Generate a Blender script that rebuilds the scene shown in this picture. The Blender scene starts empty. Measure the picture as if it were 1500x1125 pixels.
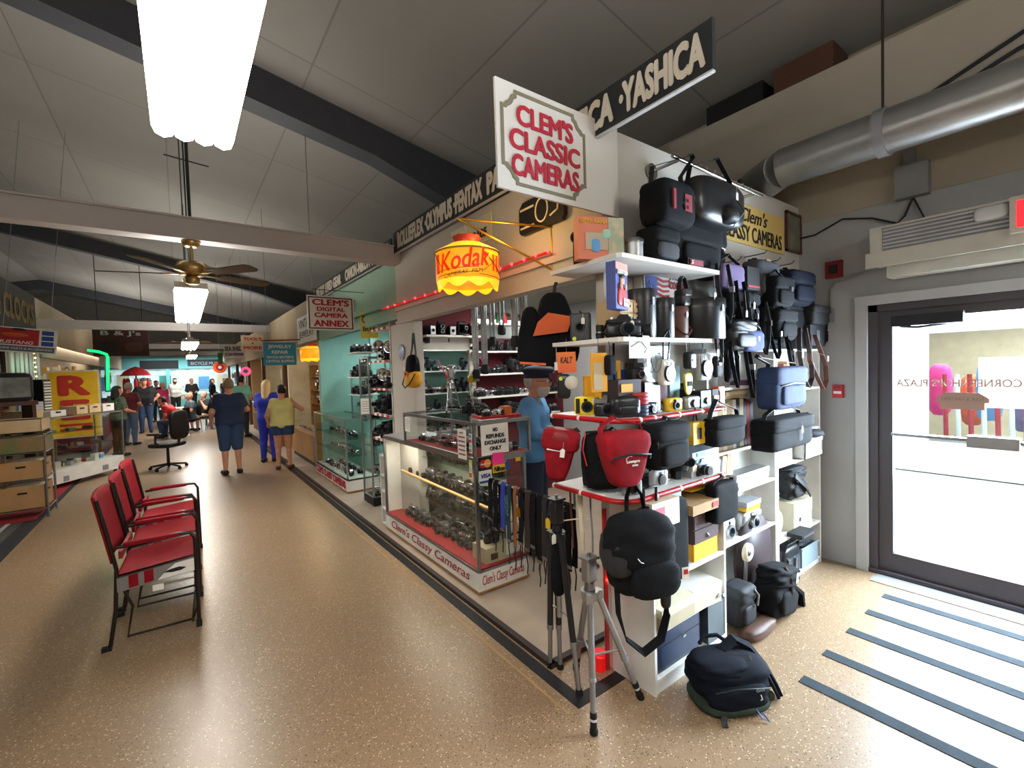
import bpy, bmesh, math, random
import numpy as np
from mathutils import Vector, Matrix
random.seed(7)
SC = bpy.context.scene
COL = SC.collection
# ---------------------------------------------------------------- camera
F_PX, H_CAM = 665.0, 1.75
YAW, PITCH, ROLL = math.radians(36.2), math.radians(-1.95), math.radians(-1.78)
def cam_basis():
    sy, cy = math.sin(YAW), math.cos(YAW)
    f0 = Vector((sy, cy, 0)); r0 = Vector((cy, -sy, 0)); u0 = Vector((0, 0, 1))
    f = f0*math.cos(PITCH)+u0*math.sin(PITCH); u = -f0*math.sin(PITCH)+u0*math.cos(PITCH)
    r = r0*math.cos(ROLL)+u*math.sin(ROLL); u2 = -r0*math.sin(ROLL)+u*math.cos(ROLL)
    return r, u2, f
CR, CU, CF = cam_basis()
cam_d = bpy.data.cameras.new('camera'); cam = bpy.data.objects.new('camera', cam_d); COL.objects.link(cam)
cam_d.lens = F_PX/1500*36; cam_d.sensor_width = 36; cam_d.clip_start = .05; cam_d.clip_end = 200
cam.matrix_world = Matrix(((CR.x, CU.x, -CF.x, 0), (CR.y, CU.y, -CF.y, 0), (CR.z, CU.z, -CF.z, H_CAM), (0, 0, 0, 1)))
SC.camera = cam
SC.view_settings.view_transform = 'Standard'; SC.view_settings.look = 'None'
SC.view_settings.gamma = 1; SC.view_settings.exposure = 0.6; SC.view_settings.use_curve_mapping = False
# measured places: a ray through a photo point meets a real plane of the shop
def ray(px, py):
    return CR*((px-750)/F_PX) + CU*(-(py-562.5)/F_PX) + CF
def FL(px, py, z=0.0):
    d = ray(px, py); t = (z-H_CAM)/d.z; return Vector((d.x*t, d.y*t, z))
def OX(px, py, x):
    d = ray(px, py); t = x/d.x; return Vector((x, d.y*t, H_CAM+d.z*t))
def OY(px, py, y):
    d = ray(px, py); t = y/d.y; return Vector((d.x*t, y, H_CAM+d.z*t))
# ---------------------------------------------------------------- world and lights
W = bpy.data.worlds.new('world'); SC.world = W; W.use_nodes = True
wn = W.node_tree.nodes; wl = W.node_tree.links
sky = wn.new('ShaderNodeTexSky'); sky.sky_type = 'HOSEK_WILKIE'; sky.turbidity = 4
sky.sun_direction = Vector((.55, -.35, .76)).normalized()
mx = wn.new('ShaderNodeMixRGB'); mx.inputs[0].default_value = .55; mx.inputs[2].default_value = (.80, .92, 1, 1)
wl.new(sky.outputs[0], mx.inputs[1]); wl.new(mx.outputs[0], wn['Background'].inputs[0]); wn['Background'].inputs[1].default_value = 6.0
def light(kind, name, loc, energy, color=(1, 1, 1), size=.2, size_y=None, rot=(0, 0, 0), spread=None):
    d = bpy.data.lights.new(name, kind); o = bpy.data.objects.new(name, d); COL.objects.link(o)
    d.energy = energy; d.color = color; o.location = loc; o.rotation_euler = rot
    if kind == 'AREA':
        d.size = size
        if size_y: d.shape = 'RECTANGLE'; d.size_y = size_y
        if spread: d.spread = spread
    elif kind == 'POINT': d.shadow_soft_size = size
    return o
sun = light('SUN', 'sun', (8, -3, 6), 5.0, (1, .97, .92)); sun.data.angle = .02
sun.rotation_euler = Vector((.10, -.25, .96)).to_track_quat('Z', 'Y').to_euler()
light('AREA', 'door_daylight', (5.0, .15, 1.45), 440, (.74, .87, 1), 1.7, 1.9, (0, math.radians(66), 0))
TUBE_W = (1.0, .965, .90)
# ---------------------------------------------------------------- materials
def lin(c):
    if isinstance(c, str): c = tuple(int(c[i:i+2], 16)/255 for i in (0, 2, 4))
    return tuple((v/12.92 if v <= .04045 else ((v+.055)/1.055)**2.4) for v in c)
MATS = {}
def mat(name, color, rough=.6, metal=0.0, noise=0.0, nscale=8, bump=0.0, bscale=60, emit=None, estr=0, coat=0, spec=None, color2=None):
    if name in MATS: return MATS[name]
    m = bpy.data.materials.new(name); m.use_nodes = True; MATS[name] = m
    n, l = m.node_tree.nodes, m.node_tree.links; b = n['Principled BSDF']
    c = lin(color)
    b.inputs['Roughness'].default_value = rough; b.inputs['Metallic'].default_value = metal
    if coat: b.inputs['Coat Weight'].default_value = coat
    if spec is not None: b.inputs['Specular IOR Level'].default_value = spec
    tc = n.new('ShaderNodeTexCoord'); nz = n.new('ShaderNodeTexNoise'); nz.inputs['Scale'].default_value = nscale; nz.inputs['Detail'].default_value = 4
    l.new(tc.outputs['Object'], nz.inputs['Vector'])
    cr = n.new('ShaderNodeValToRGB'); l.new(nz.outputs['Fac'], cr.inputs[0])
    c2 = lin(color2) if color2 else tuple(v*(1-noise) for v in c)
    cr.color_ramp.elements[0].position = .3; cr.color_ramp.elements[1].position = .7
    cr.color_ramp.elements[0].color = (*c2, 1); cr.color_ramp.elements[1].color = (*[min(1, v*(1+noise*.4)) for v in c], 1)
    l.new(cr.outputs[0], b.inputs['Base Color'])
    if bump:
        n2 = n.new('ShaderNodeTexNoise'); n2.inputs['Scale'].default_value = bscale; l.new(tc.outputs['Object'], n2.inputs['Vector'])
        bp = n.new('ShaderNodeBump'); bp.inputs['Strength'].default_value = bump; bp.inputs['Distance'].default_value = .01
        l.new(n2.outputs['Fac'], bp.inputs['Height']); l.new(bp.outputs[0], b.inputs['Normal'])
    if emit: b.inputs['Emission Color'].default_value = (*lin(emit), 1); b.inputs['Emission Strength'].default_value = estr
    return m
def glass(name, tint=(1, 1, 1), refl=.06):
    if name in MATS: return MATS[name]
    m = bpy.data.materials.new(name); m.use_nodes = True; MATS[name] = m
    n, l = m.node_tree.nodes, m.node_tree.links
    n.remove(n['Principled BSDF']); o = n['Material Output']
    t = n.new('ShaderNodeBsdfTransparent'); t.inputs[0].default_value = (*tint, 1)
    g = n.new('ShaderNodeBsdfGlossy'); g.inputs['Roughness'].default_value = .03
    fr = n.new('ShaderNodeLayerWeight'); fr.inputs[0].default_value = .25
    ma = n.new('ShaderNodeMath'); ma.operation = 'MULTIPLY_ADD'; ma.inputs[1].default_value = .16; ma.inputs[2].default_value = refl*.25
    mi = n.new('ShaderNodeMixShader'); l.new(fr.outputs['Fresnel'], ma.inputs[0]); l.new(ma.outputs[0], mi.inputs[0])
    l.new(t.outputs[0], mi.inputs[1]); l.new(g.outputs[0], mi.inputs[2]); l.new(mi.outputs[0], o.inputs[0])
    return m
GL = glass('clear_glass', (.96, .985, .975))
PL = {  # plain table: name -> args
 'black': ('16171a', .55), 'blackplastic': ('1a1b1e', .35), 'blackfab': ('0e1014', .85), 'navyfab': ('111829', .85), 'rubber': ('101010', .7),
 'charcoal': ('24262b', .7), 'greyfab': ('4a4c52', .85), 'chrome': ('c8c8c8', .22, 1), 'steel': ('9a9c9e', .35, 1), 'alu': ('a9abad', .42, .9), 'white': ('dcdad4', .5), 'paper': ('e4e2dc', .8),
 'cream': ('d9cfb4', .6), 'beige': ('b7a98c', .7), 'tan': ('a9885c', .7), 'brown': ('4d2f20', .6), 'leather': ('5a2f1c', .5), 'darkbrown': ('2e2120', .6), 'red': ('b01822', .5), 'darkred': ('7d101a', .6), 'redfab': ('8a1420', .85),
 'orange': ('d3591c', .6), 'yellow': ('e2b81c', .5), 'brightyellow': ('f0d30c', .45), 'blue': ('23449c', .5), 'skyblue': ('5c9bd0', .6), 'teal': ('3f8f86', .6), 'green': ('2f6b3c', .6), 'lime': ('c0d428', .5), 'pink': ('f0338f', .6),
 'purple': ('6b5c86', .8), 'gold': ('b58a2c', .3, .9), 'wood': ('a4713c', .5), 'darkwood': ('55321c', .5), 'lightwood': ('d9a162', .5), 'lens': ('0c1018', .08), 'grey': ('84868a', .6), 'lightgrey': ('b5b6b8', .6),
 'skin': ('c98f74', .6), 'skin2': ('a86f52', .6), 'hairdark': ('1d1512', .7), 'hairgrey': ('a8a096', .8), 'hairblond': ('cdb78c', .7), 'hairsand': ('8f7453', .7), 'denim': ('2c4266', .85), 'denimlight': ('54698a', .85),
 'card': ('a98255', .85), 'cardlight': ('c9ae84', .85), 'kraft': ('b9a37c', .8), 'kodakyellow': ('e8a91c', .5), 'inkblack': ('121212', .7), 'inkred': ('a51a26', .6), 'pale': ('c9c7bd', .6), 'greenfab': ('2f3b30', .85), 'mint': ('9fd0bb', .8)}
def M(k):
    if k in MATS: return MATS[k]
    a = PL[k]
    fab = 'fab' in k
    return mat(k, a[0], a[1], a[2] if len(a) > 2 else 0, spec=.18 if fab else (.35 if k in ('black', 'charcoal', 'rubber') else None), noise=.12 if not fab else .3, nscale=6 if not fab else 14, bump=.25 if fab else 0, bscale=220)
# ---------------------------------------------------------------- mesh builder
def frame(d):
    d = d.normalized(); a = Vector((0, 0, 1)) if abs(d.z) < .95 else Vector((1, 0, 0))
    u = d.cross(a).normalized(); return u, d.cross(u).normalized()
def RZ(a): return Matrix.Rotation(a, 3, 'Z')
def RX(a): return Matrix.Rotation(a, 3, 'X')
def RY(a): return Matrix.Rotation(a, 3, 'Y')
def rad(a): return math.radians(a)
class MB:
    def __init__(s): s.v = []; s.f = []; s.m = []; s.sm = []; s.mats = []
    def mi(s, m):
        if isinstance(m, str): m = M(m)
        if m not in s.mats: s.mats.append(m)
        return s.mats.index(m)
    def add(s, vs, fs, m, smooth=False):
        o = len(s.v); i = s.mi(m); s.v += [tuple(v) for v in vs]
        for f in fs: s.f.append(tuple(o+k for k in f)); s.m.append(i); s.sm.append(smooth)
        return s
    def box(s, c, d, m='white', R=None, taper=1.0):
        c = Vector(c); vs = []
        for z in (-1, 1):
            k = 1 if z < 0 else taper
            for x, y in ((-1, -1), (1, -1), (1, 1), (-1, 1)):
                p = Vector((x*d[0]/2*k, y*d[1]/2*k, z*d[2]/2)); vs.append(c+(R@p if R else p))
        return s.add(vs, [(3, 2, 1, 0), (4, 5, 6, 7), (0, 1, 5, 4), (1, 2, 6, 5), (2, 3, 7, 6), (3, 0, 4, 7)], m)
    def bb(s, x0, x1, y0, y1, z0, z1, m='white'):
        return s.box(((x0+x1)/2, (y0+y1)/2, (z0+z1)/2), (abs(x1-x0), abs(y1-y0), abs(z1-z0)), m)
    def cyl(s, a, b, r, r2=None, m='black', n=12, caps=True, smooth=True):
        a, b = Vector(a), Vector(b); r2 = r if r2 is None else r2; u, w = frame(b-a); vs = []
        for p, q in ((a, r), (b, r2)):
            for k in range(n):
                t = 2*math.pi*k/n; vs.append(p+(u*math.cos(t)+w*math.sin(t))*q)
        s.add(vs, [(k, (k+1) % n, n+(k+1) % n, n+k) for k in range(n)], m, smooth)
        if caps: s.add(vs, [tuple(range(n-1, -1, -1)), tuple(range(n, 2*n))], m)
        return s
    def tube(s, pts, r, m='black', n=8, closed=False, flat=None):
        pts = [Vector(p) for p in pts]; N = len(pts); vs = []; u = None
        for i, p in enumerate(pts):
            if closed: d = pts[(i+1) % N]-pts[i-1]
            else: d = pts[min(i+1, N-1)]-pts[max(i-1, 0)]
            if d.length < 1e-9: d = Vector((0, 0, 1))
            d.normalize()
            if u is None: u, w = frame(d)
            else:
                u = (u-d*u.dot(d)); u = u.normalized() if u.length > 1e-6 else frame(d)[0]; w = d.cross(u)
            rr = r[i] if isinstance(r, (list, tuple)) else r
            for k in range(n):
                t = 2*math.pi*k/n; vs.append(p+(u*math.cos(t)+w*math.sin(t)*(flat or 1))*rr)
        fs = [(i*n+k, i*n+(k+1) % n, ((i+1) % N)*n+(k+1) % n, ((i+1) % N)*n+k) for i in range(N if closed else N-1) for k in range(n)]
        s.add(vs, fs, m, True)
        if not closed: s.add(vs, [tuple(range(n-1, -1, -1)), tuple(range((N-1)*n, N*n))], m)
        return s
    def strap(s, pts, w, th, side, m='blackfab'):
        # ribbon along pts; side = width direction (or list of them)
        pts = [Vector(p) for p in pts]; N = len(pts); vs = []
        for i, p in enumerate(pts):
            d = (pts[min(i+1, N-1)]-pts[max(i-1, 0)]).normalized(); sd = Vector(side[i] if isinstance(side, list) else side)
            sd = (sd-d*sd.dot(d)).normalized(); nn = d.cross(sd)
            for a, b in ((-1, -1), (1, -1), (1, 1), (-1, 1)): vs.append(p+sd*(a*w/2)+nn*(b*th/2))
        fs = [(i*4+k, i*4+(k+1) % 4, (i+1)*4+(k+1) % 4, (i+1)*4+k) for i in range(N-1) for k in range(4)]
        return s.add(vs, fs+[(3, 2, 1, 0), tuple((N-1)*4+k for k in range(4))], m)
    def lathe(s, prof, c, m='white', n=20, axis='Z', R=None, smooth=True, wob=None):
        c = Vector(c); vs = []; N = len(prof)
        for j, (r, h) in enumerate(prof):
            for k in range(n):
                t = 2*math.pi*k/n; q = r*(wob(t, j) if wob else 1)
                p = Vector((q*math.cos(t), q*math.sin(t), h))
                if axis == 'Y': p = Vector((p.x, p.z, p.y))
                if axis == 'X': p = Vector((p.z, p.x, p.y))
                if R: p = R@p
                vs.append(c+p)
        s.add(vs, [(j*n+k, j*n+(k+1) % n, (j+1)*n+(k+1) % n, (j+1)*n+k) for j in range(N-1) for k in range(n)], m, smooth)
        return s.add(vs, [tuple(range(n-1, -1, -1)), tuple(range((N-1)*n, N*n))], m)
    def soft(s, c, d, m='blackfab', e=4.0, R=None, n=8, top=1.0, bot=1.0, bulge=0.0, wr=0.0):
        # superellipsoid box; e = squareness, top/bot scale the ends
        vs = {}; fs = []; out = []; c = Vector(c)
        def vid(p):
            k = tuple(round(q, 5) for q in p)
            if k not in vs: vs[k] = len(out); out.append(Vector(p))
            return vs[k]
        for ax in range(3):
            for sg in (-1, 1):
                for i in range(n):
                    for j in range(n):
                        q = []
                        for a, b in ((i, j), (i+1, j), (i+1, j+1), (i, j+1)):
                            p = [0, 0, 0]; p[ax] = sg; p[(ax+1) % 3] = 2*a/n-1; p[(ax+2) % 3] = 2*b/n-1; q.append(vid(p))
                        fs.append(tuple(q) if sg > 0 else tuple(q[::-1]))
        res = []
        for p in out:
            l = (abs(p.x)**e+abs(p.y)**e+abs(p.z)**e)**(1/e); q = p/l
            t = (q.z+1)/2; k = bot+(top-bot)*t
            x, y, z = q.x*d[0]/2*k, q.y*d[1]/2*(k*.5+.5), q.z*d[2]/2
            if wr:
                f = 1+wr*(math.sin(q.x*5+q.z*7)+math.sin(q.z*11+q.y*6+1)); x *= f; y *= f
            pp = Vector((x, y, z)); res.append(c+(R@pp if R else pp))
        return s.add(res, fs, m, True)
    def prism(s, poly, y0, y1, m='white', c=(0, 0, 0), R=None):
        # poly in (x,z), extruded along y
        c = Vector(c); N = len(poly)
        vs = [Vector((x, y, z)) for y in (y0, y1) for x, z in poly]
        vs = [c+(R@p if R else p) for p in vs]
        return s.add(vs, [tuple(range(N)), tuple(range(2*N-1, N-1, -1))]+[(k, N+k, N+(k+1) % N, (k+1) % N) for k in range(N)], m)
    def mesh(s, name):
        me = bpy.data.meshes.new(name); me.from_pydata(s.v, [], s.f); me.update()
        for m in s.mats: me.materials.append(m)
        me.polygons.foreach_set('material_index', s.m); me.polygons.foreach_set('use_smooth', s.sm)
        bm = bmesh.new(); bm.from_mesh(me); bmesh.ops.recalc_face_normals(bm, faces=bm.faces); bm.to_mesh(me); bm.free()
        return me
    def build(s, name, parent=None, loc=None, label=None):
        o = bpy.data.objects.new(name, s.mesh(name)); COL.objects.link(o)
        if parent: o.parent = parent
        if loc is not None: o.location = loc
        if label: o['label'] = label
        return o
def tag(o, label, cat, group=None, kind=None):
    o['label'] = label; o['category'] = cat
    if group: o['group'] = group
    if kind: o['kind'] = kind
    return o
def thing(name, label, cat, loc=(0, 0, 0), rz=0.0, group=None, rot=None):
    o = bpy.data.objects.new(name, None); COL.objects.link(o); o.empty_display_size = .05
    o.location = loc; o.rotation_euler = rot if rot else (0, 0, rz)
    return tag(o, label, cat, group)
def one(mb, name, label, cat, loc=(0, 0, 0), rz=0.0, group=None, rot=None):
    o = mb.build(name); o.location = loc; o.rotation_euler = rot if rot else (0, 0, rz); return tag(o, label, cat, group)
KIDS = {}
def copy_tree(o, parent=None):
    c = o.copy(); COL.objects.link(c)
    if parent: c.parent = parent
    for ch in list(o.children): copy_tree(ch, c)
    return c
def dup(o, loc, rz=None, label=None, group=None, scale=None, rot=None):
    c = copy_tree(o); c.location = loc
    if rot: c.rotation_euler = rot
    elif rz is not None: c.rotation_euler = (0, 0, rz)
    if label: c['label'] = label
    if group: c['group'] = group
    if scale: c.scale = (scale,)*3 if not isinstance(scale, tuple) else scale
    return c
def struct(mb, name, parent=None):
    o = mb.build(name, parent)
    if not parent: o['kind'] = 'structure'
    return o
TXT = {}
def text(s, w, h, m='inkblack', parent=None, loc=(0, 0, 0), rot=(math.pi/2, 0, 0), name='lettering', off=0.0, th=.002, shear=0.0, align='C', bold=0.0):
    # lettering facing local -Y, fitted to width w and height h, its centre (or left end) at loc
    cu = bpy.data.curves.new('t', 'FONT'); cu.body = s; cu.size = 1; cu.offset = 0; cu.extrude = 0.0; cu.shear = shear; cu.resolution_u = 3
    t = bpy.data.objects.new('t', cu); COL.objects.link(t)
    dg = bpy.context.evaluated_depsgraph_get(); me = bpy.data.meshes.new_from_object(t.evaluated_get(dg))
    bpy.data.objects.remove(t); bpy.data.curves.remove(cu)
    nv0 = len(me.vertices)
    if bold:
        bm = bmesh.new(); bm.from_mesh(me); g0 = bm.faces[:]
        for dx, dy in ([(1, 0), (-1, 0), (0, .6), (0, -.6)] if bold < .03 else [(math.cos(q*math.pi/5), math.sin(q*math.pi/5)*.8) for q in range(10)]+([(.5, 0), (-.5, 0)] if bold > .05 else [])):
            r = bmesh.ops.duplicate(bm, geom=bm.verts[:len(me.vertices)]+bm.edges[:len(me.edges)]+g0); bmesh.ops.translate(bm, vec=(dx*bold, dy*bold, 0), verts=[e for e in r['geom'] if isinstance(e, bmesh.types.BMVert)]); bm.verts.ensure_lookup_table(); bm.edges.ensure_lookup_table()
        bm.to_mesh(me); bm.free()
    co = np.empty(len(me.vertices)*3); me.vertices.foreach_get('co', co); co = co.reshape(-1, 3)
    lo, hi = co.min(0), co.max(0); sz = hi-lo
    co[:, 0] = (co[:, 0]-(lo[0]+hi[0])/2 if align == 'C' else co[:, 0]-lo[0])/sz[0]*w
    co[:, 1] = (co[:, 1]-(lo[1]+hi[1])/2)/sz[1]*h
    co[:, 2] = (np.arange(len(co))//nv0)*.0003; me.vertices.foreach_set('co', co.ravel())
    bm = bmesh.new(); bm.from_mesh(me)
    r = bmesh.ops.extrude_face_region(bm, geom=bm.faces[:])
    bmesh.ops.translate(bm, vec=(0, 0, th), verts=[e for e in r['geom'] if isinstance(e, bmesh.types.BMVert)])
    bm.to_mesh(me); bm.free(); me.materials.clear(); me.materials.append(M(m) if isinstance(m, str) else m)
    o = bpy.data.objects.new(name, me); COL.objects.link(o); o.location = loc; o.rotation_euler = rot
    if parent: o.parent = parent
    return o
# ================================================================ THE SETTING
def floor_mat():
    m = bpy.data.materials.new('terrazzo'); m.use_nodes = True; n, l = m.node_tree.nodes, m.node_tree.links; b = n['Principled BSDF']
    tc = n.new('ShaderNodeTexCoord')
    v = n.new('ShaderNodeTexVoronoi'); v.inputs['Scale'].default_value = 125; l.new(tc.outputs['Object'], v.inputs['Vector'])
    sx = n.new('ShaderNodeSeparateColor'); l.new(v.outputs['Color'], sx.inputs[0])
    r = n.new('ShaderNodeValToRGB'); cr = r.color_ramp; cr.interpolation = 'CONSTANT'
    base = lin('8b7359'); pts = [(0, lin('40301f')), (.055, base), (.30, lin('806a52')), (.5, lin('927a5f')), (.70, lin('877056')), (.86, lin('bfa27c')), (.93, lin('dccdb0'))]
    cr.elements[0].position = 0; cr.elements[0].color = (*pts[0][1], 1)
    cr.elements[1].position = pts[1][0]; cr.elements[1].color = (*pts[1][1], 1)
    for p, c in pts[2:]: e = cr.elements.new(p); e.color = (*c, 1)
    l.new(sx.outputs[0], r.inputs[0])
    nz = n.new('ShaderNodeTexNoise'); nz.inputs['Scale'].default_value = .9; nz.inputs['Detail'].default_value = 6; l.new(tc.outputs['Object'], nz.inputs['Vector'])
    r2 = n.new('ShaderNodeValToRGB'); r2.color_ramp.elements[0].color = (.72, .70, .68, 1); r2.color_ramp.elements[1].color = (1.12, 1.1, 1.08, 1)
    r2.color_ramp.elements[0].position = .35; r2.color_ramp.elements[1].position = .65; l.new(nz.outputs['Fac'], r2.inputs[0])
    mu = n.new('ShaderNodeMixRGB'); mu.blend_type = 'MULTIPLY'; mu.inputs[0].default_value = 1; l.new(r.outputs[0], mu.inputs[1]); l.new(r2.outputs[0], mu.inputs[2])
    # chips stand out only where they are distinct: distance mask
    v2 = n.new('ShaderNodeMixRGB'); v2.inputs[1].default_value = (*base, 1)
    cl = n.new('ShaderNodeMath'); cl.operation = 'LESS_THAN'; cl.inputs[1].default_value = .42; l.new(v.outputs['Distance'], cl.inputs[0])
    l.new(cl.outputs[0], v2.inputs[0]); l.new(mu.outputs[0], v2.inputs[2]); l.new(v2.outputs[0], b.inputs['Base Color'])
    b.inputs['Roughness'].default_value = .33; b.inputs['Specular IOR Level'].default_value = .55
    return m
floor_m = floor_mat()
def ceil_mat():
    m = mat('ceiling_panel', '7f7c77', .85, noise=.10, nscale=.8); n, l = m.node_tree.nodes, m.node_tree.links; b = n['Principled BSDF']
    tc = n.new('ShaderNodeTexCoord'); mp = n.new('ShaderNodeMapping'); mp.inputs['Rotation'].default_value = (0, 0, math.pi/2); l.new(tc.outputs['Object'], mp.inputs[0])
    br = n.new('ShaderNodeTexBrick'); br.inputs['Scale'].default_value = 1; br.inputs['Brick Width'].default_value = 2.44; br.inputs['Row Height'].default_value = 1.22; br.inputs['Mortar Size'].default_value = .012; br.offset = 0
    br.inputs['Mortar Smooth'].default_value = .4
    l.new(mp.outputs[0], br.inputs['Vector']); br.inputs['Color1'].default_value = (1, 1, 1, 1); br.inputs['Color2'].default_value = (.93, .93, .93, 1); br.inputs['Mortar'].default_value = (.66, .66, .66, 1)
    mu = n.new('ShaderNodeMixRGB'); mu.blend_type = 'MULTIPLY'; mu.inputs[0].default_value = 1
    src = b.inputs['Base Color'].links[0].from_socket; l.new(src, mu.inputs[1]); l.new(br.outputs[0], mu.inputs[2]); l.new(mu.outputs[0], b.inputs['Base Color'])
    return m
CM = ceil_mat()
wallw = mat('shop_wall_paint', 'b9b5ad', .8, noise=.07, nscale=2.2); walld = mat('door_wall_paint', 'a4a5a6', .8, noise=.10, nscale=1.8, bump=.2, bscale=25)
walltop = mat('upper_wall_board', 'a39a8a', .85, noise=.14, nscale=2); greenw = mat('mint_wall_paint', '8aa896', .8, noise=.06); beigew = mat('beige_wall_paint', 'a5947a', .85, noise=.10, nscale=1.5)
tealw = mat('teal_wall_paint', '83b3aa', .7, noise=.08); redw = mat('maroon_wall_paint', '5e1a22', .8, noise=.1); beamd = mat('dark_beam_paint', '35373d', .7, noise=.1); beamw = mat('tie_beam_paint', 'aea9a6', .7, noise=.08, nscale=1.2)
struct(MB().bb(-13, 4.62, -6, 36, -.1, 0, floor_m), 'floor')
vinyl = mat('vinyl_plank', 'a09080', .5, noise=.16, nscale=3.5)
struct(MB().bb(1.70, 4.5, 2.01, 30, 0, .028, vinyl).bb(1.66, 1.70, 1.97, 30, 0, .03, 'darkbrown').bb(1.66, 4.5, 1.97, 2.01, 0, .03, 'darkbrown'), 'floor_2')
struct(MB().bb(1.57, 1.645, 1.66, 30, 0, .003, 'black').bb(1.57, 1.935, 1.655, 1.73, 0, .0031, 'black'), 'trim_1')
struct(MB().bb(1.50, 1.515, 1.66, 30, 0, .001, 'tan'), 'trim_7')
# ceiling: two slopes with a ridge over x = -4.4
def zc(x): return 4.2+.2*(4.5-x) if x > -4.4 else 5.98+.2*(x+4.4)
cb = MB()
for xa, xb in ((-13, -4.4), (-4.4, 4.9)):
    cb.add([(xa, -6, zc(xa)), (xb, -6, zc(xb)), (xb, 36, zc(xb)), (xa, 36, zc(xa)), (xa, -6, zc(xa)+.1), (xb, -6, zc(xb)+.1), (xb, 36, zc(xb)+.1), (xa, 36, zc(xa)+.1)], [(0, 1, 2, 3), (7, 6, 5, 4), (0, 4, 5, 1), (2, 6, 7, 3), (0, 3, 7, 4), (1, 5, 6, 2)], CM)
struct(cb, 'ceiling')
for k, y in enumerate((5.35, 15.9, 26.4)):
    rb = MB()
    for xa, xb, d in ((-13, -4.4, .36), (-4.4, 2.0, .36), (2.0, 4.6, .36)):
        za, zb = zc(xa), zc(xb); d2 = d if xb < 4 else .75
        rb.add([(xa, y, za), (xb, y, zb), (xb, y, zb-d2), (xa, y, za-d), (xa, y+.28, za), (xb, y+.28, zb), (xb, y+.28, zb-d2), (xa, y+.28, za-d)], [(0, 1, 2, 3), (7, 6, 5, 4), (0, 4, 5, 1), (2, 6, 7, 3), (0, 3, 7, 4), (1, 5, 6, 2)], beamd)
    tag(struct(rb, 'roof_beam'), ['dark sloping roof beam nearest the hanging light fixture', 'dark sloping roof beam seen behind the ceiling fan', 'dark sloping roof beam farthest down the aisle'][k], 'beam')
for k, (y, z) in enumerate(((4.6, 2.90), (13.2, 2.88), (21.5, 2.9))):
    tb = MB().bb(-6, 1.95, y, y+.16, z, z+.17, beamw).bb(-6, 1.95, y-.02, y, z+.165, z+.18, beamw)
    o = struct(tb, 'tie_beam'); tag(o, ['pale horizontal beam crossing the aisle above the brass fan', 'pale horizontal beam crossing the aisle behind the second light', 'pale horizontal beam farthest down the aisle'][k], 'beam')
# conduit from the first tie beam up to the roof
one(MB().tube([(.13, 4.6, 3.07), (.13, 4.6, 4.98)], .012, 'charcoal').tube([(-.02, 4.6, 3.55), (.28, 4.62, 3.53)], .006, 'charcoal'), 'conduit', 'thin dark conduit rising from the pale beam to the roof', 'pipe')
# walls
def wall(name, *bs):
    m = MB()
    for b in bs: m.bb(*b)
    return struct(m, name)
wall('wall_right', (4.5, 4.62, 1.26, 36, 0, 2.95, walld), (4.5, 4.62, -.75, 1.26, 2.165, 2.95, walld), (4.5, 4.62, -6, -.75, 0, 2.95, walld), (4.495, 4.62, -6, 36, 2.95, 4.3, walltop))
wall('wall_shop_side', (1.95, 4.5, 1.76, 1.82, 0, 3.09, wallw))
o = wall('wall_shop_front', (1.95, 2.03, 1.82, 4.75, 2.27, 3.0, wallw), (1.93, 1.95, 1.82, 4.75, 2.27, 2.30, wallw), (1.93, 1.95, 1.9, 4.75, 2.41, 2.45, wallw), (1.95, 2.05, 4.34, 4.95, 0, 2.27, wallw))
wall('wall_annex', (1.95, 2.03, 4.75, 8.2, 2.33, 3.0, greenw), (1.95, 4.5, 8.2, 8.3, 0, 2.6, tealw))
wall('wall_aisle_far', (1.95, 2.05, 8.2, 30, 2.30, 3.12, beigew))
wall('wall_booth_back', (2.05, 2.28, 4.9, 4.96, 0, 2.6, redw), (2.28, 2.95, 4.9, 4.96, 2.02, 2.6, redw), (2.95, 4.5, 4.9, 4.96, 0, 2.15, redw), (2.95, 3.0, 4.9, 4.96, 2.15, 2.6, redw))
struct(MB().bb(2.22, 2.30, 4.86, 4.90, 0, 2.04, 'pale').bb(2.22, 3.0, 4.86, 4.9, 2.0, 2.09, 'pale').bb(2.92, 3.0, 4.86, 4.9, 0, 2.04, 'pale'), 'trim_2')
wall('wall_booth_ceiling', (2.03, 4.5, 1.82, 8.2, 2.62, 2.68, mat('booth_ceiling', '8d8a80', .8)))
wall('wall_far', (-13, 4.5, 30.8, 31, 0, 6, mat('far_wall_paint', '77756f', .8, noise=.1)))
wall('wall_left', (-13, -12.8, -6, 31, 0, 4.4, beigew)); wall('wall_rear', (-13, 4.62, -6.1, -6, 0, 6, walld))
wall('wall_left_shops', (-2.4, -2.3, 13.5, 30, 2.3, 3.5, beigew), (-2.4, -2.3, 9.0, 13.5, 2.7, 3.5, beigew))
wall('wall_left_lower', (-3.2, -3.1, 7.0, 30, 0, 2.7, mat('stall_panel', '7a6a52', .8, noise=.2)))
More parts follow.
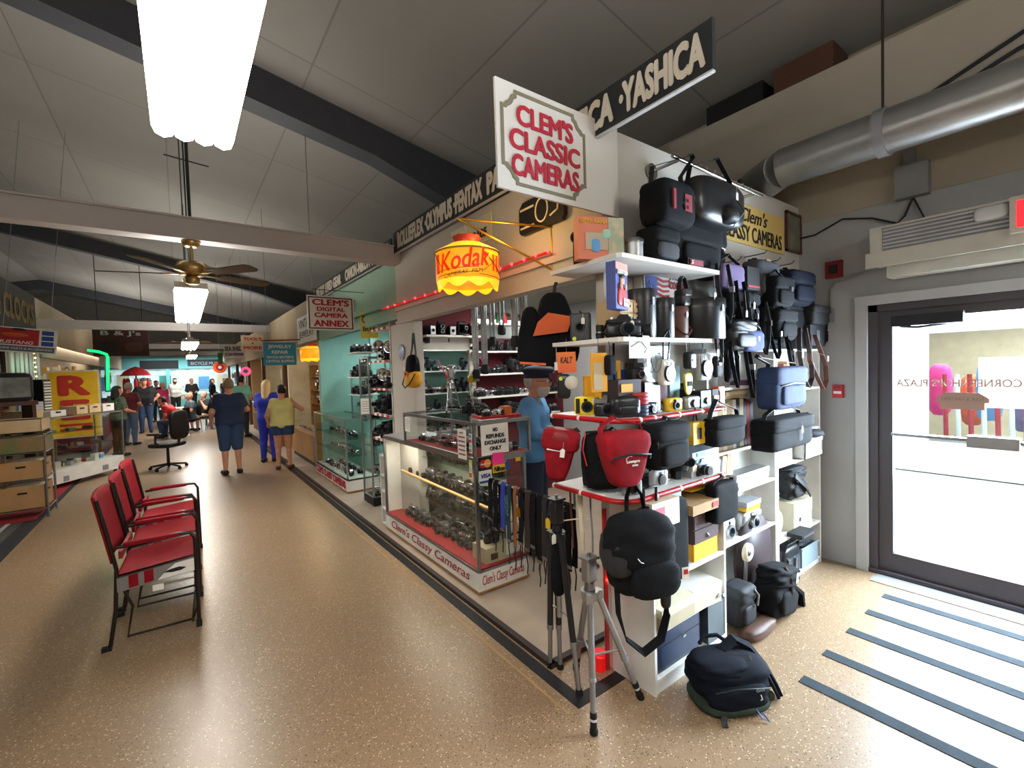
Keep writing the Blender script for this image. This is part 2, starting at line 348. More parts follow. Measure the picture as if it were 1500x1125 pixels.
# door and its frame in the right wall
df = mat('bronze_door_frame', '4a464b', .45, .3); fw = mat('door_casing', 'b4b5b6', .6)
d = MB().bb(4.47, 4.5, 1.26, 1.34, 0, 2.24, fw).bb(4.47, 4.5, -.83, 1.26, 2.165, 2.24, fw).bb(4.47, 4.5, -.83, -.75, 0, 2.2, fw)
struct(d, 'trim_3')
dr = thing('door', 'glass exit door in a dark bronze frame on the right wall', 'door'); dr.name = 'door_1'; del dr['category']; dr['kind'] = 'structure'
MB().bb(4.5, 4.6, 1.20, 1.26, 0, 2.165, df).bb(4.5, 4.6, -.75, -.69, 0, 2.165, df).bb(4.5, 4.6, -.75, 1.26, 2.11, 2.165, df).bb(4.48, 4.62, -.75, 1.26, 0, .035, df).build('door_frame', dr)
MB().bb(4.52, 4.57, 1.11, 1.20, .03, 2.11, df).bb(4.52, 4.57, -.69, -.60, .03, 2.11, df).bb(4.52, 4.57, -.6, 1.11, 2.04, 2.11, df).bb(4.52, 4.57, -.6, 1.11, .03, .185, df).build('door_leaf', dr)
MB().bb(4.54, 4.546, -.6, 1.11, .185, 2.04, glass('door_glass', (.97, .99, 1))).build('pane', dr)
MB().bb(4.44, 4.52, .70, 1.10, 1.98, 2.06, 'charcoal').tube([(4.47, 1.05, 1.98), (4.46, .95, 1.965), (4.5, .8, 1.98)], .008, 'charcoal').build('door_closer', dr)
pb = MB().bb(4.47, 4.53, -.4, 1.11, 1.135, 1.155, 'steel').bb(4.43, 4.50, .43, .68, 1.10, 1.18, 'alu'); pb.build('push_bar', dr)
ghost = mat('door_decal', 'b9958a', .8)
text('CORNER SHOPS PLAZA', .66, .055, ghost, dr, (4.535, .76, 1.545), (math.pi/2, 0, math.pi/2), off=0, bold=.02)
lg = MB(); lg.prism([(-.16, 0), (.16, 0), (.16, .055), (.19, .055), (.19, .09), (.12, .135), (-.12, .135), (-.19, .09), (-.19, .055), (-.16, .055)], 0, .002, mat('decal_tan', 'a98a7c', .8), R=RZ(math.pi/2)); o = lg.build('house_decal', dr, (4.535, .72, 1.355)); o.scale = (1, .72, .9)
text('FLEA & FARMERS', .22, .025, mat('decal_grey', '7d6a66', .8), dr, (4.532, .72, 1.43), (math.pi/2, 0, math.pi/2))
# outside: bright paving and the shop window across the way
struct(MB().bb(4.62, 30, -20, 20, -.1, -.02, mat('concrete_paving', 'cfcdc8', .9, noise=.08)), 'ground_outside')
fb = MB()
fb.bb(9.0, 9.2, 1.82, 9, 0, 4.5, 'white').bb(9.0, 9.2, -9, 1.82, 2.08, 4.5, 'white').bb(9.0, 9.2, -9, 1.82, 0, .45, 'white').bb(9.0, 9.2, -9, -2.5, .4, 2.1, 'white')
fb.bb(9.2, 14, -9, 9, 2.6, 2.65, 'grey').bb(13, 13.1, -9, 9, 0, 2.7, 'beige').bb(9.2, 14, -9, 9, 0, .02, 'grey')
o = struct(fb, 'building_outside'); tag(o, 'sunlit white shop building seen through the glass door', 'building')
for k in range(12):
    c = ['red', 'pink', 'orange', 'skyblue', 'purple', 'mint', 'grey', 'yellow'][k % 8]; t = MB().soft((0, 0, .45), (.3, .3, .9), c, 4, n=4); one(t, 'shop_goods', 'coloured goods inside the shop window across the paving', 'goods', (10.2+.5*(k % 3), 2.3-.33*k, .5+.2*(k % 2)), group='goods in the shop window outside')
t = thing('shop_lights', 'bright strip lights inside the shop window across the paving', 'light', (10, 0, 2.5))
for k in range(4): MB().cyl((1.0+.5*k, 2.2-.55*k, 0), (1.0+.5*k, 1.9-.55*k, 0), .05, .05, mat('outside_tube', 'ffffff', .5, emit='ffffff', estr=8), 8).build('tube', t)
light('AREA', 'outside_shop_light', (11, 0, 2.5), 260, (1, .98, .95), 2, 5)
t = thing('window_poster', 'white poster in the shop window across the paving', 'poster', (9.05, 1.05, 1.35)); MB().bb(-.01, 0, -.22, .22, -.35, .35, 'paper').build('sheet', t)
t = thing('umbrella_rack', 'row of red and white poles inside the shop window outside', 'rack', (9.6, 1.7, .5))
for k in range(7): MB().cyl((0, -.14*k, 0), (.05, -.14*k+.03, .95), .03, .03, ['red', 'paper'][k % 2], 8).build('pole', t)
struct(MB().bb(9.08, 9.09, -2.5, 1.82, .45, 2.08, glass('shop_glass', (.9, .95, .95))), 'window_1')
def tube_fixture(y0, y1, z0, z1, x, w, name, label, strength, ntube=4, hang=None):
    t = thing('hanging_light', label, 'light', (x, y0, z0))
    em = mat('tube_glow_%s' % name, 'ffffff', .5, emit='fff6e6', estr=strength)
    L = y1-y0; dz = z1-z0
    b = MB(); b.add([(-.05, 0, .05), (.05, 0, .05), (.05, L, dz+.05), (-.05, L, dz+.05), (-.06, 0, .1), (.06, 0, .1), (.06, L, dz+.1), (-.06, L, dz+.1)], [(0, 1, 2, 3), (7, 6, 5, 4), (0, 4, 5, 1), (2, 6, 7, 3), (0, 3, 7, 4), (1, 5, 6, 2)], 'white')
    for yy in (0, L): b.box((0, yy, .04+dz*yy/L), (w, .03, .05), 'white')
    b.build('housing', t)
    for k in range(ntube):
        xx = (k/(ntube-1)-.5)*(w-.055); zz = -abs(xx)*.0
        MB().tube([(xx, .02, zz), (xx, .05, zz), (xx, L-.05, zz+dz), (xx, L-.02, zz+dz)], [.014, .033, .033, .014], em, n=8).build('tube', t)
    if hang:
        for yy in (.3, L-.3): MB().tube([(0, yy, .08), (0, yy, zc(x)-z0+.02)], .006, 'charcoal').build('hanger_rod', t)
    return t
tube_fixture(-.6, 1.99, 2.60, 2.60, .08, .225, 'a', 'bright four-tube hanging light nearest, cut by the top of the photo', 9, hang=4.9)
light('AREA', 'glow_a', (.07, .7, 2.52), 26, TUBE_W, .25, 2.2); light('AREA', 'glow_a_up', (.07, .7, 2.75), 26, TUBE_W, .25, 2.2, (math.pi, 0, 0))
tube_fixture(4.85, 7.1, 2.52, 2.48, .12, .24, 'b', 'bright hanging tube light just below the brass ceiling fan', 9, hang=4.9)
light('AREA', 'glow_b', (.12, 5.9, 2.42), 26, TUBE_W, .25, 2.2); light('AREA', 'glow_b_up', (.12, 5.9, 2.65), 28, TUBE_W, .25, 2.2, (math.pi, 0, 0))
tube_fixture(10.4, 12.6, 2.42, 2.42, .2, .26, 'c', 'small bright hanging light beyond the fan, above the crowd', 10, hang=4.9)
light('AREA', 'glow_c', (.2, 11.5, 2.34), 34, TUBE_W, .25, 2.2); light('AREA', 'glow_c_up', (.2, 11.5, 2.55), 42, TUBE_W, .25, 2.2, (math.pi, 0, 0))
tube_fixture(17, 19.2, 2.45, 2.45, .35, .26, 'd', 'farthest bright hanging light, tiny above the crowd', 10, hang=4.9)
light('AREA', 'glow_d', (.35, 18, 2.36), 60, TUBE_W, .25, 2.2); light('AREA', 'glow_d_up', (.35, 18, 2.6), 90, TUBE_W, .25, 2.2, (math.pi, 0, 0))
light('AREA', 'glow_e', (.35, 25, 2.6), 90, TUBE_W, .25, 2.2)
light('AREA', 'booth_light', (3.3, 3.6, 2.58), 34, (1, .97, .92), .3, 1.6); light('AREA', 'annex_light', (3.0, 6.6, 2.58), 30, (.86, 1, .97), .3, 1.6)
light('AREA', 'rear_light', (-1.5, -2.5, 3.2), 50, TUBE_W, .4, 2.4)
light('AREA', 'left_stall_light', (-2.9, 11, 2.5), 22, TUBE_W, .3, 3)
light('AREA', 'rear_light_up', (-1.5, -2.5, 3.4), 70, TUBE_W, .4, 2.4, (math.pi, 0, 0)); light('AREA', 'rear_light_right', (2.2, -2.8, 3.0), 34, TUBE_W, .4, 2.4, (math.radians(30), 0, 0)); light('AREA', 'left_ceiling_fill', (-4.5, 5, 3.0), 60, TUBE_W, .4, 3, (math.pi, 0, 0))  # the left hall uplight has no fixture; added to brighten the ceiling
light('AREA', 'far_fill_up', (-1.5, 24, 3.0), 90, TUBE_W, .4, 4, (math.pi, 0, 0))  # unseen upward fill, added to brighten the dark far end
light('AREA', 'soffit_fill_up', (2.0, -1.6, 2.9), 24, TUBE_W, .4, 2, (math.radians(150), math.radians(-25), 0))  # no lamp stands here; uplight added to lift the unlit soffit
# ================================================================ FACTORIES
def lens_rings(mb, c, r, L, m='black', d=(0, -1, 0), ring='steel', n=14):
    c = Vector(c); d = Vector(d)
    mb.cyl(c, c+d*L*.45, r, r, m, n); mb.cyl(c+d*L*.45, c+d*L*.55, r*1.02, r*1.02, ring, n); mb.cyl(c+d*L*.55, c+d*L, r*.93, r*.97, m, n)
    mb.cyl(c+d*L, c+d*(L+.001), r*.72, r*.72, 'lens', n)
    return mb
def slr(name='film_camera', label='', group=None, top='chrome', body='blackplastic', L=.045, strap=False, tagp=False, wide=.14, n=4):
    t = thing(name, label, 'camera', group=group)
    MB().soft((0, 0, .032), (wide, .045, .064), body, 8, n=n).build('camera_body', t)
    MB().soft((0, 0, .072), (wide*.97, .04, .022), top, 7, n=n).build('top_plate', t)
    MB().prism([(-.028, 0), (.028, 0), (.016, .024), (-.016, .024)], -.022, .018, top, c=(0, 0, .078)).build('viewfinder_hump', t)
    lens_rings(MB(), (0, -.022, .036), .029, L).build('lens', t)
    MB().cyl((-.05, 0, .08), (-.05, 0, .092), .012, .011, 'steel', 10).build('dial', t)
    MB().cyl((.05, 0, .08), (.05, 0, .09), .009, .008, 'steel', 8).build('shutter_button', t)
    if strap: MB().strap([(-.07, 0, .07), (-.09, .01, .03), (-.08, -.03, .004), (0, -.05, .003), (.07, -.04, .004), (.09, 0, .03), (.07, 0, .07)], .012, .002, (0, 0.3, 1), 'blackfab').build('strap', t)
    if tagp: tagpart(t, (.03, -.03, .06))
    return t
def tagpart(t, p, col='paper', s=1.0, drop=.03):
    p = Vector(p)
    b = MB().tube([p+Vector((0, 0, drop)), p+Vector((0, -.002, .012*s))], .0008, 'paper', 4)
    b.prism([(-.009*s, -.022*s), (.009*s, -.022*s), (.009*s, .006*s), (.004*s, .012*s), (-.004*s, .012*s), (-.009*s, .006*s)], -.001, .001, col, c=p+Vector((0, -.003, 0)))
    return b.build('price_tag', t)
def compact(name='compact_camera', label='', group=None, body='alu', face='blackplastic', w=.12, h=.07, acc=None):
    t = thing(name, label, 'camera', group=group)
    MB().soft((0, 0, h/2), (w, .04, h), body, 7, n=5).build('camera_body', t)
    MB().cyl((0, -.02, h*.45), (0, -.034, h*.45), h*.32, h*.30, face, 16).cyl((0, -.034, h*.45), (0, -.036, h*.45), h*.2, h*.2, 'lens', 14).build('lens', t)
    MB().box((w*.33, -.0205, h*.78), (w*.2, .004, h*.2), 'paper').build('flash_window', t)
    MB().box((-w*.05, -.0205, h*.82), (w*.14, .004, h*.14), 'lens').build('viewfinder', t)
    if acc: MB().box((-w*.36, -.021, h*.5), (w*.16, .003, h*.8), acc).build('grip', t)
    return t
def tlr(name='twin_lens_camera', label='', group=None, body='black', h=.14):
    t = thing(name, label, 'camera', group=group)
    MB().soft((0, 0, h*.42), (.08, .08, h*.84), body, 9, n=4).build('camera_body', t)
    MB().box((0, 0, h*.92), (.072, .072, h*.16), body, taper=.9).build('hood', t)
    for z in (.28, .62): MB().cyl((0, -.04, h*z), (0, -.062, h*z), .021, .021, 'chrome', 14).cyl((0, -.062, h*z), (0, -.063, h*z), .016, .016, 'lens', 12).build('lens', t)
    MB().cyl((.04, 0, h*.5), (.052, 0, h*.5), .014, .014, 'chrome', 10).build('knob', t)
    return t
def folding(name='folding_camera', label='', group=None, w=.12, h=.16):
    t = thing(name, label, 'camera', group=group)
    MB().soft((0, 0, h/2), (w, .035, h), 'black', 9, n=4).build('camera_body', t)
    b = MB()
    for k in range(5): b.box((0, -.02-k*.012, h*.5), (w*.66*(1-.08*k), .008, h*.6*(1-.08*k)), 'blackfab')
    b.build('bellows', t)
    MB().box((0, -.055, .006), (w*.55, .09, .006), 'steel').build('bed', t)
    MB().cyl((0, -.078, h*.5), (0, -.09, h*.5), .024, .024, 'chrome', 14).cyl((0, -.09, h*.5), (0, -.092, h*.5), .014, .014, 'lens', 12).build('lens', t)
    return t
def boxcam(name='box_camera', label='', group=None, w=.08, h=.11, d=.12, face='steel', body='black'):
    t = thing(name, label, 'camera', group=group)
    MB().box((0, 0, h/2), (w, d, h), body).build('camera_body', t)
    MB().box((0, -d/2-.001, h/2), (w*.86, .003, h*.9), face).cyl((0, -d/2-.003, h*.5), (0, -d/2-.010, h*.5), w*.26, w*.26, 'black', 14).build('front_plate', t)
    MB().cyl((0, -d/2-.010, h*.5), (0, -d/2-.012, h*.5), w*.17, w*.17, 'lens', 12).build('lens', t)
    MB().tube([(0, -d*.3, h), (0, -d*.28, h+.012), (0, d*.28, h+.012), (0, d*.3, h)], .004, 'leather', 6).build('handle', t)
    return t
def flashgun(name='flash_reflector', label='', group=None, r=.07, h=.2):
    t = thing(name, label, 'flash', group=group)
    MB().cyl((0, 0, 0), (0, 0, h*.7), .016, .016, 'black', 10).build('handle', t)
    MB().lathe([(.01, .03), (r*.5, .02), (r*.85, 0), (r, -.025), (r*.97, -.027), (r*.8, -.002), (r*.4, .012), (.005, .015)], (0, 0, h*.75), 'chrome', 20, 'Y').build('reflector', t)
    return t
def lens_only(name='lens', label='', group=None, r=.035, L=.09, m='black', up=True, ring='steel'):
    t = thing(name, label, 'lens', group=group)
    if up: lens_rings(MB(), (0, 0, 0), r, L, m, (0, 0, 1), ring).build('lens_barrel', t)
    else: lens_rings(MB(), (0, L/2, r), r, L, m, (0, -1, 0), ring).build('lens_barrel', t)
    MB().cyl((0, 0, L*.3) if up else (0, L*.2, r), (0, 0, L*.42) if up else (0, L*.05, r), r*1.08, r*1.08, 'rubber', 14).build('focus_ring', t)
    return t
def moviecam(name='movie_camera', label='', group=None, s=1.0, body='charcoal'):
    t = thing(name, label, 'camera', group=group)
    MB().soft((0, .0, .11*s), (.07*s, .16*s, .12*s), body, 8, n=5).build('camera_body', t)
    lens_rings(MB(), (0, -.08*s, .12*s), .028*s, .06*s).build('lens', t)
    MB().box((0, .0, .025*s), (.035*s, .05*s, .05*s), 'rubber').build('grip', t)
    MB().box((0, .04*s, .185*s), (.03*s, .09*s, .03*s), body).build('viewfinder', t)
    return t
def lens_case(label, r, h, m='blackplastic', strap=True, group=None, cat='case', lid='blackplastic'):
    t = thing('lens_case', label, cat, group=group)
    MB().lathe([(r*.97, 0), (r, .01), (r, h*.8)], (0, 0, 0), m, 20).build('case_body', t)
    MB().lathe([(r*1.03, h*.76), (r*1.03, h*.97), (r*.98, h)], (0, 0, 0), lid, 20).build('lid', t)
    MB().box((0, -r*1.02, h*.74), (.018, .008, h*.16), 'steel').build('clasp', t)
    if strap: MB().strap([(-r, 0, h*.8), (-r*1.1, -.01, h*.5), (-r*.9, -r*.9, h*.25), (0, -r*1.15, h*.1), (r*.9, -r*.9, h*.3), (r*1.1, 0, h*.6), (r, 0, h*.8)], .012, .003, (0, 1, .4), 'leather').build('strap', t)
    return t
def bag(name, label, w, d, h, m='blackfab', cat='bag', e=4.5, top=1.0, bot=1.0, flap=True, pocket=True, strap=0.0, sm=None, handle=False, zipc=None, patch=None, tagc=None, group=None, wr=.012, hook=None, n=8, fm=None, pm=None):
    t = thing(name, label, cat, group=group); e = e*1.45
    MB().soft((0, 0, h/2), (w, d, h), m, e, n=n, top=top, bot=bot, wr=wr).build('bag_body', t)
    if flap: MB().soft((0, -d*.06, h*.80), (w*1.03, d*1.04, h*.44), fm or m, e, n=n, top=top*.98, bot=1.0 if top >= 1 else (1+top)/2, wr=wr).build('flap', t)
    if pocket: MB().soft((0, -d*.46, h*.34), (w*.72*(bot*.5+.5), d*.3, h*.46), pm or m, e, n=6, bot=bot, wr=wr).build('pocket', t)
    if zipc: MB().tube([(-w*.38, -d*.40, h*.50), (-w*.36, -d*.53, h*.58), (0, -d*.58, h*.62), (w*.36, -d*.53, h*.58), (w*.38, -d*.40, h*.50)], .0055, zipc, 6).build('zipper', t)
    if patch: MB().box((patch[0]*w, -d*(.63 if pocket else .51), patch[1]*h), (patch[2], .003, patch[3]), patch[4]).build('badge', t)
    if handle: MB().strap([(-w*.18, 0, h*.96), (-w*.15, 0, h*1.08), (0, 0, h*1.15), (w*.15, 0, h*1.08), (w*.18, 0, h*.96)], .02, .006, (0, 1, 0), sm or m).build('handle', t)
    if strap:
        hk = hook or (0, 0, h+strap)
        hx, hy, hz = hk
        MB().strap([(-w*.46, 0, h*.8), (-w*.40, hy*.3, h+(hz-h)*.3), (hx-.02, hy, hz-.015), (hx, hy, hz), (hx+.02, hy, hz-.015), (w*.40, hy*.3, h+(hz-h)*.3), (w*.46, 0, h*.8)], .028, .004, (0, 1, .2), sm or 'black').build('strap', t)
    if tagc: tagpart(t, (w*.1, -d*.62, h*.62), tagc, 1.3, .05)
    return t
def book(label, w, d, h, m, group=None, pages='paper', rz=0):
    t = thing('book', label, 'book', group=group)
    MB().bb(-w/2, -w/2+.002, -d/2, d/2, 0, h, m).bb(w/2-.002, w/2, -d/2, d/2, 0, h, m).bb(-w/2, w/2, -d/2-.002, -d/2, 0, h, m).build('cover', t)
    MB().bb(-w/2+.002, w/2-.002, -d/2, d/2-.004, .003, h-.003, pages).build('pages', t)
    return t
def carton(label, w, d, h, m='card', lid=None, cat='box', name='box', panel=None, group=None, lidh=.3):
    t = thing(name, label, cat, group=group)
    MB().box((0, 0, h/2), (w, d, h), m).build('box_body', t)
    if lid: MB().box((0, 0, h*(1-lidh/2)+.001), (w+.006, d+.006, h*lidh), lid).build('lid', t)
    if panel: MB().box((panel[0]*w, -d/2-.0035, panel[1]*h), (panel[2]*w, .002, panel[3]*h), panel[4]).build('printed_panel', t)
    return t
def tripod(label, h, spread, head='alu', leg='alu', foot='rubber', angs=(90, 210, 330), pan=True, name='tripod', dark=False, sect=.62, rz=0.0, r=.017, hub_h=None, group=None):
    t = thing(name, label, 'tripod', group=group)
    hub = hub_h or h*.80
    MB().cyl((0, 0, hub*.35), (0, 0, hub+.07), .014, .014, 'alu' if not dark else 'steel', 12).build('centre_column', t)
    MB().cyl((0, 0, hub-.03), (0, 0, hub+.02), .042, .038, head, 14).cyl((0, 0, hub+.02), (0, 0, hub+.04), .03, .022, head, 12).build('hub', t)
    hd = MB().soft((0, 0, hub+.115), (.062, .06, .13), head, 6, n=5).box((0, 0, hub+.185), (.075, .065, .012), head).cyl((.03, 0, hub+.11), (.055, 0, hub+.11), .014, .014, 'steel', 10); hd.build('head', t)
    if pan: MB().tube([(0, .02, hub+.12), (.04, .12, hub+.08), (.07, .22, hub+.02)], .006, 'steel', 6).cyl((.065, .20, hub+.03), (.08, .26, hub-.01), .012, .012, 'rubber', 8).build('pan_handle', t)
    for a in angs:
        a = rad(a)+rz; dx, dy = math.cos(a), math.sin(a); A = Vector((dx*.04, dy*.04, hub-.01)); B = Vector((dx*spread, dy*spread, 0)); P = lambda k: A.lerp(B, k)
        l = MB()
        if dark: l.cyl(P(0), P(.62), r*1.15, r*1.15, 'blackplastic', 10).cyl(P(.62), P(.66), r*1.25, r*1.2, 'alu', 10).cyl(P(.66), P(.97), r*.85, r*.8, 'alu', 10)
        else: l.cyl(P(0), P(sect), r, r, leg, 10).cyl(P(sect), P(sect+.02), r*1.15, r*1.15, 'grey', 10).cyl(P(sect+.02), P(.93), r*.82, r*.8, leg, 10)
        l.build('leg', t)
        MB().cyl(P(.90), P(.985), r*1.0, r*1.05, foot, 10).cyl(P(.985), P(1.0), r*1.15, r*1.0, foot, 10).build('foot', t)
        MB().cyl((0, 0, hub*.55), P(.55), .005, .005, 'steel', 6).build('brace', t)
    return t
def sign(name, label, w, h, loc, rz, base='white', border=None, th=.012, bt=.012, cat='sign', group=None, bin_=0.0):
    t = thing(name, label, cat, loc, rz, group)
    MB().box((0, 0, 0), (w, th, h), base).build('board', t)
    if border:
        b = MB(); y = -th/2-.001
        W2, H2 = w/2-bin_, h/2-bin_
        for x in (-1, 1): b.box((x*(W2-bt/2), y, 0), (bt, .003, 2*H2), border)
        for z in (-1, 1): b.box((0, y, z*(H2-bt/2)), (2*W2, .003, bt), border)
        b.build('border', t)
    return t
def bx(x0, y0, x1, y1, yp, plane='Y'):
    # photo box on a real plane -> centre, bottom, width, height
    f = OY if plane == 'Y' else OX; cxp = (x0+x1)/2; cyp = (y0+y1)/2
    a, b = f(x0, cyp, yp), f(x1, cyp, yp); c, e = f(cxp, y0, yp), f(cxp, y1, yp)
    w = abs(a.x-b.x) if plane == 'Y' else abs(a.y-b.y)
    m = f(cxp, cyp, yp)
    return m, min(c.z, e.z), w, abs(c.z-e.z)
SH = {}
def put(t, x0, y0, x1, y1, yp, z=None, rz=0.0, sc=None, w0=None):
    # stand a finished thing at its measured place
    m, b, w, h = bx(x0, y0, x1, y1, yp); t.location = (m.x, yp, b if z is None else z); t.rotation_euler = (0, 0, rz)
    if w0: s = w/w0; t.scale = (s, s, s)
    return t
# ================================================================ CORNER DISPLAY
Z1, Z2, Z3, Z4 = 2.295, 1.888, 1.485, 1.082
def corner_shelf(z, y_left, rnd, label, rail, m='white'):
    t = thing('corner_shelf', label, 'shelf', (1.73, 1.46, z))
    # L shape seen from above with the aisle corner cut or rounded
    c = rnd; out = [(0, .5), (0, c)]+([(c*(1-math.cos(a)), c*(1-math.sin(a))) for a in [math.pi/2*k/6 for k in range(1, 6)]] if rnd > .04 else [])+[(c, 0), (.9, 0), (.9, .30), (.24, .30), (.24, .5)]
    N = len(out); vs = [(x, y, zz) for zz in (-.022, 0) for x, y in out]
    MB().add(vs, [tuple(range(N-1, -1, -1)), tuple(range(N, 2*N))]+[(k, (k+1) % N, N+(k+1) % N, N+k) for k in range(N)], m).build('board', t)
    if rail:
        pts = [(-.012, .5, -.012), (-.012, c, -.012)]+[(c-(c+.012)*math.cos(a), c-(c+.012)*math.sin(a), -.012) for a in [math.pi/2*k/6 for k in range(1, 6)]]+[(c, -.012, -.012), (.9, -.012, -.012)]
        MB().tube(pts, .014, mat('red_tape', 'b4131f', .35), 8).build('edge_rail', t)
        for q in range(7):
            k = q/6.5; L = k*1.4
            p = Vector((-.012, .5-L, -.012)) if L < .42 else Vector((L-.42, -.012, -.012))
            if L >= .42 and p.x < c: p.x = c+.01
            d = Vector((0, 1, 0)) if L < .42 else Vector((1, 0, 0))
            MB().cyl(p-d*.008, p+d*.008, .0155, .0155, 'paper', 10).build('tape_band', t)
    return t
corner_shelf(Z1, 1.96, .02, 'topmost white corner shelf holding bags and the steel canister', False)
corner_shelf(Z2, 1.96, .02, 'white corner shelf just above the hanging orange and black cards', False)
corner_shelf(Z3, 1.96, .10, 'red edged corner shelf carrying the yellow cameras', True)
corner_shelf(Z4, 1.96, .10, 'red edged corner shelf behind the hanging red bags', True)
# wall bracket uprights
# case units
def shelving(name, label, x0, x1, y0, y1, h, zs, side=True, back='white'):
    t = thing(name, label, 'shelving', (x0, y0, 0)); w = x1-x0; d = y1-y0
    MB().bb(0, .018, 0, d, 0, h, 'white').build('side_panel', t); MB().bb(w-.018, w, 0, d, 0, h, 'white').build('side_panel', t)
    MB().bb(.018, w-.018, d-.006, d, 0, h, back).build('back_panel', t)
    for z in zs: MB().bb(.018, w-.018, 0, d-.006, z-.018, z, 'white').build('shelf', t)
    MB().bb(.018, w-.018, .01, .02, 0, zs[-1]-.018, 'white').build('kickboard', t) if zs[-1] > .03 else None
    return t
shelving('shelf_unit', 'white shelf unit at the corner with drawer box and yellow box', 1.94, 2.65, 1.46, 1.75, 1.06, (.915, .60, .335, .085))
shelving('shelf_unit', 'white shelf unit of books and fan disk beside the corner', 2.66, 3.58, 1.57, 1.755, 1.835, (1.835, 1.58, 1.16, .875, .54, .05))
shelving('shelf_unit', 'white shelf unit nearest the door wall with the plastic basket', 3.60, 4.40, 1.57, 1.755, 1.835, (1.835, 1.52, 1.18, .95, .37, .05))
# panel filling between the corner shelves and the wall
one(MB().bb(2.20, 2.66, 1.70, 1.755, 1.06, 2.27, 'pale'), 'backing_board', 'pale board behind the corner shelves', 'board')
# ---- shelf 1 (top)
t = carton('orange and pink printed toy viewer box on the top shelf', .25, .06, .215, mat('toy_box', 'd9886c', .6, color2='c96b4e', nscale=3), panel=(-.1, .42, .5, .4, mat('toy_print', '8fb3a5', .7, color2='d2946e', nscale=30)))
t.location = (1.785, 1.64, Z1); t.rotation_euler = (0, 0, -.40); MB().bb(.04, .126, -.034, -.030, .002, .213, mat('toy_cream', 'c9b592', .7, color2='8fa592', nscale=25)).build('cream_panel', t)
text('VISTA RAMA', .15, .022, 'yellow', t, (-.04, -.034, .19), bold=.02); MB().soft((-.03, -.033, .07), (.05, .008, .07), 'skyblue', 3, n=5).soft((.03, -.033, .13), (.045, .008, .045), 'mint', 3, n=5).build('printed_viewer', t)
t = thing('canister', 'steel canister with a lid on the top shelf corner', 'canister', (1.945, 1.54, Z1))
MB().lathe([(.042, 0), (.044, .01), (.044, .085)], (0, 0, 0), 'alu', 20).build('canister_body', t); MB().lathe([(.047, .085), (.047, .105), (.03, .115), (.01, .118)], (0, 0, 0), 'steel', 20).build('lid', t)
t = thing('slide_viewer', 'black handheld viewer with a round head on the top shelf', 'viewer', (1.80, 1.80, Z1), -.9)
MB().soft((0, 0, .08), (.06, .07, .16), 'blackplastic', 7, n=6).build('body', t); MB().cyl((0, -.03, .14), (0, -.09, .14), .03, .034, 'black', 14).cyl((0, -.09, .14), (0, -.092, .14), .026, .026, 'lens', 14).build('eyepiece', t)
# chrome rail over the wall top with two hanging bags
t = thing('display_rail', 'chrome faceout rail of hanging hooks above the top shelf', 'rail', (2.25, 1.52, 3.0))
P0 = OY(985, 228, 1.55)-Vector((2.25, 1.52, 3.0)); P1 = OY(1190, 322, 1.55)-Vector((2.25, 1.52, 3.0))
MB().tube([P0, P0.lerp(P1, .55)], .012, 'chrome').build('tube', t)
for k in (.04, .5): p = P0.lerp(P1, k); MB().lathe([(.05, .0), (.05, .01), (.012, .02)], p+Vector((0, .19, 0)), 'chrome', 14, 'Y').cyl(p, p+Vector((0, .22, 0)), .01, .01, 'chrome').build('flange', t)
for k in range(9): p = P0.lerp(P1, .1+k*.045); MB().cyl(p, p+Vector((0, 0, .03)), .006, .004, 'chrome', 6).build('peg', t)
def hbag(x0, y0, x1, y1, yp, label, hookpx, name='camera_bag', d=.16, **k):
    m, b, w, h = bx(x0, y0, x1, y1, yp); hp = OY(hookpx[0], hookpx[1], yp); 
    t = bag(name, label, w, d, h, hook=(hp.x-m.x, k.pop('hy', 0.0), hp.z-b), strap=max(.02, hp.z-b-h), **k); t.location = (m.x, yp, b); return t
t = hbag(952, 270, 1003, 335, 1.50, 'black camera bag with a maroon window panel hanging from the rail', (1012, 226), d=.18, pocket=False, flap=False, e=3.5, patch=(.18, .5, .065, .09, mat('maroon_panel', '8a2f3c', .6)))
MB().box((-.075, -.055, .12), (.02, .09, .1), 'maroon_panel').build('side_stripe', t)
for ii in (0, 1):
    for jj in (0, 1): MB().box((.022+ii*.025, -.093, .095+jj*.035), (.014, .004, .018), 'black').build('window', t)
t = hbag(1006, 268, 1078, 335, 1.48, 'round glossy black camera bag hanging from the rail', (1050, 232), d=.2, pocket=False, flap=False, e=2.6, m='blackplastic', tagc='paper')
MB().soft((.03, -.07, .06), (.15, .14, .10), 'black', 3, n=6).build('front_cover', t); MB().strap([(.06, -.10, .0), (.09, -.15, .07), (.07, -.11, .15)], .02, .004, (1, .4, 0), 'charcoal').build('buckle_strap', t)
def sbag(x0, y0, x1, y1, yp, label, name='camera_bag', d=.15, z=None, rz=0, **k):
    m, b, w, h = bx(x0, y0, x1, y1, yp); t = bag(name, label, w, d, h if z is None else h+(b-z), **k); t.location = (m.x, yp, b if z is None else z); t.rotation_euler = (0, 0, rz); return t
sbag(942, 338, 982, 372, 1.56, 'small black pouch with grey mesh side, left of the bags on the top shelf', z=Z1, pm='greyfab', e=3)
sbag(975, 335, 1046, 385, 1.60, 'wide black camera bag in the middle of the top shelf', z=Z1, pocket=True, handle=True)
sbag(1012, 335, 1050, 375, 1.66, 'tall black bag with a silver zip line at the right of the top shelf', z=Z1, zipc='steel')
t = carton('flat black box with a maroon logo strip on the top shelf edge', .16, .06, .045, 'black', panel=(0, .5, .8, .7, 'maroon_panel')); t.location = (2.40, 1.50, Z1)
text('S', .02, .022, 'paper', t, (-.05, -.036, .022), bold=.03)
